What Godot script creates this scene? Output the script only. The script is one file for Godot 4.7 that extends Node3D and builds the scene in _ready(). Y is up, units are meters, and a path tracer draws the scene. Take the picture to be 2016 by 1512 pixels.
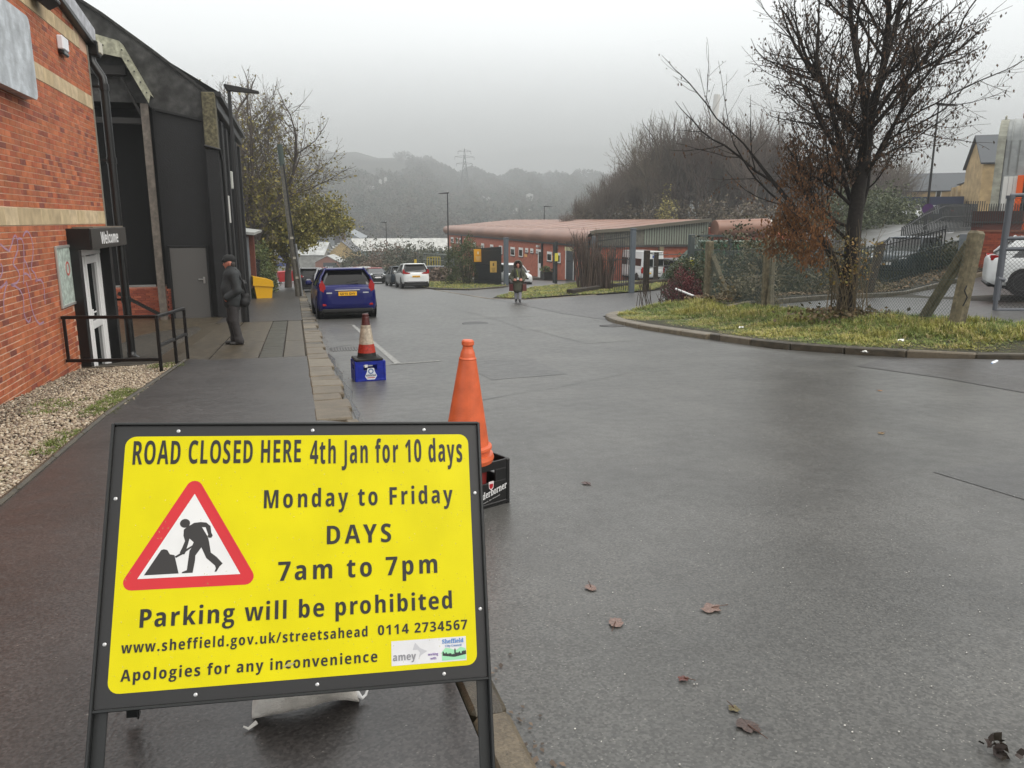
extends Node3D

const FALL := 0.058          # the street drops 5.8 %
var rng := RandomNumberGenerator.new()
var M := {}
var T := {}


class MB:                    # collects triangles; corners are given counter-clockwise seen from outside
	var v := PackedVector3Array()
	var n := PackedVector3Array()
	var u := PackedVector2Array()
	var c := PackedColorArray()
	var col := Color(1, 1, 1)
	func put(p: Vector3, q: Vector3, uv := Vector2.ZERO) -> void:
		v.append(p); n.append(q); u.append(uv); c.append(col)
	func t3(a: Vector3, b: Vector3, d: Vector3, na: Vector3, nb: Vector3, nd: Vector3) -> void:
		put(a, na); put(d, nd); put(b, nb)
	func tri(a: Vector3, b: Vector3, d: Vector3) -> void:
		var m := (b - a).cross(d - a).normalized()
		t3(a, b, d, m, m, m)
	func quad(a: Vector3, b: Vector3, d: Vector3, e: Vector3) -> void:
		var m := (d - a).cross(e - b).normalized()
		t3(a, b, d, m, m, m); t3(a, d, e, m, m, m)
	func uvquad(a: Vector3, b: Vector3, d: Vector3, e: Vector3) -> void:   # a bottom left, b bottom right, d top right, e top left
		var m := (d - a).cross(e - b).normalized()
		put(a, m, Vector2(0, 1)); put(d, m, Vector2(1, 0)); put(b, m, Vector2(1, 1))
		put(a, m, Vector2(0, 1)); put(e, m, Vector2(0, 0)); put(d, m, Vector2(1, 0))
	func qn(a: Vector3, b: Vector3, d: Vector3, e: Vector3, na: Vector3, nb: Vector3, nd: Vector3, ne: Vector3) -> void:
		t3(a, b, d, na, nb, nd); t3(a, d, e, na, nd, ne)
	func box(p: Vector3, s: Vector3, b := Basis(), bev := 0.0) -> void:
		var h := s * 0.5
		if bev <= 0.0:
			var k := []
			for i in 8:
				k.append(p + b * Vector3(h.x if i & 1 else -h.x, h.y if i & 2 else -h.y, h.z if i & 4 else -h.z))
			quad(k[4], k[5], k[7], k[6]); quad(k[1], k[0], k[2], k[3]); quad(k[5], k[1], k[3], k[7])
			quad(k[0], k[4], k[6], k[2]); quad(k[6], k[7], k[3], k[2]); quad(k[0], k[1], k[5], k[4])
			return
		bev = minf(bev, minf(h.x, minf(h.y, h.z)) * 0.95)
		var f := func(sx: float, sy: float, sz: float, ax: int) -> Vector3:
			var q := Vector3(sx * (h.x - bev), sy * (h.y - bev), sz * (h.z - bev))
			q[ax] += bev * [sx, sy, sz][ax]
			return p + b * q
		for ax in 3:
			var a1 := (ax + 1) % 3
			var a2 := (ax + 2) % 3
			for s1: float in [-1.0, 1.0]:
				var o := []
				for w in [[-1, -1], [1, -1], [1, 1], [-1, 1]]:
					var sg := [0.0, 0.0, 0.0]
					sg[ax] = s1; sg[a1] = float(w[0]); sg[a2] = float(w[1])
					o.append(f.call(sg[0], sg[1], sg[2], ax))
				if s1 > 0: quad(o[0], o[1], o[2], o[3])
				else: quad(o[3], o[2], o[1], o[0])
				for s2: float in [-1.0, 1.0]:      # edge between ax side s1 and a1 side s2, running along a2
					var e := []
					for w in [[ax, -1.0], [a1, -1.0], [a1, 1.0], [ax, 1.0]]:
						var sg := [0.0, 0.0, 0.0]
						sg[ax] = s1; sg[a1] = s2; sg[a2] = w[1]
						e.append(f.call(sg[0], sg[1], sg[2], w[0]))
					if s1 * s2 > 0: quad(e[0], e[1], e[2], e[3])
					else: quad(e[3], e[2], e[1], e[0])
		for i in 8:
			var sx := 1.0 if i & 1 else -1.0
			var sy := 1.0 if i & 2 else -1.0
			var sz := 1.0 if i & 4 else -1.0
			var q0: Vector3 = f.call(sx, sy, sz, 0); var q1: Vector3 = f.call(sx, sy, sz, 1); var q2: Vector3 = f.call(sx, sy, sz, 2)
			if sx * sy * sz > 0: tri(q0, q1, q2)
			else: tri(q2, q1, q0)
	func bar(a: Vector3, b: Vector3, w: float, d: float, bev := 0.0) -> void:   # a rectangular bar from a to b
		var y := (b - a).normalized()
		var ref := Vector3(0, 0, 1) if absf(y.z) < 0.9 else Vector3(1, 0, 0)
		var x := y.cross(ref).normalized()
		box((a + b) * 0.5, Vector3(w, a.distance_to(b), d), Basis(x, y, x.cross(y)), bev)
	func path(pts: Array, rad: Array, sides := 8, caps := true) -> void:
		var rings := []
		var x := Vector3.ZERO
		for i in pts.size():
			var d: Vector3 = (pts[mini(i + 1, pts.size() - 1)] - pts[maxi(i - 1, 0)]).normalized()
			if x == Vector3.ZERO:
				x = d.cross(Vector3(0, 0, 1) if absf(d.z) < 0.8 else Vector3(1, 0, 0)).normalized()
			else:
				x = (x - d * x.dot(d)).normalized()
			var y := d.cross(x)
			var r: float = rad[i] if i < rad.size() else rad[-1]
			var ring := []
			for k in sides:
				var a := TAU * k / sides
				var o := x * cos(a) + y * sin(a)
				ring.append([pts[i] + o * r, o])
			rings.append(ring)
		for i in rings.size() - 1:
			for k in sides:
				var k2 := (k + 1) % sides
				var A = rings[i][k]; var B = rings[i][k2]; var C = rings[i + 1][k2]; var D = rings[i + 1][k]
				qn(A[0], B[0], C[0], D[0], A[1], B[1], C[1], D[1])
		if caps:
			for k in range(1, sides - 1):
				tri(rings[0][0][0], rings[0][k + 1][0], rings[0][k][0])
				tri(rings[-1][0][0], rings[-1][k][0], rings[-1][k + 1][0])
	func tube(a: Vector3, b: Vector3, r0: float, r1: float, sides := 8, caps := true) -> void:
		path([a, b], [r0, r1], sides, caps)
	func lathe(prof: Array, segs := 20, xf := Transform3D()) -> void:      # prof: Vector2(radius, height) upwards, outside to the right
		for i in prof.size() - 1:
			var p: Vector2 = prof[i]; var q: Vector2 = prof[i + 1]
			var t := q - p
			var nn := Vector2(t.y, -t.x).normalized()
			for k in segs:
				var a := TAU * k / segs; var b := TAU * (k + 1) / segs
				var ca := Vector3(cos(a), 0, -sin(a)); var cb := Vector3(cos(b), 0, -sin(b))
				var na := xf.basis * (ca * nn.x + Vector3(0, nn.y, 0)); var nb := xf.basis * (cb * nn.x + Vector3(0, nn.y, 0))
				qn(xf * (ca * p.x + Vector3(0, p.y, 0)), xf * (cb * p.x + Vector3(0, p.y, 0)), xf * (cb * q.x + Vector3(0, q.y, 0)), xf * (ca * q.x + Vector3(0, q.y, 0)), na, nb, nb, na)
	func prism(poly: PackedVector2Array, z0: float, z1: float, xf := Transform3D()) -> void:   # polygon in XY pulled from z0 to z1
		if Geometry2D.is_polygon_clockwise(poly):
			poly = poly.duplicate(); poly.reverse()
		var ix := Geometry2D.triangulate_polygon(poly)
		for i in range(0, ix.size(), 3):
			var a := poly[ix[i]]; var b := poly[ix[i + 1]]; var d := poly[ix[i + 2]]
			if (b - a).cross(d - a) < 0:
				var s := b; b = d; d = s
			tri(xf * Vector3(a.x, a.y, z1), xf * Vector3(b.x, b.y, z1), xf * Vector3(d.x, d.y, z1))
			tri(xf * Vector3(a.x, a.y, z0), xf * Vector3(d.x, d.y, z0), xf * Vector3(b.x, b.y, z0))
		for i in poly.size():
			var a := poly[i]; var b := poly[(i + 1) % poly.size()]
			quad(xf * Vector3(a.x, a.y, z0), xf * Vector3(b.x, b.y, z0), xf * Vector3(b.x, b.y, z1), xf * Vector3(a.x, a.y, z1))
	func grid(rows: Array, wrap := false, flip := false) -> void:          # rows of equal length; smooth
		var R := rows.size(); var C: int = rows[0].size()
		var nn := []
		for i in R:
			var line := []
			for k in C:
				var du: Vector3 = rows[mini(i + 1, R - 1)][k] - rows[maxi(i - 1, 0)][k]
				var dv: Vector3 = (rows[i][(k + 1) % C] - rows[i][(k - 1 + C) % C]) if wrap else (rows[i][mini(k + 1, C - 1)] - rows[i][maxi(k - 1, 0)])
				var m := dv.cross(du)
				line.append((-m if flip else m).normalized())
			nn.append(line)
		for i in R - 1:
			for k in (C if wrap else C - 1):
				var k2 := (k + 1) % C
				if flip: qn(rows[i][k], rows[i + 1][k], rows[i + 1][k2], rows[i][k2], nn[i][k], nn[i + 1][k], nn[i + 1][k2], nn[i][k2])
				else: qn(rows[i][k], rows[i][k2], rows[i + 1][k2], rows[i + 1][k], nn[i][k], nn[i][k2], nn[i + 1][k2], nn[i + 1][k])
	func ball(p: Vector3, r: Vector3, seg := 12, b := Basis()) -> void:
		var rows := []
		for i in seg / 2 + 1:
			var e := -PI / 2 + PI * i / (seg / 2)
			var line := []
			for k in seg:
				var a := TAU * k / seg
				line.append(p + b * (Vector3(cos(e) * cos(a), sin(e), -cos(e) * sin(a)) * r))
			rows.append(line)
		for i in rows.size() - 1:
			for k in seg:
				var k2 := (k + 1) % seg
				var q := [rows[i][k], rows[i][k2], rows[i + 1][k2], rows[i + 1][k]]
				var m := q.map(func(w): return (b * (((b.inverse() * (w - p)) / r) / r)).normalized())
				qn(q[0], q[1], q[2], q[3], m[0], m[1], m[2], m[3])
	func mesh() -> ArrayMesh:
		var m := ArrayMesh.new()
		if v.is_empty():
			return m
		var a := []
		a.resize(Mesh.ARRAY_MAX)
		a[Mesh.ARRAY_VERTEX] = v; a[Mesh.ARRAY_NORMAL] = n; a[Mesh.ARRAY_TEX_UV] = u; a[Mesh.ARRAY_COLOR] = c
		m.add_surface_from_arrays(Mesh.PRIMITIVE_TRIANGLES, a)
		return m


func obj(called: String, what, mat: Material, parent: Node = self, at := Vector3.ZERO, basis := Basis()) -> MeshInstance3D:
	var o := MeshInstance3D.new()
	o.name = called
	o.mesh = what.mesh() if what is MB else what
	o.material_override = mat
	o.transform = Transform3D(basis, at)
	parent.add_child(o, true)
	return o


func tag(o: Node, label: String, category: String, group := "") -> Node:
	o.set_meta("label", label); o.set_meta("category", category)
	if group: o.set_meta("group", group)
	return o


func thing(called: String, label: String, category: String, at := Vector3.ZERO, turn := 0.0, group := "") -> Node3D:
	var o := Node3D.new()
	o.name = called
	add_child(o, true)
	o.position = at; o.rotation.y = turn
	tag(o, label, category, group)
	return o


func setting(called: String) -> Node3D:
	var o := Node3D.new()
	o.name = called
	add_child(o, true)
	o.set_meta("kind", "structure")
	return o


func struct(called: String, what, mat: Material, parent: Node = self) -> MeshInstance3D:
	var o := obj(called, what, mat, parent)
	o.set_meta("kind", "structure")
	return o


func stuff(called: String, what, mat: Material, parent: Node = self, label := "", category := "") -> MeshInstance3D:
	var o := obj(called, what, mat, parent)
	o.set_meta("kind", "stuff")
	if label: tag(o, label, category)
	return o


func scatter(called: String, m: Mesh, mat: Material, where: Array, cols: Array, parent: Node = self, label := "", category := "") -> MultiMeshInstance3D:
	var mm := MultiMesh.new()
	mm.transform_format = MultiMesh.TRANSFORM_3D
	mm.use_colors = cols.size() > 0
	mm.mesh = m
	mm.instance_count = where.size()
	for i in where.size():
		mm.set_instance_transform(i, where[i])
		if cols.size(): mm.set_instance_color(i, cols[i])
	var o := MultiMeshInstance3D.new()
	o.name = called; o.multimesh = mm; o.material_override = mat
	parent.add_child(o, true)
	o.set_meta("kind", "stuff")
	if label: tag(o, label, category)
	return o


func copy(o: Node3D, at: Vector3, turn: float, label: String, group := "", s := 1.0) -> Node3D:
	var d: Node3D = o.duplicate()
	add_child(d, true)
	d.transform = Transform3D(Basis(Vector3.UP, turn).scaled(Vector3.ONE * s), at)
	d.set_meta("label", label)
	if group: d.set_meta("group", group)
	return d


# ---------------------------------------------------------------- materials
func lin(r: float, g: float, b: float) -> Color:
	return Color(r, g, b).linear_to_srgb()


func noise_tex(kind: int, freq: float, lo: float, hi: float, octaves := 4, size := 512, sd := 1, bump := false, mid := -1.0) -> NoiseTexture2D:
	var f := FastNoiseLite.new()
	f.noise_type = kind as FastNoiseLite.NoiseType
	f.frequency = freq; f.seed = sd; f.fractal_octaves = octaves
	var t := NoiseTexture2D.new()
	t.width = size; t.height = size; t.seamless = true; t.noise = f; t.normalize = true
	t.as_normal_map = bump
	if not bump:
		var g := Gradient.new()
		g.set_color(0, Color(lo, lo, lo)); g.set_color(1, Color(hi, hi, hi))
		if mid >= 0.0: g.add_point(0.5, Color(mid, mid, mid))
		t.color_ramp = g
	return t


func sm(color: Color, rough := 0.6, metal := 0.0) -> StandardMaterial3D:
	var key := "%s %s %s" % [color, rough, metal]
	if not M.has(key):
		var m := StandardMaterial3D.new()
		m.albedo_color = color; m.roughness = rough; m.metallic = metal
		M[key] = m
	return M[key]


# a surface with an uneven tone: tex multiplies the colour at scale repeats per metre, second texture multiplies again
func um(color: Color, rough: float, tex: Texture2D, scale: float, tex2: Texture2D = null, scale2 := 0.1, bump: Texture2D = null, bump_cm := 0.0, metal := 0.0) -> StandardMaterial3D:
	var m := StandardMaterial3D.new()
	m.albedo_color = color; m.roughness = rough; m.metallic = metal
	m.albedo_texture = tex
	m.uv1_triplanar = true; m.uv1_world_triplanar = true
	m.uv1_scale = Vector3.ONE * scale
	if tex2:
		m.detail_enabled = true; m.detail_blend_mode = BaseMaterial3D.BLEND_MODE_MUL; m.detail_albedo = tex2
		m.detail_uv_layer = BaseMaterial3D.DETAIL_UV_2
		m.uv2_triplanar = true; m.uv2_world_triplanar = true; m.uv2_scale = Vector3.ONE * scale2
	if bump:
		m.heightmap_enabled = true; m.heightmap_texture = bump; m.heightmap_scale = bump_cm
	return m


func vcol(rough := 0.8, tex: Texture2D = null, scale := 1.0) -> StandardMaterial3D:
	var m := StandardMaterial3D.new()
	m.vertex_color_use_as_albedo = true; m.roughness = rough
	if tex:
		m.albedo_texture = tex; m.uv1_triplanar = true; m.uv1_world_triplanar = true; m.uv1_scale = Vector3.ONE * scale
	return m


func glass(tint := Color(0.02, 0.025, 0.03), rough := 0.06) -> StandardMaterial3D:
	var m := sm(tint, rough, 0.0)
	m.metallic_specular = 0.6
	return m


func grit_image(size: int, base: Vector3, spread: float, specks: int, bright: float, sd: int) -> ImageTexture:   # stones in a binder
	var r := RandomNumberGenerator.new(); r.seed = sd
	var f := FastNoiseLite.new(); f.seed = sd; f.frequency = 0.22; f.noise_type = FastNoiseLite.TYPE_CELLULAR
	f.cellular_return_type = FastNoiseLite.RETURN_CELL_VALUE; f.fractal_type = FastNoiseLite.FRACTAL_NONE
	var cell := f.get_seamless_image(size, size)
	var raw := cell.get_data()
	var step := raw.size() / (size * size)
	var d := PackedByteArray(); d.resize(size * size * 3)
	for i in size * size:
		var k := raw[i * step] / 255.0
		var t := 1.0 + spread * (k - 0.5) * 2.0 + (r.randf() - 0.5) * spread * 0.6
		d[i * 3] = clampi(int(base.x * t * 255.0), 0, 255)
		d[i * 3 + 1] = clampi(int(base.y * t * 255.0), 0, 255)
		d[i * 3 + 2] = clampi(int(base.z * t * 255.0), 0, 255)
	for s in specks:
		var x := r.randi() % size; var y := r.randi() % size
		var b := bright * r.randf_range(0.35, 1.0)
		var w := 1 + (1 if r.randf() < 0.45 else 0) + (1 if r.randf() < 0.12 else 0)
		for dy in w:
			for dx in w + (1 if r.randf() < 0.4 else 0):
				var at := (((y + dy) % size) * size + (x + dx) % size) * 3
				d[at] = clampi(int(b * 255), 0, 255); d[at + 1] = clampi(int(b * 252), 0, 255); d[at + 2] = clampi(int(b * 240), 0, 255)
	return ImageTexture.create_from_image(Image.create_from_data(size, size, false, Image.FORMAT_RGB8, d))


# ---------------------------------------------------------------- the lie of the land
func ss(a: float, b: float, x: float) -> float:
	var t := clampf((x - a) / (b - a), 0.0, 1.0)
	return t * t * (3.0 - 2.0 * t)


func land(x: float, s: float) -> float:      # height of the ground x metres right of the camera, s metres along the street
	var y := -FALL * s
	if s > 225.0: y = -FALL * 225.0 - FALL * 25.0 * (1.0 - exp(-(s - 225.0) / 25.0))
	y -= 0.22 * ss(-2.0, -2.9, x) * ss(12.6, 14.0, s) * ss(26.0, 22.0, s)
	y += 0.25 * ss(9.2, 12.0, x) * ss(26.0, 20.0, s)
	y += (0.45 + 0.55 * ss(20.0, 34.0, s)) * minf(maxf(0.0, 0.08 * s + 0.1), 0.33 * maxf(0.0, x - 19.0 - 0.35 * maxf(0.0, s - 20.0)))
	return y


func at(x: float, s: float, up := 0.0) -> Vector3:
	return Vector3(x, land(x, s) + up, -s)


func sheet(called: String, poly: Array, up: float, mat: Material, cell := 0.0, parent: Node = self) -> MeshInstance3D:   # a surface laid on the ground; poly of Vector2(x, s)
	var b := MB.new()
	var P := PackedVector2Array(poly)
	var pieces := []
	if cell <= 0.0:
		pieces.append(P)
	else:
		var lo := P[0]; var hi := P[0]
		for q in P:
			lo = lo.min(q); hi = hi.max(q)
		var nx := int(ceil((hi.x - lo.x) / cell)); var ny := int(ceil((hi.y - lo.y) / cell))
		for i in nx:
			for k in ny:
				var x0 := lo.x + i * cell; var y0 := lo.y + k * cell
				pieces.append_array(Geometry2D.intersect_polygons(P, PackedVector2Array([Vector2(x0, y0), Vector2(x0 + cell, y0), Vector2(x0 + cell, y0 + cell), Vector2(x0, y0 + cell)])))
	for q: PackedVector2Array in pieces:
		var ix := Geometry2D.triangulate_polygon(q)
		for i in range(0, ix.size(), 3):
			var p := [q[ix[i]], q[ix[i + 1]], q[ix[i + 2]]]
			var w := p.map(func(e): return at(e.x, e.y, up))
			if (w[1] - w[0]).cross(w[2] - w[0]).y < 0: b.tri(w[0], w[2], w[1])
			else: b.tri(w[0], w[1], w[2])
	return struct(called, b, mat, parent)


func words(parent: Node, text: String, left: Vector3, width: float, cap: float, mat: Material, basis := Basis(), bold := true, face := "Droid Sans", spacing := 0, depth := 0.0012, called := "lettering") -> MeshInstance3D:
	# a line of text: its left end and baseline at left, its width and the height of its capitals in metres, reading along basis.x
	var sf := SystemFont.new(); sf.font_names = PackedStringArray([face]); sf.font_weight = 700 if bold else 400
	var fv := FontVariation.new(); fv.base_font = sf
	if spacing: fv.spacing_glyph = spacing
	var tm := line_of(fv, text)
	var cb := line_of(fv, "H").get_aabb()
	var ab := tm.get_aabb()
	var sx := width / ab.size.x; var sy := cap / cb.size.y
	var o := MeshInstance3D.new()
	o.name = called; o.mesh = tm; o.material_override = mat
	parent.add_child(o, true)
	var bs := Basis(basis.x * sx, basis.y * sy, basis.z * (depth / 0.02))
	o.transform = Transform3D(bs, left - bs * Vector3(ab.position.x, cb.position.y, -0.01))
	return o


func line_of(font: Font, s: String) -> TextMesh:
	var t := TextMesh.new()
	t.font = font; t.font_size = 64; t.pixel_size = 0.01; t.text = s; t.depth = 0.02; t.curve_step = 2.0
	return t


func _ready() -> void:
	# camera, sky, light, exposure
	var cam := Camera3D.new()
	cam.name = "camera"
	cam.fov = 53.07; cam.near = 0.05; cam.far = 6000.0
	add_child(cam)
	cam.position = Vector3(0, 1.5, 0)
	cam.rotation_degrees = Vector3(-12.04, -15.6, 0)
	cam.current = true
	var sky_mat := ProceduralSkyMaterial.new()
	sky_mat.sky_top_color = lin(1.08, 1.09, 1.09)
	sky_mat.sky_horizon_color = lin(0.60, 0.62, 0.625)
	sky_mat.sky_curve = 0.375
	sky_mat.ground_bottom_color = lin(0.16, 0.16, 0.155)
	sky_mat.ground_horizon_color = lin(0.5, 0.52, 0.52)
	sky_mat.ground_curve = 0.05
	sky_mat.sky_energy_multiplier = 1.0
	sky_mat.sky_cover = noise_tex(FastNoiseLite.TYPE_SIMPLEX_SMOOTH, 0.006, 0.0, 1.0, 4, 1024, 5)
	sky_mat.sky_cover_modulate = Color(1, 1, 1, 0.05)
	var env := Environment.new()
	env.background_mode = Environment.BG_SKY
	env.sky = Sky.new()
	env.sky.sky_material = sky_mat
	env.tonemap_mode = Environment.TONE_MAPPER_LINEAR
	env.tonemap_exposure = 2.05
	env.sdfgi_enabled = true; env.ssao_enabled = true; env.ssil_enabled = true
	env.fog_enabled = true
	env.volumetric_fog_enabled = true; env.volumetric_fog_density = 0.0
	env.fog_density = 0.00095
	env.fog_light_color = Color(0.93, 0.95, 0.96)
	var we := WorldEnvironment.new()
	we.name = "sky_and_air"
	we.environment = env
	add_child(we)
	var sun := DirectionalLight3D.new()
	sun.name = "sun_behind_cloud"
	sun.light_energy = 0.5
	sun.light_angular_distance = 60.0
	sun.light_color = Color(1.0, 0.985, 0.96)
	sun.shadow_enabled = true
	sun.rotation_degrees = Vector3(-46, 52, 0)
	add_child(sun)
	rng.seed = 11
	textures()
	ground()
	hills()
	left_side()
	right_side()
	low_building()
	distance()
	trees()
	vehicles()
	people()
	road_sign()
	cones()
	litter()


func textures() -> void:
	T.fine = noise_tex(FastNoiseLite.TYPE_SIMPLEX, 0.12, 0.86, 1.0, 3, 512, 3)
	T.blotch = noise_tex(FastNoiseLite.TYPE_SIMPLEX_SMOOTH, 0.012, 0.78, 1.0, 5, 512, 4)
	T.dirt = noise_tex(FastNoiseLite.TYPE_SIMPLEX_SMOOTH, 0.02, 0.5, 1.0, 5, 512, 8)
	T.bump = noise_tex(FastNoiseLite.TYPE_SIMPLEX, 0.15, 0.0, 1.0, 3, 512, 6)
	T.wet = noise_tex(FastNoiseLite.TYPE_SIMPLEX_SMOOTH, 0.02, 0.31, 0.42, 5, 512, 9)
	T.road = grit_image(1024, Vector3(0.385, 0.382, 0.37), 0.2, 6500, 0.74, 21)
	T.path = grit_image(1024, Vector3(0.325, 0.318, 0.312), 0.22, 2600, 0.66, 22)
	T.concrete = grit_image(512, Vector3(0.50, 0.48, 0.44), 0.12, 500, 0.7, 23)
	T.streak = streak_image(512)
	T.grit_bump = grit_bump(512)


func streak_image(n: int) -> ImageTexture:      # rain streaks and washed patches on old walls
	var f := FastNoiseLite.new(); f.seed = 31; f.frequency = 0.03; f.fractal_octaves = 4
	var a := f.get_seamless_image(n, n); a.resize(n, n / 8); 
	var im := Image.create(n, n, false, Image.FORMAT_RGB8)
	var g := FastNoiseLite.new(); g.seed = 32; g.frequency = 0.012; g.fractal_octaves = 5
	var b := g.get_seamless_image(n, n)
	for y in n:
		for x in n:
			var s := a.get_pixel(x, y / 8 % (n / 8)).r * 0.45 + b.get_pixel(x, y).r * 0.75
			var k := clampf(0.56 + s * 0.43, 0.0, 1.0)
			im.set_pixel(x, y, Color(k, k, k))
	return ImageTexture.create_from_image(im)


func grit_bump(n: int) -> NoiseTexture2D:
	var f := FastNoiseLite.new()
	f.noise_type = FastNoiseLite.TYPE_CELLULAR; f.frequency = 0.3; f.seed = 14; f.fractal_type = FastNoiseLite.FRACTAL_NONE
	f.cellular_return_type = FastNoiseLite.RETURN_DISTANCE
	var t := NoiseTexture2D.new()
	t.width = n; t.height = n; t.seamless = true; t.noise = f; t.invert = true
	return t


func tarmac(color: Color, tex: Texture2D, rough_tex: Texture2D, bump_cm: float) -> StandardMaterial3D:
	var m := um(color, 1.0, tex, 0.5, T.blotch, 0.11, T.grit_bump, bump_cm * 0.3)
	m.roughness_texture = rough_tex
	return m


func ground() -> void:
	M.road = tarmac(Color(0.9, 0.9, 0.9), T.road, T.wet, 0.35)
	M.path = tarmac(Color(0.86, 0.84, 0.84), T.path, T.wet, 0.3)
	M.patch = tarmac(Color(0.88, 0.87, 0.87), T.path, T.wet, 0.5)
	M.concrete = um(Color(0.8, 0.77, 0.72), 0.5, T.concrete, 0.8, T.dirt, 0.35, T.bump, 0.1)
	M.slab = um(Color(0.80, 0.75, 0.67), 0.36, T.concrete, 0.8, T.dirt, 0.42, T.bump, 0.1)
	M.kerb = um(Color(0.86, 0.81, 0.73), 0.5, T.concrete, 1.1, T.blotch, 0.7, T.bump, 0.15)
	M.kerb2 = um(Color(0.72, 0.68, 0.60), 0.45, T.concrete, 1.3, T.dirt, 0.5, T.bump, 0.15)
	M.kerb3 = um(Color(0.94, 0.89, 0.80), 0.45, T.concrete, 1.0, T.blotch, 0.9, T.bump, 0.15)
	M.earth = um(lin(0.075, 0.06, 0.04), 0.95, T.dirt, 0.6, T.blotch, 0.05, T.bump, 1.0)
	M.white = um(Color(0.74, 0.74, 0.72), 0.5, T.dirt, 1.5, T.fine, 0.6)
	# the land itself
	var b := MB.new()
	var xs := []
	var ss_ := []
	for i in range(-70, 131, 4): xs.append(float(i))
	for i in range(-24, 300, 3): ss_.append(float(i))
	var rows := []
	for s in ss_:
		var line := []
		for x in xs: line.append(at(x, s, -0.07))
		rows.append(line)
	b.grid(rows)
	struct("ground", b, M.earth)
	# carriageway, footpath, side road, yards
	var V := func(a: Array) -> Array:
		var o := []
		for i in range(0, a.size(), 2): o.append(Vector2(a[i], a[i + 1]))
		return o
	sheet("road", V.call([0.45, -14, 40, -14, 40, 0, 16, 0.5, 12, 5, 9.7, 8.2, 8.5, 10, 7.8, 11.3, 7.7, 13.2, 7.5, 15.9, 7.7, 18, 8.1, 19.3, 8.4, 33, 8.3, 49, 8.3, 110, 6.5, 225, 0.5, 225, 0.45, 7]), 0.0, M.road, 4.0)
	sheet("side_road", V.call([7.9, 18.4, 8.3, 20.2, 9.2, 21.1, 10.7, 21.9, 14, 25.5, 26, 37, 40, 50, 36, 53, 27.5, 52, 18.6, 37.4, 16.4, 35.6, 13.8, 34, 9.3, 31.2, 8.15, 33, 8.0, 27, 7.7, 22]), 0.006, M.patch, 3.0)
	sheet("gate_drive", V.call([8.2, 32.9, 8.9, 34.8, 14.7, 47.7, 18.2, 52, 24, 52, 29, 60, 21.4, 64, 21.4, 110, 15.3, 110, 15.3, 66, 14.3, 52.4, 12.9, 48.2, 9.9, 44.9, 8.3, 47.5]), 0.008, M.patch, 4.0)
	sheet("yard", V.call([21, 48, 30, 46, 60, 46, 60, 62.5, 21, 62.5]), -0.01, M.patch, 4.0)
	sheet("car_park", V.call([11.0, 8.5, 13, 4, 20, 1, 40, 0, 40, 24, 23.6, 22.2, 16.2, 20.6, 11.05, 18.0]), 0.006, M.patch, 2.0)
	sheet("worn_road_strip", V.call([7.55, 8.95, 7.75, 7.7, 7.7, 6.3, 8.6, 3.5, 11, 0, 16, -1, 16, 0.5, 12, 5, 9.7, 8.15, 8.6, 9.6]), 0.005, M.patch)
	sheet("footpath", V.call([-1.87, -14, 0.57, -14, 0.475, 1.5, 0.37, 7.2, 0.12, 7.4, 0.1, 13.0, -1.3, 13.1, -1.75, 13.35, -1.93, 8.2, -1.87, 5.4]), 0.05, M.path)
	sheet("footpath_far", V.call([-2.2, 22.4, 0.1, 22.2, 0.1, 225, -2.2, 225]), 0.052, M.path)
	sheet("slab_bed", V.call([-1.46, 13.0, 0.3, 13.0, 0.3, 24, -1.46, 24]), 0.03, M.earth)
	sheet("entrance_yard", V.call([-14, 12.98, -2.0, 12.98, -1.8, 13.3, -1.8, 13.05, -1.455, 13.1, -1.455, 22.4, -2.2, 22.4, -2.2, 40, -14, 40]), 0.04, M.slab, 0.8)
	# concrete slabs and a channel of setts across the footpath
	var pave := setting("paving")
	for q in [[-1.43, 13.1, -0.68, 15.95], [-0.27, 13.05, 0.08, 15.95], [-1.43, 15.98, -0.68, 19.0], [-0.27, 15.98, 0.08, 22.1], [-1.43, 19.03, -0.68, 22.1]]:
		var sl := MB.new()
		slope_box(sl, Vector2(q[0], q[1]), Vector2(q[2], q[3]), 0.05, 0.09, 0.008)
		obj("slab", sl, M.slab, pave)
	M.sett = um(Color(0.66, 0.68, 0.69), 0.28, T.concrete, 1.5, T.blotch, 0.8)
	var s0 := 13.12
	while s0 < 22.0:
		var sl := MB.new()
		slope_box(sl, Vector2(-0.66, s0), Vector2(-0.29, s0 + 0.285), 0.042 + rng.randf() * 0.006, 0.08, 0.01)
		obj("sett", sl, M.sett, pave)
		s0 += 0.3
	# kerbs
	var km := [M.kerb, M.kerb2, M.kerb3, M.kerb]
	kerb("kerb", [Vector2(0.62, -6), Vector2(0.545, 1.5), Vector2(0.44, 7.3)], 0.125, 0.055, 0.9, 0.92, km)
	kerb("stone_kerb", [Vector2(0.28, 7.35), Vector2(0.28, 48)], 0.36, 0.06, 0.35, 0.8, km, true)
	kerb("kerb_beyond", [Vector2(0.3, 48.2), Vector2(0.3, 110)], 0.3, 0.1, 3.0, 3.1, km)
	kerb("gravel_edging", [Vector2(-1.86, -8), Vector2(-1.89, 5.4), Vector2(-1.95, 8.2), Vector2(-1.8, 13.2)], 0.055, 0.075, 0.9, 0.92, [M.kerb2])
	kerb("verge_kerb", [Vector2(16, 1.2), Vector2(12.05, 5.5), Vector2(9.72, 8.35), Vector2(8.55, 10.0), Vector2(7.86, 11.4), Vector2(7.72, 13.2)], 0.13, 0.12, 0.9, 0.92, [M.kerb2, M.kerb2, M.kerb])
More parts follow.
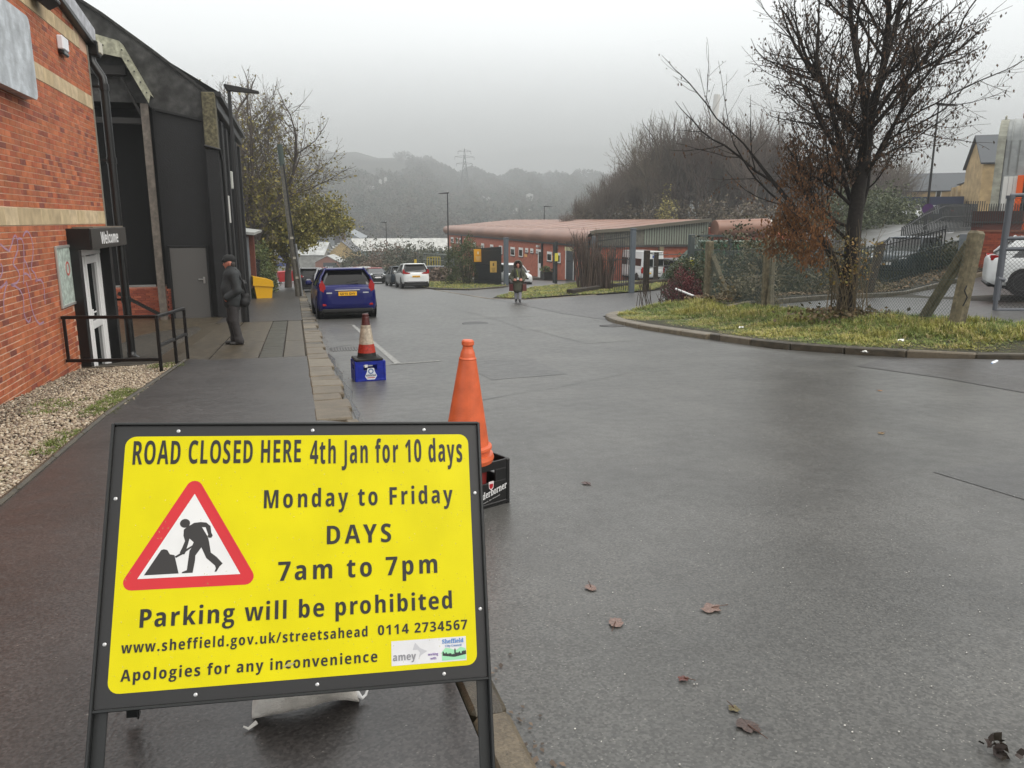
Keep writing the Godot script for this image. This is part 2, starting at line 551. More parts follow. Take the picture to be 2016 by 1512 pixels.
	kerb("verge_stone_kerb", [Vector2(7.76, 13.25), Vector2(7.62, 15.9), Vector2(7.75, 17.7), Vector2(8.1, 19.2), Vector2(8.55, 20.1), Vector2(9.05, 20.6)], 0.3, 0.1, 0.7, 1.1, [M.kerb3, M.kerb3, M.kerb])
	kerb("drive_kerb", [Vector2(8.35, 110), Vector2(8.35, 49.6), Vector2(8.6, 47.6), Vector2(9.9, 45.1), Vector2(12.8, 48.4), Vector2(14.2, 51.5)], 0.15, 0.1, 1.8, 2.0, [M.kerb2])
	kerb("flush_kerb", [Vector2(8.3, 47), Vector2(8.2, 33.2), Vector2(9.35, 31.2), Vector2(13.6, 34.0)], 0.16, 0.025, 0.9, 1.0, [M.kerb3, M.kerb])
	kerb("car_park_kerb", [Vector2(11.0, 18.1), Vector2(16.2, 20.7), Vector2(23.5, 22.3), Vector2(38, 24.2)], 0.14, 0.16, 1.0, 1.1, [M.kerb2, M.kerb])
	# wet gutter and road markings
	var gm := sm(lin(0.02, 0.02, 0.02), 0.22)
	var gb := [[0.50, 7.4], [0.56, 7.8], [0.53, 8.6], [0.585, 9.3], [0.53, 10.2], [0.565, 11.0], [0.51, 11.8], [0.55, 12.8], [0.48, 13.6], [0.46, 13.7]]
	var gp := []
	for q in gb: gp.append(Vector2(q[0], q[1]))
	sheet("puddle", gp, 0.007, gm)
	var V2 := [[1.40, 11.72, 1.50, 11.72, 1.40, 20.2, 1.31, 20.2], [1.15, 11.66, 2.14, 11.84, 2.13, 11.92, 1.14, 11.74], [0.62, 20.0, 1.42, 20.4, 1.42, 20.5, 0.62, 20.1]]
	var marks := setting("road_marking")
	for q in V2:
		var line := []
		for i in 4: line.append(Vector2(q[i * 2], q[i * 2 + 1]))
		sheet("painted_line", line, 0.006, M.white, 0.0, marks)
	road_details()
	# gravel bed by the brick wall
	sheet("gravel_bed", V.call([-3.3, -8, -1.9, -8, -1.92, 5.4, -1.98, 8.2, -1.83, 12.96, -3.3, 12.96]), 0.02, M.earth)
	var stones := []
	var cols := []
	for i in 26000:
		var s := 4.2 + 8.8 * pow(rng.randf(), 1.25)
		var x := rng.randf_range(-3.24, -1.92 if s < 9.0 else -1.84)
		var k := rng.randf_range(0.007, 0.019)
		var bs := Basis.from_euler(Vector3(rng.randf() * TAU, rng.randf() * TAU, rng.randf() * TAU)).scaled(Vector3(k, k * rng.randf_range(0.5, 0.9), k * rng.randf_range(0.6, 1.0)))
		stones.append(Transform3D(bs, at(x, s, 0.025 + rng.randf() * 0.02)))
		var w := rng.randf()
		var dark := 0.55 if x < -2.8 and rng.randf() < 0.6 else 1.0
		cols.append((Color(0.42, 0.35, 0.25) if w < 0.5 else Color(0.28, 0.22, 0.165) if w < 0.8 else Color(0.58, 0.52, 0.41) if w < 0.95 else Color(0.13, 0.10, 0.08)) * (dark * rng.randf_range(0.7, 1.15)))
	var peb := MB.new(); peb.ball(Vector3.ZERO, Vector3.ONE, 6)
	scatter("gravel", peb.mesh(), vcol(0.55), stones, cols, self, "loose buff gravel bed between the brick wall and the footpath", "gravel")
	moss()
	verges()


func slope_box(b: MB, lo: Vector2, hi: Vector2, up: float, thick: float, bev: float) -> void:   # a flat stone let into the ground
	var mid := (lo + hi) * 0.5
	var p := at(mid.x, mid.y, up - thick * 0.5)
	var d := (at(mid.x, hi.y) - at(mid.x, lo.y)).normalized()
	var bs := Basis(Vector3.RIGHT, Vector3.RIGHT.cross(d) * 1.0, -d)
	b.box(p, Vector3(hi.x - lo.x, thick, (hi.y - lo.y)), bs, bev)


func kerb(called: String, pts: Array, width: float, up: float, l0: float, l1: float, mats: Array, ragged := false) -> void:
	var root := setting(called)
	var seg := 0
	var p: Vector2 = pts[0]
	while seg < pts.size() - 1:
		var want := rng.randf_range(l0, l1)
		var q := p
		var left := want
		while seg < pts.size() - 1 and left > 0.0:
			var e: Vector2 = pts[seg + 1]
			var L := q.distance_to(e)
			if L > left:
				q = q.move_toward(e, left); left = 0.0
			else:
				q = e; left -= L; seg += 1
		if p.distance_to(q) < 0.08:
			break
		var b := MB.new()
		var a3 := at(p.x, p.y); var b3 := at(q.x, q.y)
		var d := (b3 - a3).normalized()
		var side := d.cross(Vector3.UP).normalized()
		var w := width * (rng.randf_range(0.85, 1.1) if ragged else 1.0)
		var bs := Basis(side, side.cross(-d) * -1.0, -d)
		var tilt := Basis(d, rng.randf_range(-0.03, 0.03)) if ragged else Basis()
		b.box((a3 + b3) * 0.5 + Vector3(0, up - 0.14 + (rng.randf_range(-0.015, 0.01) if ragged else 0.0), 0) - side * (width - w) * 0.5, Vector3(w, 0.28, a3.distance_to(b3) - 0.012), tilt * bs, 0.018)
		obj("kerb_stone", b, mats[rng.randi() % mats.size()], root)
		p = q


# ---------------------------------------------------------------- grass
func blade_tuft(n: int, hgt: float, spread: float, sd: int) -> ArrayMesh:
	var r := RandomNumberGenerator.new(); r.seed = sd
	var b := MB.new()
	for i in n:
		var a := r.randf() * TAU
		var o := Vector3(cos(a), 0, sin(a)) * spread * sqrt(r.randf())
		var lean := Vector3(cos(a + r.randf_range(-1, 1)), 0, sin(a + r.randf_range(-1, 1)))
		var hh := hgt * r.randf_range(0.5, 1.0)
		var w := r.randf_range(0.0025, 0.0055) * (1.0 + hgt * 2.0)
		var side := lean.cross(Vector3.UP).normalized() * w
		var m := o + lean * hh * 0.3 + Vector3(0, hh * 0.62, 0)
		var e := o + lean * hh * r.randf_range(0.5, 1.0) + Vector3(0, hh * r.randf_range(0.6, 1.0), 0)
		var k := r.randf_range(0.75, 1.2)
		b.col = Color(k, k, k * 0.9)
		b.quad(o - side, o + side, m + side * 0.8, m - side * 0.8)
		b.tri(m - side * 0.8, m + side * 0.8, e)
	return b.mesh()


func grass_area(called: String, poly: Array, count: int, scale0: float, scale1: float, label: String, hold = null) -> void:
	var P := PackedVector2Array(poly)
	var lo := P[0]; var hi := P[0]
	for q in P:
		lo = lo.min(q); hi = hi.max(q)
	var f := FastNoiseLite.new(); f.seed = 77; f.frequency = 0.55; f.fractal_octaves = 3
	var where := []; var cols := []
	var tries := 0
	while where.size() < count and tries < count * 6:
		tries += 1
		var p := Vector2(rng.randf_range(lo.x, hi.x), rng.randf_range(lo.y, hi.y))
		if not Geometry2D.is_point_in_polygon(p, P):
			continue
		var v := f.get_noise_2d(p.x, p.y)
		var k := rng.randf_range(scale0, scale1) * (1.0 + v * 0.8)
		if hold != null:
			k *= hold.call(p)
			if k <= 0.01: continue
		where.append(Transform3D(Basis(Vector3.UP, rng.randf() * TAU).scaled(Vector3(1, k, 1) * 1.0), at(p.x, p.y, 0.03)))
		var g := Color(0.17, 0.23, 0.05).lerp(Color(0.40, 0.37, 0.10), clampf(v * 1.6 + 0.35 + rng.randf_range(-0.3, 0.3), 0, 1))
		if rng.randf() < 0.13: g = Color(0.5, 0.41, 0.2)
		elif rng.randf() < 0.1: g = Color(0.05, 0.09, 0.02)
		cols.append(g * rng.randf_range(0.7, 1.2))
	if not M.has("grass"):
		M.grass = vcol(0.7)
		M.grass.backlight_enabled = true; M.grass.backlight = Color(0.35, 0.4, 0.2)
		T.tuft = blade_tuft(9, 0.16, 0.05, 5)
	scatter(called, T.tuft, M.grass, where, cols, self, label, "grass")


func moss() -> void:
	var where := []; var cols := []
	for q in [[-2.05, 9.3, 0.16, 0.9, 260], [-2.05, 7.2, 0.1, 0.5, 70], [-2.6, 9.2, 0.25, 0.5, 70], [-2.0, 12.6, 0.25, 0.3, 80], [-3.0, 15.0, 0.25, 0.4, 110], [-2.3, 5.9, 0.2, 0.4, 30]]:
		for i in q[4]:
			var x: float = q[0] + rng.randf_range(-1, 1) * q[2]; var s: float = q[1] + rng.randf_range(-1, 1) * q[3]
			where.append(Transform3D(Basis(Vector3.UP, rng.randf() * TAU).scaled(Vector3(0.5, rng.randf_range(0.1, 0.3), 0.5)), at(x, s, 0.04)))
			cols.append(Color(0.13, 0.17, 0.03) * rng.randf_range(0.6, 1.3))
	if not T.has("tuft"):
		M.grass = vcol(0.7)
		M.grass.backlight_enabled = true; M.grass.backlight = Color(0.35, 0.4, 0.2)
		T.tuft = blade_tuft(9, 0.16, 0.05, 5)
	scatter("moss", T.tuft, M.grass, where, cols, self, "green moss and weeds along the gravel edging and by the downpipe", "moss")


func verges() -> void:
	var V := func(a: Array) -> Array:
		var o := []
		for i in range(0, a.size(), 2): o.append(Vector2(a[i], a[i + 1]))
		return o
	var bank := um(lin(0.085, 0.075, 0.04), 0.9, T.dirt, 0.8, T.blotch, 0.2, T.bump, 1.0)
	var right: Array = V.call([7.9, 13.2, 8.0, 11.4, 8.7, 10.1, 9.85, 8.5, 12.2, 5.6, 14, 3.5, 15, 4.5, 12.6, 8.2, 12.1, 10.5, 12.2, 12.5, 11.7, 14.5, 11.6, 17.5, 11.7, 20.4, 10.7, 21.8, 9.3, 20.9, 8.7, 20.1, 8.2, 19.0, 7.9, 17.6])
	sheet("verge", right, 0.06, bank, 0.7)
	grass_area("grass_verge", right, 15000, 0.35, 0.95, "rough green and yellow grass on the verge in front of the concrete post fence", func(p: Vector2) -> float:
		var edge := p.x - (7.75 if p.y > 11.4 else 7.75 + (11.4 - p.y) * 0.72)
		return ss(0.1, 0.9, edge) * (0.55 + 0.9 * ss(0.8, 2.8, edge)) + 0.08)
	var lv: Array = V.call([8.45, 110, 8.45, 49.7, 9.9, 45.3, 12.7, 48.5, 14.1, 51.8, 14.4, 66, 13.6, 110])
	sheet("verge_by_hedge", lv, 0.05, bank, 6.0)
	grass_area("mown_grass", lv, 6000, 0.4, 0.8, "short green grass strip between the kerb and the dark railings left of the gate", func(p: Vector2) -> float: return 1.3 if p.y < 75 else 0.7)
	var tv: Array = V.call([8.5, 33.2, 9.4, 31.6, 12.3, 33.9, 13.8, 34.2, 16.3, 35.9, 18.3, 37.5, 27, 52.2, 29, 55, 20, 55, 18.3, 51.6, 14.8, 47.5, 9.0, 34.9])
	sheet("verge_by_gate", tv, 0.05, bank, 4.0)
	grass_area("mown_grass", tv, 8000, 0.4, 0.8, "triangle of short green grass between the gate drive and the side road")


func road_details() -> void:
	var r := RandomNumberGenerator.new(); r.seed = 33
	var tar := um(Color(0.27, 0.27, 0.265), 0.35, T.fine, 3.0)
	# sealed cracks and joints wandering over the carriageway
	for q in [[3.0, 16.0, 7.6, 17.2, 0.008], [5.0, 17.0, 5.6, 33.0, 0.014], [1.6, 8.0, 4.2, 9.4, 0.007], [2.0, 24.0, 8.0, 25.5, 0.014], [0.62, 14.7, 1.0, 15.05, 0.03]]:
		var a := Vector2(q[0], q[1]); var c := Vector2(q[2], q[3])
		var n := int(a.distance_to(c) / 0.22)
		var left := []; var right := []
		var off := 0.0
		for i in n + 1:
			var p := a.lerp(c, float(i) / n)
			off = off * 0.9 + r.randfn() * 0.02
			var sd := (c - a).orthogonal().normalized()
			var w: float = q[4] * r.randf_range(0.3, 1.1)
			left.append(p + sd * (off + w)); right.append(p + sd * (off - w))
		right.reverse()
		sheet("sealed_crack", left + right, 0.004, tar)
	# patches of other surfacing
	var older := tarmac(Color(0.82, 0.82, 0.83), T.road, T.wet, 0.35); var newer := tarmac(Color(0.96, 0.96, 0.95), T.road, T.wet, 0.3)
	for q in [[2.4, 9.6, 3.5, 11.6, 0], [5.2, 13.4, 6.3, 17.6, 1], [0.75, 16.0, 1.3, 19.5, 0], [3.6, 21.0, 6.6, 22.2, 1], [4.3, 3.2, 5.6, 4.3, 0], [2.0, 30.0, 2.8, 44.0, 1]]:
		var poly := []
		for e in [[q[0], q[1]], [q[2], q[1] + 0.15], [q[2] + 0.05, q[3]], [q[0] - 0.04, q[3] - 0.1]]: poly.append(Vector2(e[0], e[1]))
		sheet("road_patch", poly, 0.003, older if q[4] == 0 else newer)
	# iron gully grates and a manhole cover
	var iron := um(Color(0.22, 0.215, 0.21), 0.45, T.dirt, 4.0)
	for q in [[7.25, 16.9, 0.25, "iron gully grate in the gutter at the tip of the stone kerb"], [0.78, 14.2, 0.0, "iron gully grate in the left gutter before the striped cone"]]:
		var g := thing("gully_grate", q[3], "drain grate", at(q[0], q[1], 0.006), q[2])
		obj("frame", box_of(Vector3(0, -0.02, 0), Vector3(0.5, 0.05, 0.5), 0.004), iron, g)
		for i in 9: obj("bar", box_of(Vector3(-0.2 + i * 0.05, 0.008, 0), Vector3(0.028, 0.01, 0.42), 0.002), sm(Color(0.3, 0.29, 0.28), 0.4, 0.3), g)
	var m := thing("manhole_cover", "round worn iron manhole cover in the carriageway beyond the orange cone", "manhole cover", at(4.4, 19.3, 0.005))
	var b := MB.new(); b.lathe([Vector2(0.34, -0.02), Vector2(0.34, 0.006), Vector2(0.30, 0.008), Vector2(0.001, 0.008)], 28)
	obj("lid", b, iron, m)
	# dark bits washed into the gutters
	var where := []; var cols := []
	for i in 900:
		var s := 1.2 + 22.0 * pow(r.randf(), 1.4)
		var x := (0.62 - 0.0186 * s if s < 7.3 else 0.47) + absf(r.randfn()) * 0.06
		if r.randf() < 0.3:
			s = r.randf_range(9.2, 19.0)
			x = (8.9 - (s - 9.2) * 0.55 if s < 11.4 else 7.62) - absf(r.randfn()) * 0.07
		where.append(Transform3D(Basis.from_euler(Vector3(r.randf_range(-0.4, 0.4), r.randf() * TAU, 0)).scaled(Vector3.ONE * r.randf_range(0.008, 0.03)), at(x, s, 0.006)))
		cols.append(Color(0.05, 0.035, 0.025).lerp(Color(0.14, 0.10, 0.07), r.randf()))
	var lm := MB.new(); lm.quad(Vector3(0, 0, -0.5), Vector3(0.35, 0.1, 0), Vector3(0, 0, 0.5), Vector3(-0.35, 0.1, 0))
	scatter("gutter_debris", lm.mesh(), vcol(0.6), where, cols, self, "dark leaf scraps and dirt washed along the kerbs", "debris")


# ---------------------------------------------------------------- the road works sign in front
func print_tri(b: MB, pts: Array, z: float) -> void:
	var P := PackedVector2Array(pts)
	var ix := Geometry2D.triangulate_polygon(P)
	for i in range(0, ix.size(), 3):
		var a := P[ix[i]]; var c := P[ix[i + 1]]; var d := P[ix[i + 2]]
		if (c - a).cross(d - a) < 0:
			var s := c; c = d; d = s
		b.tri(Vector3(a.x, a.y, z), Vector3(c.x, c.y, z), Vector3(d.x, d.y, z))


func rounded(pts: Array, r: float, seg := 6) -> Array:      # a polygon with its corners rounded
	var o := []
	var n := pts.size()
	for i in n:
		var p: Vector2 = pts[i]; var a: Vector2 = pts[(i - 1 + n) % n]; var b: Vector2 = pts[(i + 1) % n]
		var da := (a - p).normalized(); var db := (b - p).normalized()
		var half := acos(clampf(da.dot(db), -1, 1)) / 2.0
		var t := r / tan(half)
		var c := p + (da + db).normalized() * (r / sin(half))
		var s0 := (p + da * t - c).angle(); var s1 := (p + db * t - c).angle()
		var dd := wrapf(s1 - s0, -PI, PI)
		for k in seg + 1:
			var w := s0 + dd * k / seg
			o.append(c + Vector2(cos(w), sin(w)) * r)
	return o


func pxs(a: Array, ox: float, oy: float, k: float) -> Array:   # traced outline: units to metres, y up
	var o := []
	for i in range(0, a.size(), 2): o.append(Vector2((a[i] - ox) * k, (oy - a[i + 1]) * k))
	return o


func road_sign() -> void:
	var R := Basis(Vector3.UP, -0.0016) * Basis(Vector3.RIGHT, -0.466) * Basis(Vector3.BACK, -0.067)
	var root := thing("road_works_sign", "yellow road closed notice in a black metal A-frame standing on the footpath", "road sign", Vector3(-0.0212, -0.08, -2.0))
	var inv := Transform3D(R, Vector3(-0.0212, 0.5502, -2.1811) - root.position)
	var face := Node3D.new(); face.name = "sign_plate"
	var black := um(Color(0.13, 0.13, 0.135), 0.42, T.fine, 9.0)
	var steel := um(Color(0.105, 0.115, 0.12), 0.4, T.fine, 4.0)
	var yellow := um(Color(0.835, 0.79, 0.035), 0.3, T.fine, 0.9)
	T.faint = noise_tex(FastNoiseLite.TYPE_SIMPLEX_SMOOTH, 0.02, 0.93, 1.0, 4, 256, 12)
	yellow.albedo_texture = T.faint
	yellow.metallic_specular = 0.3
	var rim := PackedVector2Array(rounded([Vector2(-0.53, -0.383), Vector2(0.53, -0.383), Vector2(0.53, 0.379), Vector2(-0.53, 0.379)], 0.008, 3))
	var pb := MB.new(); pb.prism(rim, -0.006, 0.0)
	var plate := obj("backing_plate", pb, black, root, inv.origin, inv.basis)
	var yb := MB.new(); print_tri(yb, rounded([Vector2(-0.5, -0.3475), Vector2(0.5, -0.3475), Vector2(0.5, 0.3475), Vector2(-0.5, 0.3475)], 0.03), 0.0012)
	obj("yellow_face", yb, yellow, plate)
	# angle iron frame round the plate
	var fb := MB.new()
	fb.bar(Vector3(-0.533, 0.3835, -0.008), Vector3(0.533, 0.3835, -0.008), 0.008, 0.034, 0.002)
	obj("frame_rail", fb, steel, plate)
	fb = MB.new(); fb.bar(Vector3(-0.533, -0.3875, -0.008), Vector3(0.533, -0.3875, -0.008), 0.008, 0.034, 0.002)
	obj("frame_rail", fb, steel, plate)
	for s in [-1.0, 1.0]:
		var lb := MB.new()
		var ground_y := -0.385 - (0.36 if s < 0 else 0.30)
		lb.bar(Vector3(s * 0.5345, 0.385, -0.006), Vector3(s * 0.5345, ground_y, -0.006), 0.008, 0.036, 0.002)
		lb.bar(Vector3(s * 0.515, -0.39, -0.017), Vector3(s * 0.515, ground_y, -0.017), 0.034, 0.006, 0.002)
		obj("leg", lb, steel, plate)
	for q in [[-0.36, 0.363], [0.02, 0.363], [0.36, 0.363], [-0.515, 0.17], [-0.515, -0.22], [0.515, 0.16], [0.516, -0.19], [-0.28, -0.366], [0.04, -0.366], [0.4, -0.366]]:
		var rv := MB.new()
		rv.lathe([Vector2(0.0055, 0), Vector2(0.005, 0.0018), Vector2(0.0025, 0.0028), Vector2(0.0001, 0.003)], 10, Transform3D(Basis(Vector3.RIGHT, PI / 2), Vector3(q[0], q[1], 0)))
		obj("rivet", rv, sm(Color(0.75, 0.75, 0.75), 0.3, 0.7), plate)
	# rear legs, hinged at the top and splayed back
	for s in [-1.0, 1.0]:
		var rb := MB.new()
		var top := inv * Vector3(s * 0.49, 0.36, -0.03)
		var foot := Vector3(-0.565 if s < 0 else 0.47, -0.01, -0.45)
		rb.bar(top, foot + Vector3(0, 0.02, 0), 0.038, 0.006, 0.002)
		rb.bar(top + Vector3(-s * 0.018, 0, 0), foot + Vector3(-s * 0.018, 0.02, 0), 0.006, 0.03, 0.002)
		obj("rear_leg", rb, steel, root)
	# the lettering
	var ink := sm(Color(0.085, 0.08, 0.065), 0.45)
	var U := func(x: float, y: float) -> Vector3: return Vector3(x, y, 0.0014)   # on the plate
	words(plate, "ROAD CLOSED HERE", U.call(-0.4775, 0.266), 0.464, 0.068, ink, Basis(), true, "Droid Sans", 3)
	words(plate, "4th Jan for 10 days", U.call(0.013, 0.2605), 0.466, 0.071, ink, Basis(), true, "Droid Sans", 5)
	words(plate, "Monday to Friday", U.call(-0.116, 0.131), 0.560, 0.053, ink, Basis(), true, "Droid Sans", 8)
	words(plate, "DAYS", U.call(0.064, 0.0203), 0.188, 0.0535, ink, Basis(), true, "Droid Sans", 8)
	words(plate, "7am to 7pm", U.call(-0.072, -0.0775), 0.461, 0.0535, ink, Basis(), true, "Droid Sans", 8)
	words(plate, "Parking will be prohibited", U.call(-0.431, -0.1825), 0.861, 0.0485, ink, Basis(), true, "Droid Sans", 4)
	words(plate, "www.sheffield.gov.uk/streetsahead", U.call(-0.473, -0.246), 0.653, 0.0275, ink, Basis(), true, "Droid Sans", 5)
	words(plate, "0114 2734567", U.call(0.21, -0.2455), 0.264, 0.0275, ink, Basis(), true, "Droid Sans", 5)
	words(plate, "Apologies for any inconvenience", U.call(-0.4695, -0.3175), 0.677, 0.029, ink, Basis(), true, "Droid Sans", 5)
	# warning triangle: man at work
	var tri := [Vector2(-0.497, -0.083), Vector2(-0.122, -0.083), Vector2(-0.3085, 0.2385)]
	var tb := MB.new(); print_tri(tb, rounded(tri, 0.0226), 0.0016)
	obj("warning_triangle", tb, um(Color(0.78, 0.13, 0.17), 0.3, T.faint, 1.0), plate)
	tb = MB.new(); print_tri(tb, [Vector2(-0.4446, -0.053), Vector2(-0.175, -0.0528), Vector2(-0.307, 0.1784)], 0.0020)
	var white := um(Color(0.86, 0.86, 0.86), 0.3, T.faint, 1.0)
	obj("triangle_field", tb, white, plate)
	tb = MB.new()
	var L2 := func(a: Array) -> Array:
		var o := []
		for i in range(0, a.size(), 2): o.append(Vector2(a[i], a[i + 1]))
		return o
	print_tri(tb, L2.call([-0.4282, -0.0439, -0.3876, 0.0233, -0.3808, 0.0251, -0.3719, 0.0227, -0.3643, 0.0104, -0.3522, 0.0078, -0.3388, -0.0431]), 0.0024)
	print_tri(tb, L2.call([-0.3513, 0.0038, -0.3360, 0.0131, -0.3319, 0.0083, -0.3480, -0.0004]), 0.0024)
	var head := []
	for i in 18: head.append(Vector2(-0.3289 + 0.0135 * cos(TAU * i / 18), 0.0951 + 0.0125 * sin(TAU * i / 18)))
	print_tri(tb, head, 0.0024)
	print_tri(tb, L2.call([-0.3205, 0.0876, -0.3135, 0.0898, -0.3048, 0.0956, -0.2871, 0.0974, -0.2724, 0.0955, -0.2606, 0.0855, -0.2575, 0.0666, -0.2533, 0.0579, -0.2569, 0.0519, -0.2641, 0.0522, -0.2668, 0.0567, -0.2658, 0.0618, -0.2734, 0.0822, -0.2832, 0.0829, -0.2668, 0.0560, -0.2638, 0.0464, -0.2618, 0.0379, -0.2565, 0.0106, -0.2408, -0.0019, -0.2236, -0.0211, -0.2317, -0.0291, -0.2392, -0.0428, -0.2446, -0.0432, -0.2412, -0.0337, -0.2441, -0.0259, -0.2681, -0.0040, -0.2823, 0.0262, -0.2973, 0.0040, -0.2974, -0.0093, -0.3022, -0.0430, -0.3306, -0.0432, -0.3302, -0.0399, -0.3178, -0.0349, -0.3133, 0.0181, -0.3080, 0.0263, -0.3228, 0.0159, -0.3262, 0.0087, -0.3364, 0.0084, -0.3386, 0.0146, -0.3329, 0.0273, -0.3265, 0.0456, -0.3314, 0.0609, -0.3312, 0.0778, -0.3235, 0.0843]), 0.0024)
	obj("workman_symbol", tb, sm(Color(0.15, 0.14, 0.14), 0.4), plate)
	tb = MB.new(); print_tri(tb, L2.call([-0.3149, 0.0518, -0.3035, 0.0413, -0.3067, 0.0326, -0.3213, 0.0238, -0.3175, 0.0385]), 0.0027)
	obj("arm_gap", tb, white, plate)
	# sponsor sticker at the lower right
	tb = MB.new(); print_tri(tb, [Vector2(0.262, -0.33), Vector2(0.482, -0.33), Vector2(0.482, -0.262), Vector2(0.262, -0.262)], 0.0016)
	var stick := obj("sticker", tb, um(Color(0.82, 0.82, 0.83), 0.35, T.faint, 2.0), plate, Vector3(-0.014, -0.003, 0))
	words(stick, "amey", Vector3(0.266, -0.3165, 0.0018), 0.067, 0.02, sm(Color(0.5, 0.5, 0.52), 0.5), Basis(), true)
	tb = MB.new(); print_tri(tb, [Vector2(0.324, -0.290), Vector2(0.331, -0.270), Vector2(0.345, -0.286), Vector2(0.366, -0.296), Vector2(0.347, -0.306), Vector2(0.340, -0.317), Vector2(0.345, -0.298), Vector2(0.338, -0.290)], 0.0021)
	obj("emblem", tb, sm(Color(0.68, 0.68, 0.7), 0.5), stick)
	var pur := sm(Color(0.45, 0.3, 0.62), 0.5)
	words(stick, "working", Vector3(0.368, -0.309, 0.0018), 0.030, 0.0068, pur, Basis(), false)
	words(stick, "with", Vector3(0.375, -0.3205, 0.0018), 0.017, 0.0068, pur, Basis(), false)
	var blue := sm(Color(0.2, 0.45, 0.72), 0.5)
	words(stick, "Sheffield", Vector3(0.411, -0.2785, 0.0018), 0.064, 0.0115, blue, Basis(), true, "Droid Serif")
	words(stick, "City Council", Vector3(0.42, -0.2885, 0.0018), 0.048, 0.006, blue, Basis(), false)
	tb = MB.new(); print_tri(tb, [Vector2(0.409, -0.326), Vector2(0.480, -0.326), Vector2(0.480, -0.296), Vector2(0.466, -0.291), Vector2(0.45, -0.30), Vector2(0.436, -0.294), Vector2(0.42, -0.291), Vector2(0.409, -0.302)], 0.0020)
	obj("crest_hills", tb, sm(Color(0.55, 0.78, 0.62), 0.5), stick)
	tb = MB.new()
	var r := RandomNumberGenerator.new(); r.seed = 4
	for i in 16:
		var x := 0.411 + 0.066 * i / 15.0
		var hh := 0.006 + r.randf() * 0.007 + (0.014 if i == 8 else 0.0)
		var y0 := -0.318 + absf(i - 7.5) * 0.0007
		print_tri(tb, [Vector2(x, y0), Vector2(x + 0.0042, y0), Vector2(x + 0.0042, y0 + hh * 0.8), Vector2(x + 0.002, y0 + hh), Vector2(x, y0 + hh * 0.8)], 0.0024)
	obj("crest_town", tb, sm(Color(0.12, 0.12, 0.14), 0.5), stick)
	# rain drops on the face
	var drops := MB.new()
	for i in 420:
		var p := Vector3(r.randf_range(-0.49, 0.49), r.randf_range(-0.335, 0.335), 0.0016)
		drops.ball(p, Vector3(1, 1.3, 0.55) * r.randf_range(0.0007, 0.0018), 6)
	var water := StandardMaterial3D.new()
	water.albedo_color = Color(0.93, 0.9, 0.5, 0.35); water.roughness = 0.02; water.transparency = BaseMaterial3D.TRANSPARENCY_ALPHA
	var dr := obj("rain_drops", drops, water, plate); dr.set_meta("kind", "stuff")
	# scuff
	tb = MB.new(); print_tri(tb, [Vector2(-0.055, -0.314), Vector2(-0.03, -0.309), Vector2(-0.02, -0.302), Vector2(-0.042, -0.304)], 0.0027)
	obj("scuff", tb, sm(Color(0.66, 0.63, 0.42), 0.7), plate)
	sandbag()


func sandbag() -> void:
	var root := thing("sandbag", "dirty white woven sandbag holding down the road sign's rear rail", "sandbag", at(-0.04, 2.385, 0.05))
	var rows := []
	var f := FastNoiseLite.new(); f.seed = 3; f.frequency = 5.0
	for i in 25:
		var t := i / 24.0
		var x := lerpf(-0.175, 0.165, t)
		var e := pow(sin(PI * clampf(t, 0.0, 1.0)), 0.45)
		var line := []
		for k in 24:
			var a := TAU * k / 24
			var y := sin(a); var z := cos(a)
			var hh := 0.016 + 0.09 * e; var w := 0.05 + 0.065 * e
			var wr := 1.0 + 0.10 * f.get_noise_3d(x * 1.2, y * 0.6, z * 0.6)
			line.append(Vector3(x, 0.008 + hh + hh * y * wr * (1.0 if y > 0 else 0.95) + 0.03 * sin(t * 3.0) - 0.02 * t, z * w * wr + 0.02 * sin(t * 5.0)))
		rows.append(line)
	var b := MB.new(); b.grid(rows, true)
	obj("sack", b, um(Color(0.93, 0.91, 0.88), 0.6, T.blotch, 2.2, T.fine, 14.0, T.bump, 0.3), root)
	b = MB.new()
	b.path([Vector3(0.15, 0.05, 0.02), Vector3(0.165, 0.03, 0.03), Vector3(0.175, 0.018, 0.03), Vector3(0.188, 0.022, 0.02), Vector3(0.20, 0.04, 0.0)], [0.012, 0.009, 0.006, 0.005, 0.004], 6)
	obj("tie", b, sm(Color(0.85, 0.85, 0.85), 0.6), root)
	b = MB.new()
	b.path([Vector3(-0.16, 0.02, 0.07), Vector3(-0.185, 0.012, 0.085), Vector3(-0.20, 0.02, 0.08)], [0.008, 0.005, 0.003], 6)
	obj("frayed_corner", b, sm(Color(0.8, 0.79, 0.77), 0.7), root)


# ---------------------------------------------------------------- the left side: brick shop unit, black hall, sheds
const WX := -3.25            # the street face of the brick building


func wall_box(b: MB, z0: float, z1: float, y0: float, y1: float, x0: float, x1: float, bev := 0.0) -> void:
	b.box(Vector3((x0 + x1) / 2, (y0 + y1) / 2, -(z0 + z1) / 2), Vector3(absf(x1 - x0), absf(y1 - y0), absf(z1 - z0)), Basis(), bev)


func bx(called: String, parent: Node, mat: Material, z0: float, z1: float, y0: float, y1: float, x0: float, x1: float, bev := 0.0) -> MeshInstance3D:
	var b := MB.new(); wall_box(b, z0, z1, y0, y1, x0, x1, bev)
	return obj(called, b, mat, parent)


func left_side() -> void:
	brick_building()
	black_hall()
	sheds()
	left_street()


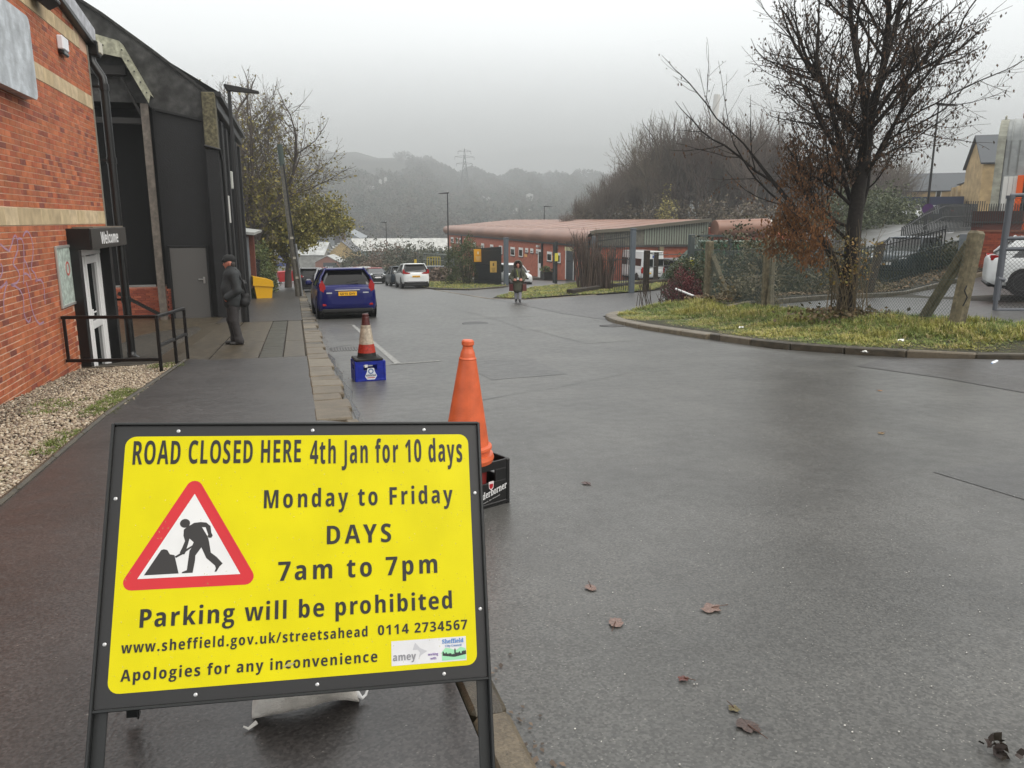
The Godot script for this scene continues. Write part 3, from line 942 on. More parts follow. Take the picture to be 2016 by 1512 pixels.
func brick_building() -> void:
	var root := thing("brick_shop_unit", "red brick shop unit with pale sandstone bands and a shallow grey gable edge", "building", Vector3.ZERO)
	var mortar := um(Color(0.93, 0.78, 0.68), 0.9, T.fine, 3.0, T.blotch, 0.25)
	var brick_tex = T.fine
	var tones := [Color(0.80, 0.46, 0.29), Color(0.77, 0.41, 0.265), Color(0.81, 0.47, 0.31), Color(0.68, 0.365, 0.27), Color(0.78, 0.45, 0.31), Color(0.60, 0.325, 0.26)]
	var bm := []
	for t in tones: bm.append(um(t, 0.75, brick_tex, 6.0, T.blotch, 0.7, T.bump, 0.12))
	var core := MB.new()
	wall_box(core, 4.0, 12.99, -1.6, 4.4, WX - 0.35, WX - 0.004)
	wall_box(core, 15.22, 15.6, -1.6, 4.4, WX - 0.35, WX - 0.004)
	wall_box(core, 12.99, 15.22, 1.07, 4.4, WX - 0.35, WX - 0.004)
	core.prism(PackedVector2Array([Vector2(4.0, 4.4), Vector2(15.6, 4.4), Vector2(15.6, 4.49), Vector2(4.0, 6.04)]), 0, 0.342, Transform3D(Basis(Vector3(0, 0, -1), Vector3.UP, Vector3(1, 0, 0)), Vector3(WX - 0.35, 0, 0)))
	wall_box(core, 15.3, 15.592, -1.6, 4.45, -12.0, WX - 0.36)
	obj("wall", core, mortar, root)
	# courses of brick between the stone bands
	var bricks := []
	for k in range(-36, 60):
		var y := 1.655 + k * 0.075 if k >= 0 else 1.43 + (k + 1) * 0.075
		if k >= 23: y += 0.225
		if k >= 32: y += 0.225
		if k < 0: y = 1.43 + k * 0.075
		var off := 0.1125 if (k % 2 + 2) % 2 else 0.0
		var s := 4.0 + off
		while s < 15.6:
			var e := minf(s + 0.225, 15.6)
			var top := 6.04 - (s - 4.0) * 0.1336 - 0.05
			var low := land(-3.2, s) - 0.15
			var mid := (s + e) / 2
			if y > low and y + 0.07 < top and not (mid > 12.98 and mid < 15.24 and y < 1.10) and e - s > 0.05:
				bricks.append([s, e, y, Vector3(WX, y, -mid).distance_to(Vector3(0, 1.5, 0)) + (0.0 if s > 9.3 else 50.0)])
			s += 0.225
	bricks.sort_custom(func(a, b): return a[3] < b[3])
	var shapes := {}
	var many := MB.new()
	for i in bricks.size():
		var q = bricks[i]
		var pick := rng.randf()
		var ti := 0 if pick < 0.34 else 1 if pick < 0.58 else 2 if pick < 0.76 else 3 if pick < 0.86 else 4 if pick < 0.95 else 5
		var len_: float = snappedf(q[1] - q[0] - 0.010, 0.0005)
		var p := Vector3(WX - 0.02 + rng.randf_range(-0.0015, 0.0015), q[2] + 0.0375, -(q[0] + q[1]) / 2)
		if i < 300:
			if not shapes.has(len_):
				var sb := MB.new(); sb.box(Vector3.ZERO, Vector3(0.04, 0.065, len_), Basis(), 0.004)
				shapes[len_] = sb.mesh()
			obj("brick", shapes[len_], bm[ti], root, p)
		else:
			many.col = tones[ti].srgb_to_linear() * rng.randf_range(0.85, 1.15)
			many.box(p, Vector3(0.04, 0.065, len_))
	var vm := vcol(0.75, T.fine, 6.0)
	vm.detail_enabled = true; vm.detail_blend_mode = BaseMaterial3D.BLEND_MODE_MUL; vm.detail_albedo = T.blotch
	vm.detail_uv_layer = BaseMaterial3D.DETAIL_UV_2; vm.uv2_triplanar = true; vm.uv2_world_triplanar = true; vm.uv2_scale = Vector3.ONE * 0.7
	stuff("brickwork", many, vm, root)
	# sandstone bands of single blocks
	var sand := [um(Color(0.87, 0.78, 0.62), 0.8, T.fine, 4.0, T.blotch, 0.5), um(Color(0.83, 0.74, 0.59), 0.8, T.fine, 4.0, T.blotch, 0.4), um(Color(0.90, 0.81, 0.66), 0.8, T.fine, 4.0, T.blotch, 0.6)]
	var bands := [[1.43, 1.655], [3.38, 3.605], [4.28, 4.505]]
	for bi in 3:
		var s := 8.2
		while s < 15.59:
			var e := minf(s + 0.46, 15.598)
			if bi < 2 or 6.04 - (e - 4.0) * 0.1336 > 4.52:
				bx("sandstone_block", root, sand[rng.randi() % 3], s + 0.003, e - 0.003, bands[bi][0] + 0.004, bands[bi][1] - 0.004, WX - 0.05, WX + 0.006, 0.004)
			s += 0.46
		bx("sandstone_band", root, sand[0], 4.0, 8.19, bands[bi][0] + 0.004, bands[bi][1] - 0.004, WX - 0.05, WX + 0.006)
	# sloping verge of the roof
	var along := Vector3(0, -0.1336, -1).normalized()
	var up := Vector3(0, 1, -0.1336).normalized()
	var bs := Basis(Vector3.RIGHT, up, -along)
	var p0 := Vector3(WX, 4.49, -15.9)
	var vb := MB.new(); vb.box(p0 - along * 6.2 + up * 0.16 + Vector3(-0.05, 0, 0), Vector3(0.3, 0.25, 12.4), bs, 0.01)
	obj("verge_board", vb, um(Color(0.76, 0.77, 0.80), 0.4, T.streak, 0.5), root)
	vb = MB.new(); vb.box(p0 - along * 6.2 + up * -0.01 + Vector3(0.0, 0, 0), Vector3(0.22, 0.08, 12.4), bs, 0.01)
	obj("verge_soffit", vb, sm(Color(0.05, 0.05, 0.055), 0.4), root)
	vb = MB.new(); vb.box(p0 - along * 6.2 + up * 0.25 + Vector3(-4.6, 0, 0), Vector3(8.8, 0.06, 12.4), bs)
	obj("roof", vb, sm(Color(0.42, 0.43, 0.45), 0.6), root)
	bx("corner_trim", root, sm(Color(0.55, 0.54, 0.5), 0.5, 0.2), 15.6, 15.64, -1.1, 4.45, WX - 0.04, WX + 0.015)
	# graffiti: thin lilac paint on the brick faces
	var gb := MB.new()
	for l in [[10.22, 1.23, 10.34, 1.18, 10.48, 1.14, 10.58, 1.20, 10.70, 1.30, 10.77, 1.32, 10.80, 1.29, 10.82, 1.23, 10.79, 1.15, 10.71, 1.09, 10.60, 1.03, 10.55, 0.98, 10.65, 0.93, 10.72, 0.87, 10.71, 0.80, 10.61, 0.76, 10.46, 0.75, 10.39, 0.75],
		[10.81, 1.27, 10.91, 1.28, 10.98, 1.27, 11.02, 1.21, 11.00, 1.13, 10.96, 1.00, 10.90, 0.89, 10.85, 0.77, 10.83, 0.73],
		[11.04, 1.30, 11.14, 1.35, 11.22, 1.36, 11.29, 1.34, 11.35, 1.28, 11.38, 1.18, 11.36, 1.10, 11.30, 1.02, 11.22, 0.94, 11.20, 0.88, 11.30, 0.83, 11.35, 0.77, 11.36, 0.75, 11.30, 0.73, 11.40, 0.73, 11.52, 0.73, 11.60, 0.67, 11.62, 0.59, 11.59, 0.51, 11.58, 0.40],
		[10.97, 1.02, 11.04, 0.96, 11.09, 0.89, 11.13, 0.81, 11.15, 0.76], [10.88, 0.84, 10.95, 0.85, 11.03, 0.83, 11.15, 0.76],
		[10.39, 0.75, 10.54, 0.72, 10.67, 0.67, 10.76, 0.58, 10.74, 0.49, 10.71, 0.38, 10.74, 0.30, 10.83, 0.25, 10.91, 0.27, 10.93, 0.31],
		[10.93, 0.74, 10.97, 0.67, 10.99, 0.58, 11.00, 0.49, 11.02, 0.40, 11.06, 0.32, 11.14, 0.23, 11.25, 0.17, 11.43, 0.18],
		[10.14, 1.01, 10.19, 0.98, 10.18, 0.92, 10.07, 0.85], [10.03, 0.74, 10.17, 0.77, 10.27, 0.80, 10.27, 0.77, 10.20, 0.73, 10.13, 0.66, 10.07, 0.57, 10.05, 0.46]]:
		var pts := []
		for i in range(0, l.size(), 2): pts.append(Vector2(l[i], l[i + 1]))
		for i in pts.size() - 1:
			var n := 3
			for k in n:
				var a: Vector2 = pts[i].lerp(pts[i + 1], float(k) / n); var b: Vector2 = pts[i].lerp(pts[i + 1], (k + 1.0) / n)
				var w := (b - a).orthogonal().normalized() * 0.014
				var x := WX + 0.003
				gb.quad(Vector3(x, a.y - w.y, -(a.x - w.x)), Vector3(x, b.y - w.y, -(b.x - w.x)), Vector3(x, b.y + w.y, -(b.x + w.x)), Vector3(x, a.y + w.y, -(a.x + w.x)))
	var gm := sm(Color(0.74, 0.60, 0.70), 0.7).duplicate(); gm.transparency = BaseMaterial3D.TRANSPARENCY_ALPHA; gm.albedo_color.a = 0.62
	obj("graffiti", gb, gm, root)
	# door with its black portal
	var blk := um(Color(0.06, 0.06, 0.065), 0.35, T.fine, 3.0)
	var portal := Node3D.new(); portal.name = "door_portal"; root.add_child(portal, true)
	bx("side_post", portal, blk, 12.98, 13.14, -1.2, 1.08, WX - 0.2, WX + 0.14, 0.006)
	bx("side_post", portal, blk, 15.02, 15.2, -1.3, 1.08, WX - 0.2, WX + 0.14, 0.006)
	bx("canopy_box", portal, blk, 12.98, 15.55, 1.06, 1.375, WX - 0.2, WX + 0.32, 0.006)
	bx("canopy_top", portal, sm(Color(0.42, 0.38, 0.33), 0.6), 13.3, 15.5, 1.375, 1.395, WX + 0.01, WX + 0.30)
	bx("welcome_panel", portal, um(Color(0.17, 0.165, 0.155), 0.3, T.blotch, 0.8), 13.0, 15.53, 1.07, 1.37, WX + 0.325, WX + 0.332)
	words(portal, "Welcome", Vector3(WX + 0.332, 1.13, -13.6), 1.25, 0.185, sm(Color(0.9, 0.9, 0.9), 0.4), Basis(Vector3(0, 0, -1), Vector3.UP, Vector3(1, 0, 0)), true)
	var door := Node3D.new(); door.name = "double_door"; root.add_child(door, true)
	var white := sm(Color(0.88, 0.88, 0.88), 0.3)
	var gl := glass(Color(0.10, 0.12, 0.12), 0.03)
	for z in [13.14, 14.02, 14.96]:
		bx("door_frame", door, white, z, z + 0.06, -1.25, 1.06, WX - 0.16, WX - 0.02, 0.005)
	bx("door_frame", door, white, 13.14, 15.02, 0.94, 1.06, WX - 0.17, WX - 0.01, 0.005)
	for q in [[13.2, 14.02], [14.08, 14.96]]:
		for z in [q[0], q[1] - 0.11]: bx("stile", door, white, z + 0.004, z + 0.11, -1.24, 0.93, WX - 0.14, WX - 0.045, 0.008)
		for y in [0.80, -0.28, -1.12]:
			bx("rail", door, white, q[0] + 0.11, q[1] - 0.11, y + land(-3.2, 14.5) + 1.05, y + 0.125 + land(-3.2, 14.5) + 1.05, WX - 0.14, WX - 0.048, 0.008)
		bx("door_glass", door, gl, q[0] + 0.1, q[1] - 0.1, -1.2, 0.85, WX - 0.10, WX - 0.09)
	bx("door_backing", root, sm(Color(0.09, 0.09, 0.09), 0.9), 13.0, 15.2, -1.4, 1.1, WX - 0.6, WX - 0.55)
	var hb := MB.new(); hb.bar(Vector3(WX - 0.03, -0.12, -14.15), Vector3(WX - 0.03, 0.05, -14.15), 0.03, 0.02, 0.004); hb.bar(Vector3(WX - 0.01, 0.0, -14.15), Vector3(WX - 0.01, 0.0, -14.28), 0.022, 0.02, 0.004)
	obj("door_handle", hb, white, door)
	# things fixed to the wall
	var nb := thing("notice_board", "weathered notice in a thin metal frame on the bricks beside the shop door", "notice board")
	bx("panel", nb, um(Color(0.86, 0.92, 0.88), 0.3, T.streak, 1.2), 12.3, 13.0, 0.28, 1.12, WX + 0.002, WX + 0.02)
	for q in [[12.28, 12.31, 0.26, 1.14], [12.99, 13.02, 0.26, 1.14], [12.31, 12.99, 1.10, 1.14], [12.31, 12.99, 0.26, 0.30]]:
		bx("frame", nb, sm(Color(0.72, 0.72, 0.7), 0.4, 0.5), q[0], q[1], q[2], q[3], WX + 0.003, WX + 0.03, 0.004)
	var ring := MB.new()
	ring.lathe([Vector2(0.075, 0.0), Vector2(0.105, 0.0), Vector2(0.105, 0.002), Vector2(0.075, 0.002), Vector2(0.075, 0.0)], 24, Transform3D(Basis(Vector3(0, 0, -1), Vector3(1, 0, 0), Vector3(0, -1, 0)), Vector3(WX + 0.02, 0.80, -12.78)))
	obj("red_ring", ring, sm(Color(0.72, 0.33, 0.3), 0.5), nb)
	var al := thing("alarm_box", "white burglar alarm box high on the brick wall under the top stone band", "alarm box", Vector3(WX, 4.05, -13.85))
	var ab := MB.new(); ab.box(Vector3(0.045, 0.06, 0), Vector3(0.09, 0.2, 0.32), Basis(), 0.015)
	obj("cover", ab, sm(Color(0.88, 0.88, 0.9), 0.35), al)
	ab = MB.new(); ab.box(Vector3(0.045, -0.075, 0), Vector3(0.085, 0.075, 0.31), Basis(), 0.02)
	obj("beacon", ab, sm(Color(0.03, 0.035, 0.04), 0.2), al)
	var pn := thing("wall_sign_panel", "blank grey rain streaked sign tray high on the brick wall at the left edge", "sign")
	var pb := MB.new()
	var tray := rounded([Vector2(8.3, 3.02), Vector2(11.85, 3.02), Vector2(11.85, 4.03), Vector2(8.3, 4.03)], 0.1)
	pb.prism(PackedVector2Array(tray), 0.0, 0.14, Transform3D(Basis(Vector3(0, 0, -1), Vector3.UP, Vector3(1, 0, 0)), Vector3(WX + 0.01, 0, 0)))
	obj("tray", pb, um(Color(0.80, 0.83, 0.86), 0.3, T.streak, 0.35), pn)
	var fl := thing("floodlight", "black wedge shaped floodlight over the top stone band, cut by the picture's upper edge", "floodlight", Vector3(WX, 4.55, -12.75))
	var fb := MB.new(); fb.box(Vector3(0.13, 0, 0), Vector3(0.2, 0.3, 0.5), Basis(Vector3.BACK, 0.5), 0.02); fb.box(Vector3(0.03, 0.02, 0), Vector3(0.08, 0.1, 0.12))
	obj("housing", fb, sm(Color(0.06, 0.06, 0.06), 0.4), fl)
	var ic := thing("entry_phone", "small white entry panel on the brick pier right of the shop door", "entry phone")
	bx("cover_plate", ic, white, 15.3, 15.44, 0.32, 0.56, WX + 0.002, WX + 0.03, 0.006)
	bx("call_panel", ic, sm(Color(0.7, 0.7, 0.7), 0.3, 0.4), 15.33, 15.41, 0.47, 0.54, WX + 0.03, WX + 0.034)
	var dp := thing("downpipe", "fat black rainwater downpipe with a hopper at the corner of the brick building", "drainpipe")
	var bp := um(Color(0.075, 0.08, 0.085), 0.32, T.streak, 0.8)
	var d := MB.new()
	d.box(Vector3(WX + 0.05, 4.43, -15.83), Vector3(0.22, 0.24, 0.26), Basis(), 0.02)
	obj("hopper", d, bp, dp)
	d = MB.new(); d.box(Vector3(WX + 0.16, 4.45, -15.84), Vector3(0.05, 0.2, 0.24), Basis(), 0.01)
	obj("gutter_end", d, sm(Color(0.75, 0.74, 0.68), 0.5), dp)
	d = MB.new(); d.path([Vector3(WX + 0.02, 4.32, -15.82), Vector3(WX + 0.02, 4.2, -15.82), Vector3(WX + 0.16, 3.95, -15.8), Vector3(WX + 0.17, 3.8, -15.8)], [0.06, 0.075, 0.075, 0.075], 14)
	obj("swan_neck", d, bp, dp)
	d = MB.new(); d.tube(Vector3(WX + 0.17, 3.8, -15.8), Vector3(WX + 0.17, -0.98, -15.8), 0.075, 0.075, 14)
	obj("pipe", d, bp, dp)
	for y in [3.8, 2.55, 1.32, 0.05]:
		d = MB.new(); d.tube(Vector3(WX + 0.17, y + 0.05, -15.8), Vector3(WX + 0.17, y - 0.06, -15.8), 0.086, 0.086, 14)
		d.box(Vector3(WX + 0.05, y, -15.78), Vector3(0.2, 0.04, 0.03))
		obj("collar", d, bp, dp)
	d = MB.new(); d.path([Vector3(WX + 0.17, -0.95, -15.8), Vector3(WX + 0.18, -1.05, -15.78), Vector3(WX + 0.32, -1.12, -15.68), Vector3(WX + 0.42, -1.15, -15.62)], [0.085, 0.085, 0.085, 0.08], 14)
	obj("shoe", d, bp, dp)
	# handrail round the sunken entrance
	var hr := thing("handrail", "black square tube handrail round the low step at the shop door", "handrail")
	var hm := sm(Color(0.035, 0.035, 0.04), 0.35)
	var posts := [Vector3(-1.95, 0, -11.9), Vector3(-1.86, 0, -12.75), Vector3(-1.79, 0, -13.5)]
	var tops := []
	for q in posts:
		var base := at(q.x, -q.z, 0.0)
		var b := MB.new(); b.bar(base, base + Vector3(0, 0.86, 0), 0.045, 0.045, 0.004)
		obj("post", b, hm, hr); tops.append(base)
	var wl := Vector3(WX + 0.02, tops[0].y, -12.15)
	for y in [0.84, 0.22]:
		var b := MB.new(); b.bar(tops[0] + Vector3(0, y, 0), wl + Vector3(0, y, 0), 0.045, 0.045, 0.004)
		obj("rail", b, hm, hr)
	var be := MB.new(); be.bar(wl + Vector3(0.03, 0.2, 0), wl + Vector3(0.03, 0.86, 0), 0.04, 0.04, 0.004)
	obj("end_post", be, hm, hr)
	for y in [0.84, 0.42]:
		var b := MB.new(); b.bar(tops[0] + Vector3(0, y, 0), tops[2] + Vector3(0, y + 0.03, 0), 0.045, 0.045, 0.004)
		obj("rail", b, hm, hr)
	struct("threshold_kerb", box_of(Vector3(-2.55, land(-2.2, 12.95) - 0.06, -12.99), Vector3(1.4, 0.2, 0.07)), M.kerb2)


func box_of(p: Vector3, s: Vector3, bev := 0.004) -> MB:
	var b := MB.new(); b.box(p, s, Basis(), bev)
	return b


func poly_wall(called: String, parent: Node, mat: Material, pts: Array, z: float, thick: float) -> MeshInstance3D:   # a wall across the street at z, pts in x and y
	var b := MB.new(); b.prism(PackedVector2Array(pts), z - thick, z)
	return obj(called, b, mat, parent)


func black_hall() -> void:
	var root := thing("black_hall", "tall black painted hall with a raking concrete gable and a grey side door", "building")
	var blk := um(Color(0.065, 0.07, 0.088), 0.65, T.streak, 0.22, T.blotch, 0.6, T.bump, 0.3)
	var concrete := um(Color(0.38, 0.38, 0.375), 0.75, T.dirt, 0.3, T.dirt, 0.11, T.bump, 0.4)
	var zf := -25.4
	# gable: lower black part to the right of the loading bay, stained upper part under the rake
	poly_wall("gable_wall", root, blk, [Vector2(-3.75, -1.9), Vector2(-2.26, -1.9), Vector2(-2.26, 4.36), Vector2(-3.75, 4.66)], zf, 0.3)
	poly_wall("gable_top", root, concrete, [Vector2(-3.75, 4.672), Vector2(-2.26, 4.372), Vector2(-2.26, 5.2), Vector2(-3.6, 6.24), Vector2(-4.8, 7.12), Vector2(-6.2, 8.0), Vector2(-9, 9.4), Vector2(-9, 4.8), Vector2(-3.9, 4.8)], zf + 0.02, 0.3)
	var cb := MB.new()
	var rake := [Vector2(-2.2, 5.16), Vector2(-3.6, 6.25), Vector2(-4.8, 7.13), Vector2(-6.2, 8.01), Vector2(-9, 9.41)]
	for i in 4: cb.bar(Vector3(rake[i].x, rake[i].y, zf - 0.12), Vector3(rake[i + 1].x, rake[i + 1].y, zf - 0.12), 0.07, 0.4)
	obj("coping", cb, um(Color(0.24, 0.24, 0.235), 0.8, T.dirt, 0.6), root)
	var lb := MB.new(); lb.bar(Vector3(-3.7, 4.64, zf + 0.05), Vector3(-2.3, 4.36, zf + 0.05), 0.06, 0.08)
	obj("ledge", lb, blk, root)
	# corner pillar: mossy at the top
	bx("corner_pillar", root, um(Color(0.56, 0.53, 0.41), 0.85, T.streak, 0.4, T.dirt, 0.8, T.bump, 0.4), 24.98, 25.5, 3.55, 5.12, -2.34, -1.98, 0.02)
	bx("pillar_base", root, blk, 24.98, 25.5, -1.9, 3.54, -2.35, -1.97, 0.02)
	var pp := MB.new(); pp.path([Vector3(-2.36, 3.62, -24.95), Vector3(-2.1, 3.56, -24.93), Vector3(-1.94, 3.52, -24.95), Vector3(-1.92, 3.2, -25.3), Vector3(-1.93, -1.4, -25.75)], [0.04], 8)
	obj("pipe", pp, sm(Color(0.06, 0.06, 0.065), 0.4), root)
	# street side wall, going away
	bx("street_wall", root, blk, 25.52, 37.2, -2.6, 5.0, -2.6, -2.2)
	for z in [27.4, 29.3, 31.6, 34.0, 36.4]:
		bx("buttress", root, blk, z, z + 0.42, -2.6, 4.6, -2.2, -2.02, 0.02)
	for z in [27.0, 28.9, 33.2]:
		bx("drainpipe", root, sm(Color(0.05, 0.05, 0.055), 0.4), z, z + 0.1, -2.4, 4.9, -2.2, -2.09)
	for q in [[27.9, 0.9, 4.2, 0.18], [30.9, 0.2, 3.6, 0.16], [36.0, 0.8, 4.2, 0.16]]:
		bx("pale_strip", root, sm(Color(0.72, 0.73, 0.75), 0.5), q[0], q[0] + q[3], q[1], q[2], -2.2, -2.17)
	bx("meter_box", root, sm(Color(0.76, 0.77, 0.74), 0.5), 30.0, 30.5, 2.6, 3.2, -2.2, -1.98, 0.01)
	bx("meter_box", root, sm(Color(0.78, 0.78, 0.76), 0.5), 28.2, 28.5, 1.4, 2.3, -2.2, -2.02, 0.01)
	# eaves and roof
	var eb := MB.new(); eb.box(Vector3(-2.1, 5.12, -31.4), Vector3(0.55, 0.14, 12.2)); eb.box(Vector3(-2.05, 4.9, -31.4), Vector3(0.18, 0.3, 12.2), Basis(), 0.02)
	obj("eaves", eb, sm(Color(0.07, 0.07, 0.075), 0.5), root)
	var rb := MB.new()
	rb.quad(Vector3(-1.86, 5.2, -25.6), Vector3(-1.86, 5.2, -37.6), Vector3(-9, 9.45, -37.6), Vector3(-9, 9.45, -25.6))
	obj("roof", rb, sm(Color(0.12, 0.12, 0.125), 0.8), root)
	# grey side door
	var door := obj("door", box_of(Vector3(-3.1, -0.4, zf + 0.03), Vector3(1.02, 2.16, 0.06), 0.008), um(Color(0.36, 0.355, 0.35), 0.45, T.faint if T.has("faint") else T.fine, 1.0), root)
	var fr := MB.new()
	for x in [-3.64, -2.56]: fr.box(Vector3(x, -0.38, zf + 0.03), Vector3(0.06, 2.26, 0.1), Basis(), 0.006)
	fr.box(Vector3(-3.1, 0.72, zf + 0.03), Vector3(1.14, 0.06, 0.1), Basis(), 0.006)
	obj("door_frame", fr, blk, root)
	var hb := MB.new(); hb.box(Vector3(-2.70, -0.30, zf + 0.075), Vector3(0.06, 0.2, 0.02), Basis(), 0.006); hb.bar(Vector3(-2.71, -0.27, zf + 0.11), Vector3(-2.86, -0.27, zf + 0.11), 0.03, 0.03, 0.006)
	obj("door_handle", hb, sm(Color(0.7, 0.7, 0.7), 0.3, 0.7), door)
	bx("door_sill", root, sm(Color(0.6, 0.58, 0.54), 0.6), 25.26, 25.42, -1.51, -1.475, -3.64, -2.56)
	# loading bay: brick dwarf wall, dark boarding, steel column, beam and brace
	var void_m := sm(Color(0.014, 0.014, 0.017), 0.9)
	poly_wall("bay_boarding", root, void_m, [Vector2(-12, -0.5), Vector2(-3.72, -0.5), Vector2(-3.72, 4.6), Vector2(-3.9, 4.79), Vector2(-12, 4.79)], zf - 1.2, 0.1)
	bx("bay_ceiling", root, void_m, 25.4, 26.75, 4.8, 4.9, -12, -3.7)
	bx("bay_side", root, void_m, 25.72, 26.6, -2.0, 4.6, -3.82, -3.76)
	var dw := MB.new(); dw.box(Vector3(-8, -1.25, zf - 0.5), Vector3(8.3, 1.46, 0.22))
	obj("dwarf_wall", dw, um(Color(0.74, 0.5, 0.42), 0.8, T.fine, 4.0, T.blotch, 0.8), root)
	var bt := []
	for t in [Color(0.62, 0.32, 0.23), Color(0.55, 0.27, 0.2), Color(0.66, 0.36, 0.26)]: bt.append(um(t, 0.8, T.fine, 6.0))
	var bmesh := box_of(Vector3.ZERO, Vector3(0.215, 0.065, 0.03)).mesh()
	for k in 13:
		for i in 6:
			var x := -5.25 + i * 0.225 + (0.1125 if k % 2 else 0.0)
			if x < -3.98: obj("brick", bmesh, bt[rng.randi() % 3], root, Vector3(x, -1.48 + k * 0.075, zf - 0.378))
	for k in 13:
		obj("brick", bmesh, bt[rng.randi() % 3], root, Vector3(-3.69 + (0.03 if k % 2 else 0.0), -1.48 + k * 0.075, zf + 0.002))
	var col := um(Color(0.46, 0.425, 0.39), 0.6, T.streak, 0.5)
	var sc := MB.new(); sc.box(Vector3(-3.9, 1.6, zf + 0.3), Vector3(0.2, 6.3, 0.02)); sc.box(Vector3(-3.9, 1.6, zf + 0.2), Vector3(0.2, 6.3, 0.02)); sc.box(Vector3(-3.9, 1.6, zf + 0.25), Vector3(0.02, 6.3, 0.1))
	obj("steel_column", sc, col, root)
	var br := MB.new(); br.bar(Vector3(-5.1, -0.62, zf + 0.25), Vector3(-4.0, -1.3, zf + 0.25), 0.09, 0.09)
	obj("brace", br, sm(Color(0.05, 0.05, 0.05), 0.5), root)
	br = MB.new(); br.box(Vector3(-5.8, 5.62, zf + 0.25), Vector3(3.0, 0.24, 0.12)); br.bar(Vector3(-4.45, 5.45, zf + 0.2), Vector3(-3.9, 4.2, zf + 0.2), 0.07, 0.07); br.box(Vector3(-4.6, 4.3, zf + 0.0), Vector3(1.3, 0.16, 0.1))
	obj("beam", br, sm(Color(0.12, 0.115, 0.11), 0.7), root)
	# cream cladding at the mouth of the bay: level strip, then a strip sloping down to the right
	var cream := um(Color(0.78, 0.78, 0.68), 0.5, T.streak, 0.5, T.blotch, 0.8)
	for q in [[[Vector2(-6.6, 6.9), Vector2(-4.33, 6.33), Vector2(-4.31, 5.9), Vector2(-6.6, 6.3)]], [[Vector2(-4.325, 6.33), Vector2(-3.66, 4.95), Vector2(-3.72, 4.72), Vector2(-4.305, 5.9)]]]:
		poly_wall("cladding_strip", root, cream, q[0], zf + 0.62, 0.04)
	var cr := MB.new()
	cr.quad(Vector3(-6.6, 6.9, zf + 0.62), Vector3(-6.6, 6.9, zf - 0.2), Vector3(-4.33, 6.33, zf - 0.2), Vector3(-4.33, 6.33, zf + 0.62))
	cr.quad(Vector3(-4.33, 6.33, zf + 0.62), Vector3(-4.33, 6.33, zf - 0.2), Vector3(-3.66, 4.95, zf - 0.2), Vector3(-3.66, 4.95, zf + 0.62))
	obj("bay_roof", cr, cream, root)
	for i in 11:
		var t := i / 10.0
		var p := Vector2(-6.2, 6.5).lerp(Vector2(-4.38, 6.12), t * 1.6) if t < 0.6 else Vector2(-4.28, 6.1).lerp(Vector2(-3.75, 5.0), (t - 0.6) / 0.4)
		obj("bolt", box_of(Vector3(p.x, p.y, zf + 0.63), Vector3(0.035, 0.035, 0.02)), sm(Color(0.12, 0.12, 0.12), 0.5), root)


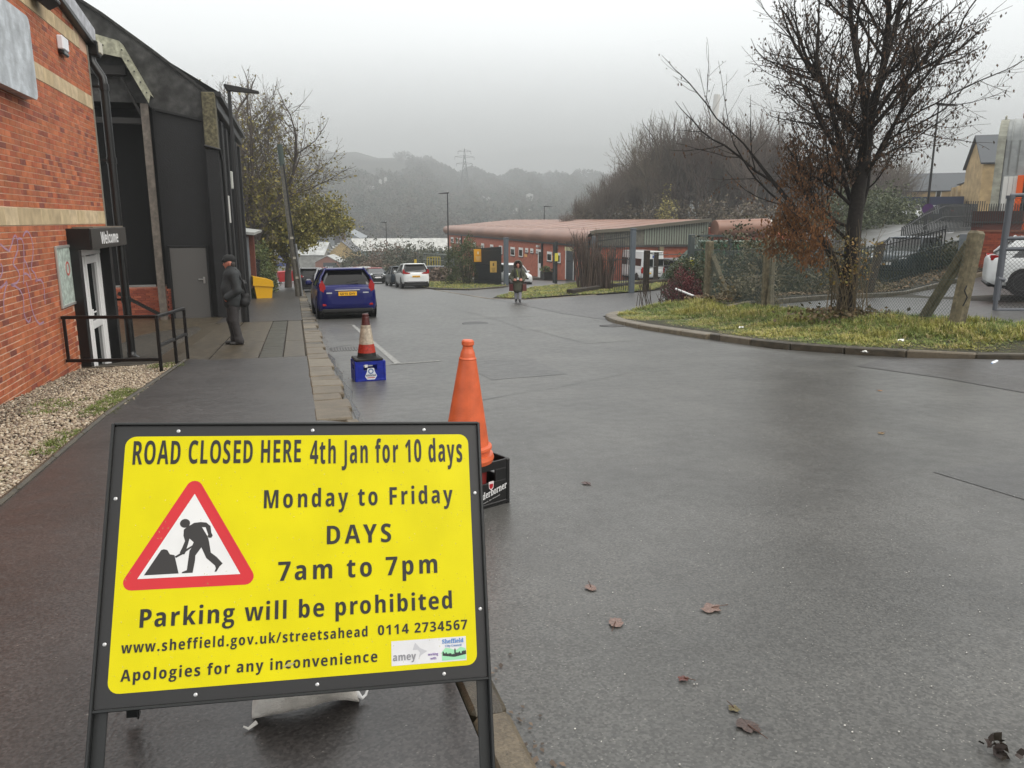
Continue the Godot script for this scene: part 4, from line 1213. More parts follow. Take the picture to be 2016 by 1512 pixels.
func sheds() -> void:
	var root := thing("lean_to_shed", "low shed past the black hall with blue grey metal doors and a brick pier", "shed")
	var gz := land(-2, 40)
	var grey := um(Color(0.46, 0.50, 0.53), 0.5, T.streak, 0.5)
	bx("wall", root, um(Color(0.33, 0.25, 0.21), 0.8, T.fine, 4.0), 37.3, 46.5, -3.2, 0.95, -6, -2.25)
	for q in [[37.6, 39.4], [39.45, 41.2]]:
		bx("metal_door", root, grey, q[0], q[1], gz - 0.2, 0.72, -2.25, -2.16, 0.01)
	bx("rust_patch", root, sm(Color(0.5, 0.33, 0.2), 0.8), 37.7, 39.0, gz - 0.1, gz + 0.8, -2.16, -2.155)
	bx("brick_pier", root, um(Color(0.48, 0.26, 0.2), 0.8, T.fine, 5.0, T.blotch, 1.0), 41.3, 42.0, -3.0, 0.85, -2.3, -1.93, 0.01)
	var rf := MB.new(); rf.box(Vector3(-3.9, 1.15, -41.9), Vector3(4.4, 0.12, 9.6), Basis(Vector3.BACK, -0.12))
	obj("roof", rf, sm(Color(0.62, 0.63, 0.62), 0.5), root)
	# iron fence and ivy hedge beyond
	var fn := thing("iron_fence", "dark vertical bar fence between the brick pier and the ivy hedge", "fence")
	for i in 24:
		var s := 42.2 + i * 0.28
		var b := MB.new(); b.bar(at(-2.0, s, 0), at(-2.0, s, 2.0), 0.05, 0.05)
		obj("bar", b, sm(Color(0.08, 0.085, 0.09), 0.5), fn)
	var rb := MB.new(); rb.bar(at(-2.0, 42.1, 1.8), at(-2.0, 49, 1.8), 0.05, 0.05); rb.bar(at(-2.0, 42.1, 0.3), at(-2.0, 49, 0.3), 0.05, 0.05)
	obj("rail", rb, sm(Color(0.08, 0.085, 0.09), 0.5), fn)
	bush("ivy_hedge", "tall ivy covered hedge overhanging the left footpath behind the yellow bin", "hedge", at(-2.2, 50.0), Vector3(0.95, 2.9, 4.5), 1500, 0.16, Color(0.05, 0.075, 0.02), Color(0.12, 0.13, 0.04), 4)
	bush("ivy_hedge", "second dark hedge further down the left footpath by the red bins", "hedge", at(-2.6, 64.0), Vector3(1.2, 2.6, 7), 1500, 0.2, Color(0.05, 0.06, 0.025), Color(0.10, 0.10, 0.05), 5)
	# yellow grit bin
	var gb := thing("grit_bin", "bright yellow plastic grit bin with its lid ajar on the left footpath", "grit bin", at(-1.6, 40.3, 0.05), 0.15)
	var yl := um(Color(0.95, 0.72, 0.03), 0.4, T.fine, 1.0)
	var lowb := MB.new()
	lowb.prism(PackedVector2Array([Vector2(-0.36, 0), Vector2(0.36, 0), Vector2(0.44, 0.62), Vector2(-0.44, 0.62)]), -0.36, 0.36)
	obj("tub", lowb, yl, gb)
	lowb = MB.new()
	lowb.prism(PackedVector2Array([Vector2(-0.50, 0.64), Vector2(0.47, 0.55), Vector2(0.44, 0.84), Vector2(0.25, 0.92), Vector2(-0.48, 1.08)]), -0.42, 0.42)
	obj("lid", lowb, yl, gb)
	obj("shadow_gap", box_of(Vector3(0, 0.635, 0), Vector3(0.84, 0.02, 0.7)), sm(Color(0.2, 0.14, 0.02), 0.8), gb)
	var sk := thing("green_sack", "round mossy green sack slumped against the yellow grit bin", "sack", at(-2.0, 40.6, 0.02))
	var sb := MB.new(); sb.ball(Vector3(0, 0.24, 0), Vector3(0.3, 0.3, 0.3), 12)
	obj("bundle", sb, um(Color(0.36, 0.45, 0.2), 0.9, T.dirt, 2.0), sk)


func wheelie(called: String, label: String, p: Vector3, turn: float, color: Color, s := 1.0) -> void:
	var root := thing(called, label, "bin", p, turn, "bins on the left footpath")
	var b := MB.new()
	b.prism(PackedVector2Array([Vector2(-0.55, 0.18), Vector2(0.55, 0.18), Vector2(0.66, 1.05), Vector2(-0.66, 1.05)]), -0.48, 0.48, Transform3D(Basis().scaled(Vector3.ONE * s), Vector3.ZERO))
	obj("tub", b, sm(color, 0.5), root)
	b = MB.new(); b.box(Vector3(0, 1.1, 0) * s, Vector3(1.4, 0.1, 1.04) * s, Basis(Vector3.BACK, 0.06), 0.03)
	obj("lid", b, sm(color, 0.5), root)
	for x in [-0.45, 0.45]:
		for z in [-0.35, 0.35]:
			b = MB.new(); b.tube(Vector3(x - 0.03, 0.1, z) * s, Vector3(x + 0.03, 0.1, z) * s, 0.1 * s, 0.1 * s, 10)
			obj("wheel", b, sm(Color(0.05, 0.05, 0.05), 0.7), root)


func lamp_post(label: String, base: Vector3, tall: float, turn: float, arm := 0.75, r := 0.06) -> Node3D:
	var root := thing("street_lamp", label, "street lamp", base, turn, "black street lamps along the road")
	var bm := sm(Color(0.045, 0.045, 0.05), 0.4)
	var b := MB.new(); b.lathe([Vector2(r * 1.5, -0.3), Vector2(r * 1.5, 1.1), Vector2(r * 1.05, 1.2), Vector2(r * 0.62, tall)], 12)
	obj("column", b, bm, root)
	b = MB.new()
	b.prism(PackedVector2Array([Vector2(-0.12, 0.02), Vector2(arm * 0.3, -0.02), Vector2(arm, -0.10), Vector2(arm + 0.03, -0.15), Vector2(-0.05, -0.13)]), -0.11, 0.11, Transform3D(Basis(), Vector3(0, tall + 0.05, 0)))
	obj("lantern", b, bm, root)
	b = MB.new(); b.box(Vector3(arm * 0.66, tall - 0.08, 0), Vector3(arm * 0.5, 0.02, 0.18))
	obj("lens", b, sm(Color(0.35, 0.35, 0.34), 0.3), root)
	b = MB.new(); b.lathe([Vector2(0.05, 0), Vector2(0.05, 0.07), Vector2(0.012, 0.09), Vector2(0.008, 0.25)], 8, Transform3D(Basis(), Vector3(0.02, tall + 0.06, 0)))
	obj("photocell", b, sm(Color(0.75, 0.75, 0.75), 0.4), root)
	return root


func left_street() -> void:
	lamp_post("black street lamp in front of the black hall, behind the man in the flat cap", at(-1.4, 22.3), 6.15, 0.15, 0.72, 0.07)
	# leaning telegraph pole
	var p := at(0.1, 41.2)
	var root := thing("telegraph_pole", "leaning grey wooden telegraph pole with a steel cable guard by the parked cars", "pole", p)
	var top := Vector3(-0.5, 7.5, 0.0)
	var b := MB.new(); b.tube(Vector3(0, -0.3, 0), top, 0.15, 0.11, 12)
	obj("shaft", b, um(Color(0.50, 0.485, 0.45), 0.85, T.streak, 1.5, T.blotch, 0.4), root)
	b = MB.new(); b.tube(top * 0.87, top * 1.005, 0.135, 0.135, 12)
	obj("sleeve", b, sm(Color(0.2, 0.25, 0.23), 0.6), root)
	b = MB.new(); b.path([Vector3(0.17, 0, 0.14), Vector3(0.17, 0, 0.14) + top * 0.36], [0.06], 8)
	obj("cable_guard", b, sm(Color(0.55, 0.56, 0.57), 0.35, 0.7), root)
	b = MB.new(); b.path([Vector3(0.12, 0, 0.12) + top * 0.36, Vector3(0.09, 0, 0.12) + top * 0.6, Vector3(0.07, 0, 0.1) + top * 0.88], [0.04], 6)
	obj("cable", b, sm(Color(0.08, 0.08, 0.08), 0.6), root)
	for i in 3:
		obj("notice_band", box_of(Vector3(-0.07 * (0.6 + i), 1.0 + i * 1.0, 0.15), Vector3(0.16, 0.12, 0.03)), sm(Color(0.62, 0.6, 0.55), 0.6), root)
	wheelie("red_bin", "red four wheeled bin with its lid up on the left footpath", at(-1.0, 77, 0.05), 0.2, Color(0.62, 0.06, 0.08))
	wheelie("red_bin", "second red bin just behind the open lidded one", at(-0.2, 80.5, 0.05), -0.1, Color(0.6, 0.07, 0.1))


# ---------------------------------------------------------------- trees and bushes
func leaf_mesh(b: MB, p: Vector3, s: float, r: RandomNumberGenerator) -> void:
	var d := Vector3(r.randf_range(-1, 1), r.randf_range(-0.7, 1), r.randf_range(-1, 1)).normalized()
	var e := d.cross(Vector3(r.randf_range(-1, 1), r.randf_range(-1, 1), r.randf_range(-1, 1))).normalized()
	b.quad(p, p + (d * 0.5 + e * 0.32) * s, p + d * s, p + (d * 0.5 - e * 0.32) * s)


func bush(called: String, label: String, category: String, base: Vector3, r: Vector3, leaves: int, size: float, c0: Color, c1: Color, sd: int, group := "", shell := 0.55) -> Node3D:
	var root := thing(called, label, category, base, 0.0, group)
	var q := RandomNumberGenerator.new(); q.seed = sd
	var f := FastNoiseLite.new(); f.seed = sd; f.frequency = 0.9; f.fractal_octaves = 3
	var b := MB.new()
	for i in leaves:
		var a := q.randf() * TAU; var h := pow(q.randf(), 0.9)
		var d := Vector3(cos(a) * sqrt(1.0 - h * h), h, sin(a) * sqrt(1.0 - h * h))
		var k := (1.0 + f.get_noise_3d(d.x * 2.2, d.y * 2.2, d.z * 2.2) * 0.55) * lerpf(shell, 1.0, sqrt(q.randf()))
		var p := Vector3(d.x * r.x, d.y * r.y, d.z * r.z) * k
		p.y = maxf(p.y, 0.03)
		b.col = c0.lerp(c1, clampf(q.randf() * 0.8 + f.get_noise_3d(p.x, p.y, p.z) * 0.8, 0, 1)) * q.randf_range(0.75, 1.25)
		for n in 3: leaf_mesh(b, p + Vector3(q.randf_range(-1, 1), q.randf_range(-1, 1), q.randf_range(-1, 1)) * size * 0.6, size * q.randf_range(0.6, 1.2), q)
	if not M.has("leaf"):
		M.leaf = vcol(0.65); M.leaf.backlight_enabled = true; M.leaf.backlight = Color(0.3, 0.33, 0.15)
		M.twig = vcol(0.9)
	obj("foliage", b, M.leaf, root)
	var st := MB.new()
	st.col = Color(0.05, 0.04, 0.03)
	for i in 14:
		var a := q.randf() * TAU
		st.path([Vector3(cos(a) * r.x * 0.15, -0.1, sin(a) * r.z * 0.15), Vector3(cos(a) * r.x * 0.35, r.y * 0.5, sin(a) * r.z * 0.35), Vector3(cos(a) * r.x * 0.7, r.y * 0.75, sin(a) * r.z * 0.7)], [0.04, 0.03, 0.01], 4)
	obj("stems", st, M.twig, root)
	return root


class Limbs:
	var wood: MB
	var twig: MB
	var tips := []
	var r := RandomNumberGenerator.new()
	var up := 0.12          # pull upwards
	var wander := 0.14
	var split := 3
	var cut := 0.010         # thinner than this is a twig
	var levels := 5
	var taper := 0.62
	var sides := 7
	var least := 0.0
	func limb(p: Vector3, d: Vector3, len_: float, rad: float, level: int) -> void:
		var n := 4 if level < 3 else 3
		var pts := [p]; var rs := [rad]
		var end := rad * (0.72 if level < levels else 0.35)
		var kids := []
		for i in n:
			d = (d + Vector3(r.randfn(), r.randfn(), r.randfn()) * wander + Vector3(0, up, 0)).normalized()
			p += d * len_ / n
			pts.append(p); rs.append(maxf(least, lerpf(rad, end, (i + 1.0) / n)))
			if level < levels and (i > 0 or level > 1):
				kids.append([p, d, rs[-1]])
		var b := wood if rad > cut else twig
		b.path(pts, rs, maxi(3, sides - level) if rad > cut else 3, false)
		if level >= levels - 1:
			for q in pts.slice(1): tips.append([q, d])
		if level >= levels:
			return
		for q in kids:
			var side: Vector3 = q[1].cross(Vector3(r.randfn(), r.randfn(), r.randfn())).normalized()
			var a := r.randf_range(0.5, 1.0)
			limb(q[0], (q[1] * cos(a) + side * sin(a)).normalized(), len_ * r.randf_range(0.5, 0.78), q[2] * r.randf_range(0.45, taper), level + 1)
		limb(p, d, len_ * r.randf_range(0.6, 0.8), end, level + 1)


func trees() -> void:
	if not M.has("leaf"):
		M.leaf = vcol(0.65); M.leaf.backlight_enabled = true; M.leaf.backlight = Color(0.3, 0.33, 0.15)
		M.twig = vcol(0.9)
	M.bark = um(Color(0.235, 0.205, 0.185), 0.9, T.streak, 2.0, T.dirt, 1.0, T.bump, 0.5)
	M.bark_far = sm(Color(0.26, 0.22, 0.19), 0.9)
	alder()
	left_trees()
	belt()


func alder() -> void:
	var base := at(11.38, 14.02)
	var root := thing("alder_tree", "big dark alder with bare black limbs and hanging brown leaves on the right verge", "tree", base)
	var t := Limbs.new(); t.wood = MB.new(); t.twig = MB.new()
	t.r.seed = 8; t.levels = 5; t.up = 0.07; t.cut = 0.007; t.least = 0.0035; t.wander = 0.10; t.sides = 9
	var tr := MB.new()
	var pts := [Vector3(0, -0.2, 0), Vector3(0.02, 0.4, 0), Vector3(0.03, 1.2, 0.02), Vector3(0.03, 2.0, 0), Vector3(0.08, 2.8, -0.02), Vector3(0.13, 3.5, 0.0), Vector3(0.16, 4.1, 0)]
	tr.path(pts, [0.25, 0.19, 0.165, 0.155, 0.145, 0.13, 0.115], 14)
	# the main limbs, as they leave the trunk: x is across the view
	var ax := Vector3(0.777, 0, 0.629); var az := Vector3(-0.629, 0, 0.777)    # across the view from the street, and towards it
	for q in [[3.8, -0.8, 0.7, 0.2, 1.35, 0.055], [3.6, -0.7, 0.8, -0.3, 1.45, 0.058], [2.6, -0.5, 0.9, 0.2, 1.75, 0.07], [2.2, -0.5, 0.9, -0.3, 1.25, 0.055], [4.0, -0.45, 0.95, 0.15, 1.7, 0.07], [4.1, 0.05, 1.0, -0.1, 1.6, 0.075], [4.0, 0.3, 1.0, 0.1, 1.55, 0.07], [3.8, 0.65, 0.75, 0.2, 0.95, 0.05], [3.9, 0.5, 0.9, -0.3, 1.2, 0.055], [2.7, 0.28, 0.98, 0.3, 1.4, 0.05], [2.0, 0.32, 0.95, -0.3, 1.1, 0.04], [3.2, 0.1, 0.8, 0.8, 1.1, 0.05], [3.3, 0.0, 0.7, -0.9, 1.1, 0.05], [1.6, -0.85, 0.45, 0.1, 1.05, 0.04], [1.3, -0.9, 0.3, 0.5, 0.85, 0.03], [1.9, -0.8, 0.45, -0.5, 0.95, 0.04], [2.3, -0.8, 0.5, 0.3, 0.95, 0.04], [2.9, -0.7, 0.6, 0.6, 1.05, 0.045], [3.0, 0.55, 0.65, 0.6, 0.8, 0.04]]:
		var p := Vector3(0.03 + 0.02 * q[0], q[0], 0)
		t.limb(p, (ax * q[1] + Vector3.UP * q[2] + az * q[3]).normalized(), q[4], q[5], 1)
	# a low fallen limb leaning out to the left
	var fl := MB.new()
	var lp := func(x: float, y: float) -> Vector3: return ax * x + az * 0.25 + Vector3(0, y, 0)
	fl.path([ax * -0.05 + Vector3(0, 0.8, 0), lp.call(-0.5, 1.6), lp.call(-1.0, 2.15), lp.call(-1.65, 2.9), lp.call(-2.3, 3.7)], [0.075, 0.07, 0.06, 0.042, 0.02], 8)
	obj("low_limb", fl, M.bark, root)
	t.limb(lp.call(-1.65, 2.9), (ax * -1.0 + Vector3(0, 0.35, 0)).normalized(), 1.3, 0.03, 3)
	t.limb(lp.call(-1.0, 2.15), (ax * -1.0 + Vector3(0, 0.5, 0)).normalized(), 1.3, 0.028, 3)
	t.limb(lp.call(-2.3, 3.7), (ax * -0.8 + Vector3(0, 0.8, 0)).normalized(), 1.2, 0.02, 3)
	obj("trunk", tr, M.bark, root)
	obj("limbs", t.wood, M.bark, root)
	t.twig.col = Color(0.05, 0.04, 0.034)
	obj("twigs", t.twig, M.bark_far, root).set_meta("kind", "stuff")
	var lb := MB.new()
	var n := 0
	for q in t.tips:
		var low := clampf((4.1 - q[0].y) / 2.2, 0.0, 1.0) * (1.0 if q[0].dot(ax) < -0.4 else 0.1)
		if q[0].y < 2.6 and q[0].dot(ax) > -0.3: continue
		var many := 1 if t.r.randf() < 0.28 + low * 0.4 else 0
		for k in many + (1 if t.r.randf() < low else 0):
			var p: Vector3 = q[0] + Vector3(t.r.randfn(), t.r.randfn(), t.r.randfn()) * 0.05
			lb.col = Color(0.055, 0.035, 0.022).lerp(Color(0.20, 0.085, 0.025), clampf(low * 0.8 + t.r.randf_range(-0.1, 0.35), 0, 1)) * t.r.randf_range(0.7, 1.3)
			var hang := Vector3(t.r.randf_range(-0.4, 0.4), -1.0, t.r.randf_range(-0.4, 0.4)).normalized()
			var s := t.r.randf_range(0.04, 0.085)
			var e := hang.cross(Vector3(t.r.randfn(), 0, t.r.randfn())).normalized() * s * 0.26
			lb.quad(p, p + hang * s * 0.5 + e, p + hang * s, p + hang * s * 0.5 - e)
			lb.quad(p, p + hang * s * 0.4 + e.cross(hang), p + hang * s * 0.9, p + hang * s * 0.5 - e.cross(hang))
			n += 1
	obj("dead_leaves", lb, M.leaf, root).set_meta("kind", "stuff")
	# suckers and ivy round the foot
	var sk := thing("ivy_suckers", "bare stems with a few yellow ivy leaves round the alder's foot", "shrub", at(11.2, 13.8))
	var sb := MB.new(); var ib := MB.new()
	var r := RandomNumberGenerator.new(); r.seed = 71
	for i in 46:
		var a := r.randf() * TAU; var rr := r.randf_range(0.05, 0.5)
		var p := Vector3(cos(a) * rr, 0, sin(a) * rr)
		var lean := Vector3(r.randf_range(-0.35, 0.35), 1, r.randf_range(-0.3, 0.3))
		var hh := r.randf_range(0.5, 2.3)
		sb.col = Color(0.13, 0.10, 0.06) * r.randf_range(0.6, 1.4)
		var line := []
		for k in 5: line.append(p + lean * hh * k / 4.0 + Vector3(sin(k * 1.3 + i) * 0.05, 0, cos(k + i) * 0.05))
		sb.path(line, [0.013, 0.011, 0.009, 0.006, 0.003], 4)
		for k in 3: if r.randf() < 0.6: sb.path([line[k + 1], line[k + 1] + Vector3(r.randfn() * 0.2, 0.25, r.randfn() * 0.2)], [0.005, 0.002], 3)
	for i in 420:
		var p := Vector3(r.randfn() * 0.28, r.randf_range(0.75, 1.75), r.randfn() * 0.25)
		ib.col = Color(0.17, 0.15, 0.03).lerp(Color(0.28, 0.15, 0.05), r.randf()) * r.randf_range(0.5, 1.3)
		leaf_mesh(ib, p, r.randf_range(0.04, 0.09), r)
	for i in 900:
		var p := Vector3(r.randfn() * 0.5, r.randf_range(0.0, 0.25), r.randfn() * 0.4)
		ib.col = Color(0.17, 0.10, 0.05).lerp(Color(0.09, 0.08, 0.03), r.randf()) * r.randf_range(0.6, 1.3)
		leaf_mesh(ib, p, r.randf_range(0.05, 0.13), r)
	obj("stems", sb, M.twig, sk); obj("ivy_leaves", ib, M.leaf, sk)


func bare_tree(called: String, label: String, base: Vector3, height: float, rad: float, sd: int, levels: int, up: float, leaves: float, lc0: Color, lc1: Color, group := "", spread := 0.6, bark := Color(0.11, 0.088, 0.07), least := 0.012) -> Node3D:
	var root := thing(called, label, "tree", base, 0.0, group)
	var t := Limbs.new(); t.wood = MB.new(); t.twig = MB.new()
	t.r.seed = sd; t.levels = levels; t.up = up; t.cut = 0.03; t.sides = 7; t.wander = 0.13; t.taper = 0.6; t.least = least
	t.wood.col = bark * 0.7; t.twig.col = bark
	var tr := MB.new(); tr.col = bark * 0.8
	var th := height * 0.22
	tr.path([Vector3(0, -0.4, 0), Vector3(t.r.randfn() * 0.1, th * 0.5, 0), Vector3(t.r.randfn() * 0.15, th, 0)], [rad * 1.25, rad, rad * 0.85], 9)
	obj("trunk", tr, M.twig, root)
	for i in 5:
		var a := TAU * i / 5.0 + t.r.randf()
		var d := Vector3(cos(a) * spread, 1, sin(a) * spread).normalized()
		t.limb(Vector3(0, th * t.r.randf_range(0.75, 1.0), 0), d, height * 0.27, rad * t.r.randf_range(0.4, 0.6), 1)
	t.limb(Vector3(0, th, 0), Vector3(0.05, 1, 0), height * 0.28, rad * 0.7, 1)
	obj("limbs", t.wood, M.twig, root)
	var tw := obj("twigs", t.twig, M.twig, root); tw.set_meta("kind", "stuff")
	if leaves > 0.0:
		var lb := MB.new()
		for q in t.tips:
			var x: Vector3 = q[0]
			var chance := leaves * clampf(1.5 - x.y / height * 1.45, 0.03, 1.0)
			while chance > 0:
				if t.r.randf() < chance:
					lb.col = lc0.lerp(lc1, t.r.randf()) * t.r.randf_range(0.7, 1.3)
					leaf_mesh(lb, x + Vector3(t.r.randfn(), t.r.randfn(), t.r.randfn()) * 0.25, t.r.randf_range(0.12, 0.26), t.r)
				chance -= 1.0
		obj("leaves", lb, M.leaf, root).set_meta("kind", "stuff")
	return root


func left_trees() -> void:
	bare_tree("lime_tree", "nearer left tree with yellow green autumn leaves over the telegraph pole", at(-0.6, 60.0), 9.8, 0.24, 5, 5, 0.03, 6.0, Color(0.24, 0.195, 0.03), Color(0.15, 0.15, 0.035), "", 1.0)
	bare_tree("lime_tree", "taller left tree with a bare brown crown rising behind the black hall", at(-2.6, 55.0), 14.6, 0.34, 17, 6, 0.06, 0.35, Color(0.22, 0.17, 0.03), Color(0.15, 0.14, 0.03), "", 1.0, Color(0.12, 0.10, 0.085), 0.011)


func belt() -> void:
	# the belt of bare trees behind the low building: four kinds, set out singly
	var kinds := []
	for k in 4:
		kinds.append(bare_tree("bare_tree", "", Vector3.ZERO, 14.0, 0.24, 40 + k, 5, 0.14, 0.0, Color.BLACK, Color.BLACK, "bare trees behind the low brick building", 0.5, [Color(0.13, 0.10, 0.08), Color(0.115, 0.085, 0.07), Color(0.14, 0.115, 0.085), Color(0.12, 0.10, 0.08)][k]))
	var n := 0
	var used := [false, false, false, false]
	var rows := [[105.0, 1112.0, 1500.0, 30.0], [118.0, 1150.0, 1760.0, 32.0], [135.0, 1190.0, 1760.0, 38.0]]
	for row in rows:
		var px: float = row[1]
		while px < row[2]:
			var dist: float = row[0] + rng.randf_range(-5, 5)
			var a := atan((px - 1008.0) / 1514.0) + deg_to_rad(15.6)
			var x := dist * sin(a); var s := dist * cos(a)
			# the belt's outline: low at its left end, highest at the right
			var tall := lerpf(4.5, 10.7, clampf((px - 1105.0) / 75.0, 0, 1)) + 7.0 * ss(1170.0, 1310.0, px) + rng.randf_range(-1.2, 1.0)
			if px > 1520: tall *= 0.8
			var k := n % 4
			var label: String = "bare brown tree in the " + ["front", "middle", "back"][rows.find(row)] + " row of the belt, " + ("at its low left end" if px < 1200 else "left of the white mast" if px < 1350 else "near the white mast" if px < 1420 else "behind the second barrel roof" if px < 1500 else "behind the alder")
			var base := Vector3(x, -2.2, -s)
			if not used[k]:
				used[k] = true
				kinds[k].transform = Transform3D(Basis(Vector3.UP, rng.randf() * TAU).scaled(Vector3.ONE * tall / 14.0), base)
				kinds[k].set_meta("label", label)
			else:
				copy(kinds[k], base, rng.randf() * TAU, label, "bare trees behind the low brick building", tall / 14.0)
			n += 1
			px += row[3] * rng.randf_range(0.75, 1.25)
	# undergrowth at their feet
	var ti := -1
	for q in [[1130, 104, 4.0, 3.2], [1180, 104, 5.0, 4.5], [1240, 102, 5.0, 5.0], [1300, 100, 5.0, 5.2], [1360, 99, 5.5, 5.0], [1420, 98, 5.5, 5.0], [1480, 90, 5.0, 5.0], [1545, 88, 5.0, 4.8], [1610, 86, 5.0, 4.5], [1690, 90, 5.0, 4.2]]:
		ti += 1
		var a := atan((q[0] - 1008.0) / 1514.0) + deg_to_rad(15.6)
		bush("thicket", "dense brown thicket under the bare tree belt, " + ["at its left tip", "left of the yellow green bush", "under the roof's highest point", "beside the yellow green bush", "by the white mast", "right of the white mast", "behind the second barrel roof", "left of the alder", "behind the alder's low limb", "behind the alder trunk"][ti], "thicket", Vector3(q[1] * sin(a), -1.6, -q[1] * cos(a)), Vector3(q[2], q[3], 3.5), 1300, 0.34, Color(0.085, 0.062, 0.045), Color(0.13, 0.105, 0.06), int(q[0]), "thickets under the bare trees", 0.3)
	var a2 := atan((1304 - 1008.0) / 1514.0) + deg_to_rad(15.6)
	bush("yellow_bush", "pale yellow green bush standing out against the dark tree belt", "bush", Vector3(96 * sin(a2), -1.0, -96 * cos(a2)), Vector3(1.6, 5.2, 1.5), 500, 0.28, Color(0.22, 0.19, 0.05), Color(0.28, 0.24, 0.08), 6, "", 0.2)


# ---------------------------------------------------------------- the valley: hills, woods, pylon, far buildings
func ray_at(px: float, dist: float) -> Vector2:      # x and s of a place by its bearing
	var a := atan((px - 1008.0) / 1514.0) + deg_to_rad(15.6)
	return Vector2(dist * sin(a), dist * cos(a))


func hill_height(az: float, r: float) -> float:      # az in degrees from the camera's axis
	var e := 4.9 - 0.5 * ss(-14.0, -9.0, az) - 1.5 * ss(-9.0, -2.0, az)
	e += 0.12 * sin(az * 1.7) + 0.06 * sin(az * 4.1 + 1.0)
	var ridge := tan(deg_to_rad(e)) * 1150.0
	var t := clampf((r - 360.0) / (1150.0 - 360.0), 0.0, 1.0)
	return lerpf(-15.0, ridge + 1.5, pow(t, 1.15)) - 60.0 * ss(1180.0, 1600.0, r) + 3.0 * sin(az * 2.3 + r * 0.012) * t


func hills() -> void:
	var rows := []
	for i in 34:
		var r := 300.0 + 40.0 * i
		var line := []
		for k in 61:
			var az := -44.0 + k * 1.5
			var a := deg_to_rad(az + 15.6)
			line.append(Vector3(r * sin(a), hill_height(az, r), -r * cos(a)))
		rows.append(line)
	var b := MB.new(); b.grid(rows)
	T.fields = noise_tex(FastNoiseLite.TYPE_SIMPLEX_SMOOTH, 0.01, 0.35, 1.0, 5, 512, 19)
	struct("hill", b, um(lin(0.10, 0.095, 0.055), 0.95, T.fields, 0.0035, T.dirt, 0.012))
	rows = []
	for i in 20:
		var r := 1700.0 + 55.0 * i
		var line := []
		for k in 50:
			var az := -48.0 + k * 2.0
			var a := deg_to_rad(az + 15.6)
			line.append(Vector3(r * sin(a), lerpf(-20.0, tan(deg_to_rad(5.0 + 0.5 * sin(az * 0.19) + 0.15 * sin(az * 0.8))) * 2600.0, ss(1700.0, 2700.0, r)), -r * cos(a)))
		rows.append(line)
	b = MB.new(); b.grid(rows)
	struct("far_hill", b, um(lin(0.09, 0.085, 0.06), 0.95, T.fields, 0.002))
	# low cloud lying on the tops
	var cl := FogVolume.new()
	cl.name = "low_cloud"
	cl.shape = RenderingServer.FOG_VOLUME_SHAPE_BOX
	cl.size = Vector3(4200, 130, 1700)
	var fm := FogMaterial.new(); fm.density = 0.0013; fm.albedo = Color(0.97, 0.98, 0.98)
	cl.material = fm
	add_child(cl)
	cl.position = Vector3(1800 * sin(deg_to_rad(15.6)), 140, -1800 * cos(deg_to_rad(15.6)))
	cl.rotation.y = deg_to_rad(-15.6)
	cl.set_meta("kind", "stuff"); tag(cl, "low grey cloud lying over the hilltops", "cloud")
	# the floor of the valley
	b = MB.new()
	rows = []
	for i in 12:
		var s := 285.0 + i * 40.0
		rows.append([Vector3(-700, -15.3, -s), Vector3(-60, -15.2, -s), Vector3(300, -15.2, -s), Vector3(900, -15.3, -s)])
	b.grid(rows)
	struct("valley_floor", b, M.earth)
	# bare woods on the slope
	var q := RandomNumberGenerator.new(); q.seed = 61
	var protos := []
	for k in 3:
		var m := MB.new()
		var r := RandomNumberGenerator.new(); r.seed = 90 + k
		m.col = Color(0.8, 0.8, 0.8)
		m.path([Vector3(0, -0.4, 0), Vector3(0, 0.5, 0)], [0.03, 0.015], 4)
		for i in 120:
			var a := r.randf() * TAU; var hh := r.randf()
			var w := 0.36 * sin(PI * clampf(hh * 0.85 + 0.15, 0, 1)) * sqrt(r.randf())
			m.col = Color(1, 1, 1) * r.randf_range(0.6, 1.25)
			leaf_mesh(m, Vector3(cos(a) * w, 0.18 + hh * 0.75, sin(a) * w), r.randf_range(0.06, 0.16), r)
		protos.append(m.mesh())
	var f := FastNoiseLite.new(); f.seed = 12; f.frequency = 0.006; f.fractal_octaves = 3
	for k in 3:
		var where := []; var cols := []
		for i in 5200:
			var az := q.randf_range(-24, 20)
			var r := 380.0 + 790.0 * pow(q.randf(), 0.75)
			var a := deg_to_rad(az + 15.6)
			var x := r * sin(a); var s := r * cos(a)
			var n := f.get_noise_2d(x, s)
			# open fields on the upper left
			var open := ss(-6.0, -10.0, az) * ss(760.0, 900.0, r)
			if n * 0.5 + 0.55 - open * 0.9 < q.randf() * 0.75: continue
			var k2 := q.randf_range(7.0, 13.0) * (1.0 - 0.45 * open)
			where.append(Transform3D(Basis(Vector3.UP, q.randf() * TAU).scaled(Vector3(k2 * q.randf_range(0.9, 1.4), k2, k2 * q.randf_range(0.9, 1.4))), Vector3(x, hill_height(az, r), -s)))
			cols.append((Color(0.085, 0.065, 0.05).lerp(Color(0.06, 0.06, 0.035), q.randf()) if q.randf() < 0.85 else Color(0.03, 0.045, 0.025)) * q.randf_range(0.7, 1.3))
		if not M.has("twig"): M.twig = vcol(0.9)
		scatter("hillside_wood", protos[k], M.twig, where, cols, self, "bare grey brown woods covering the misty hillside", "wood")


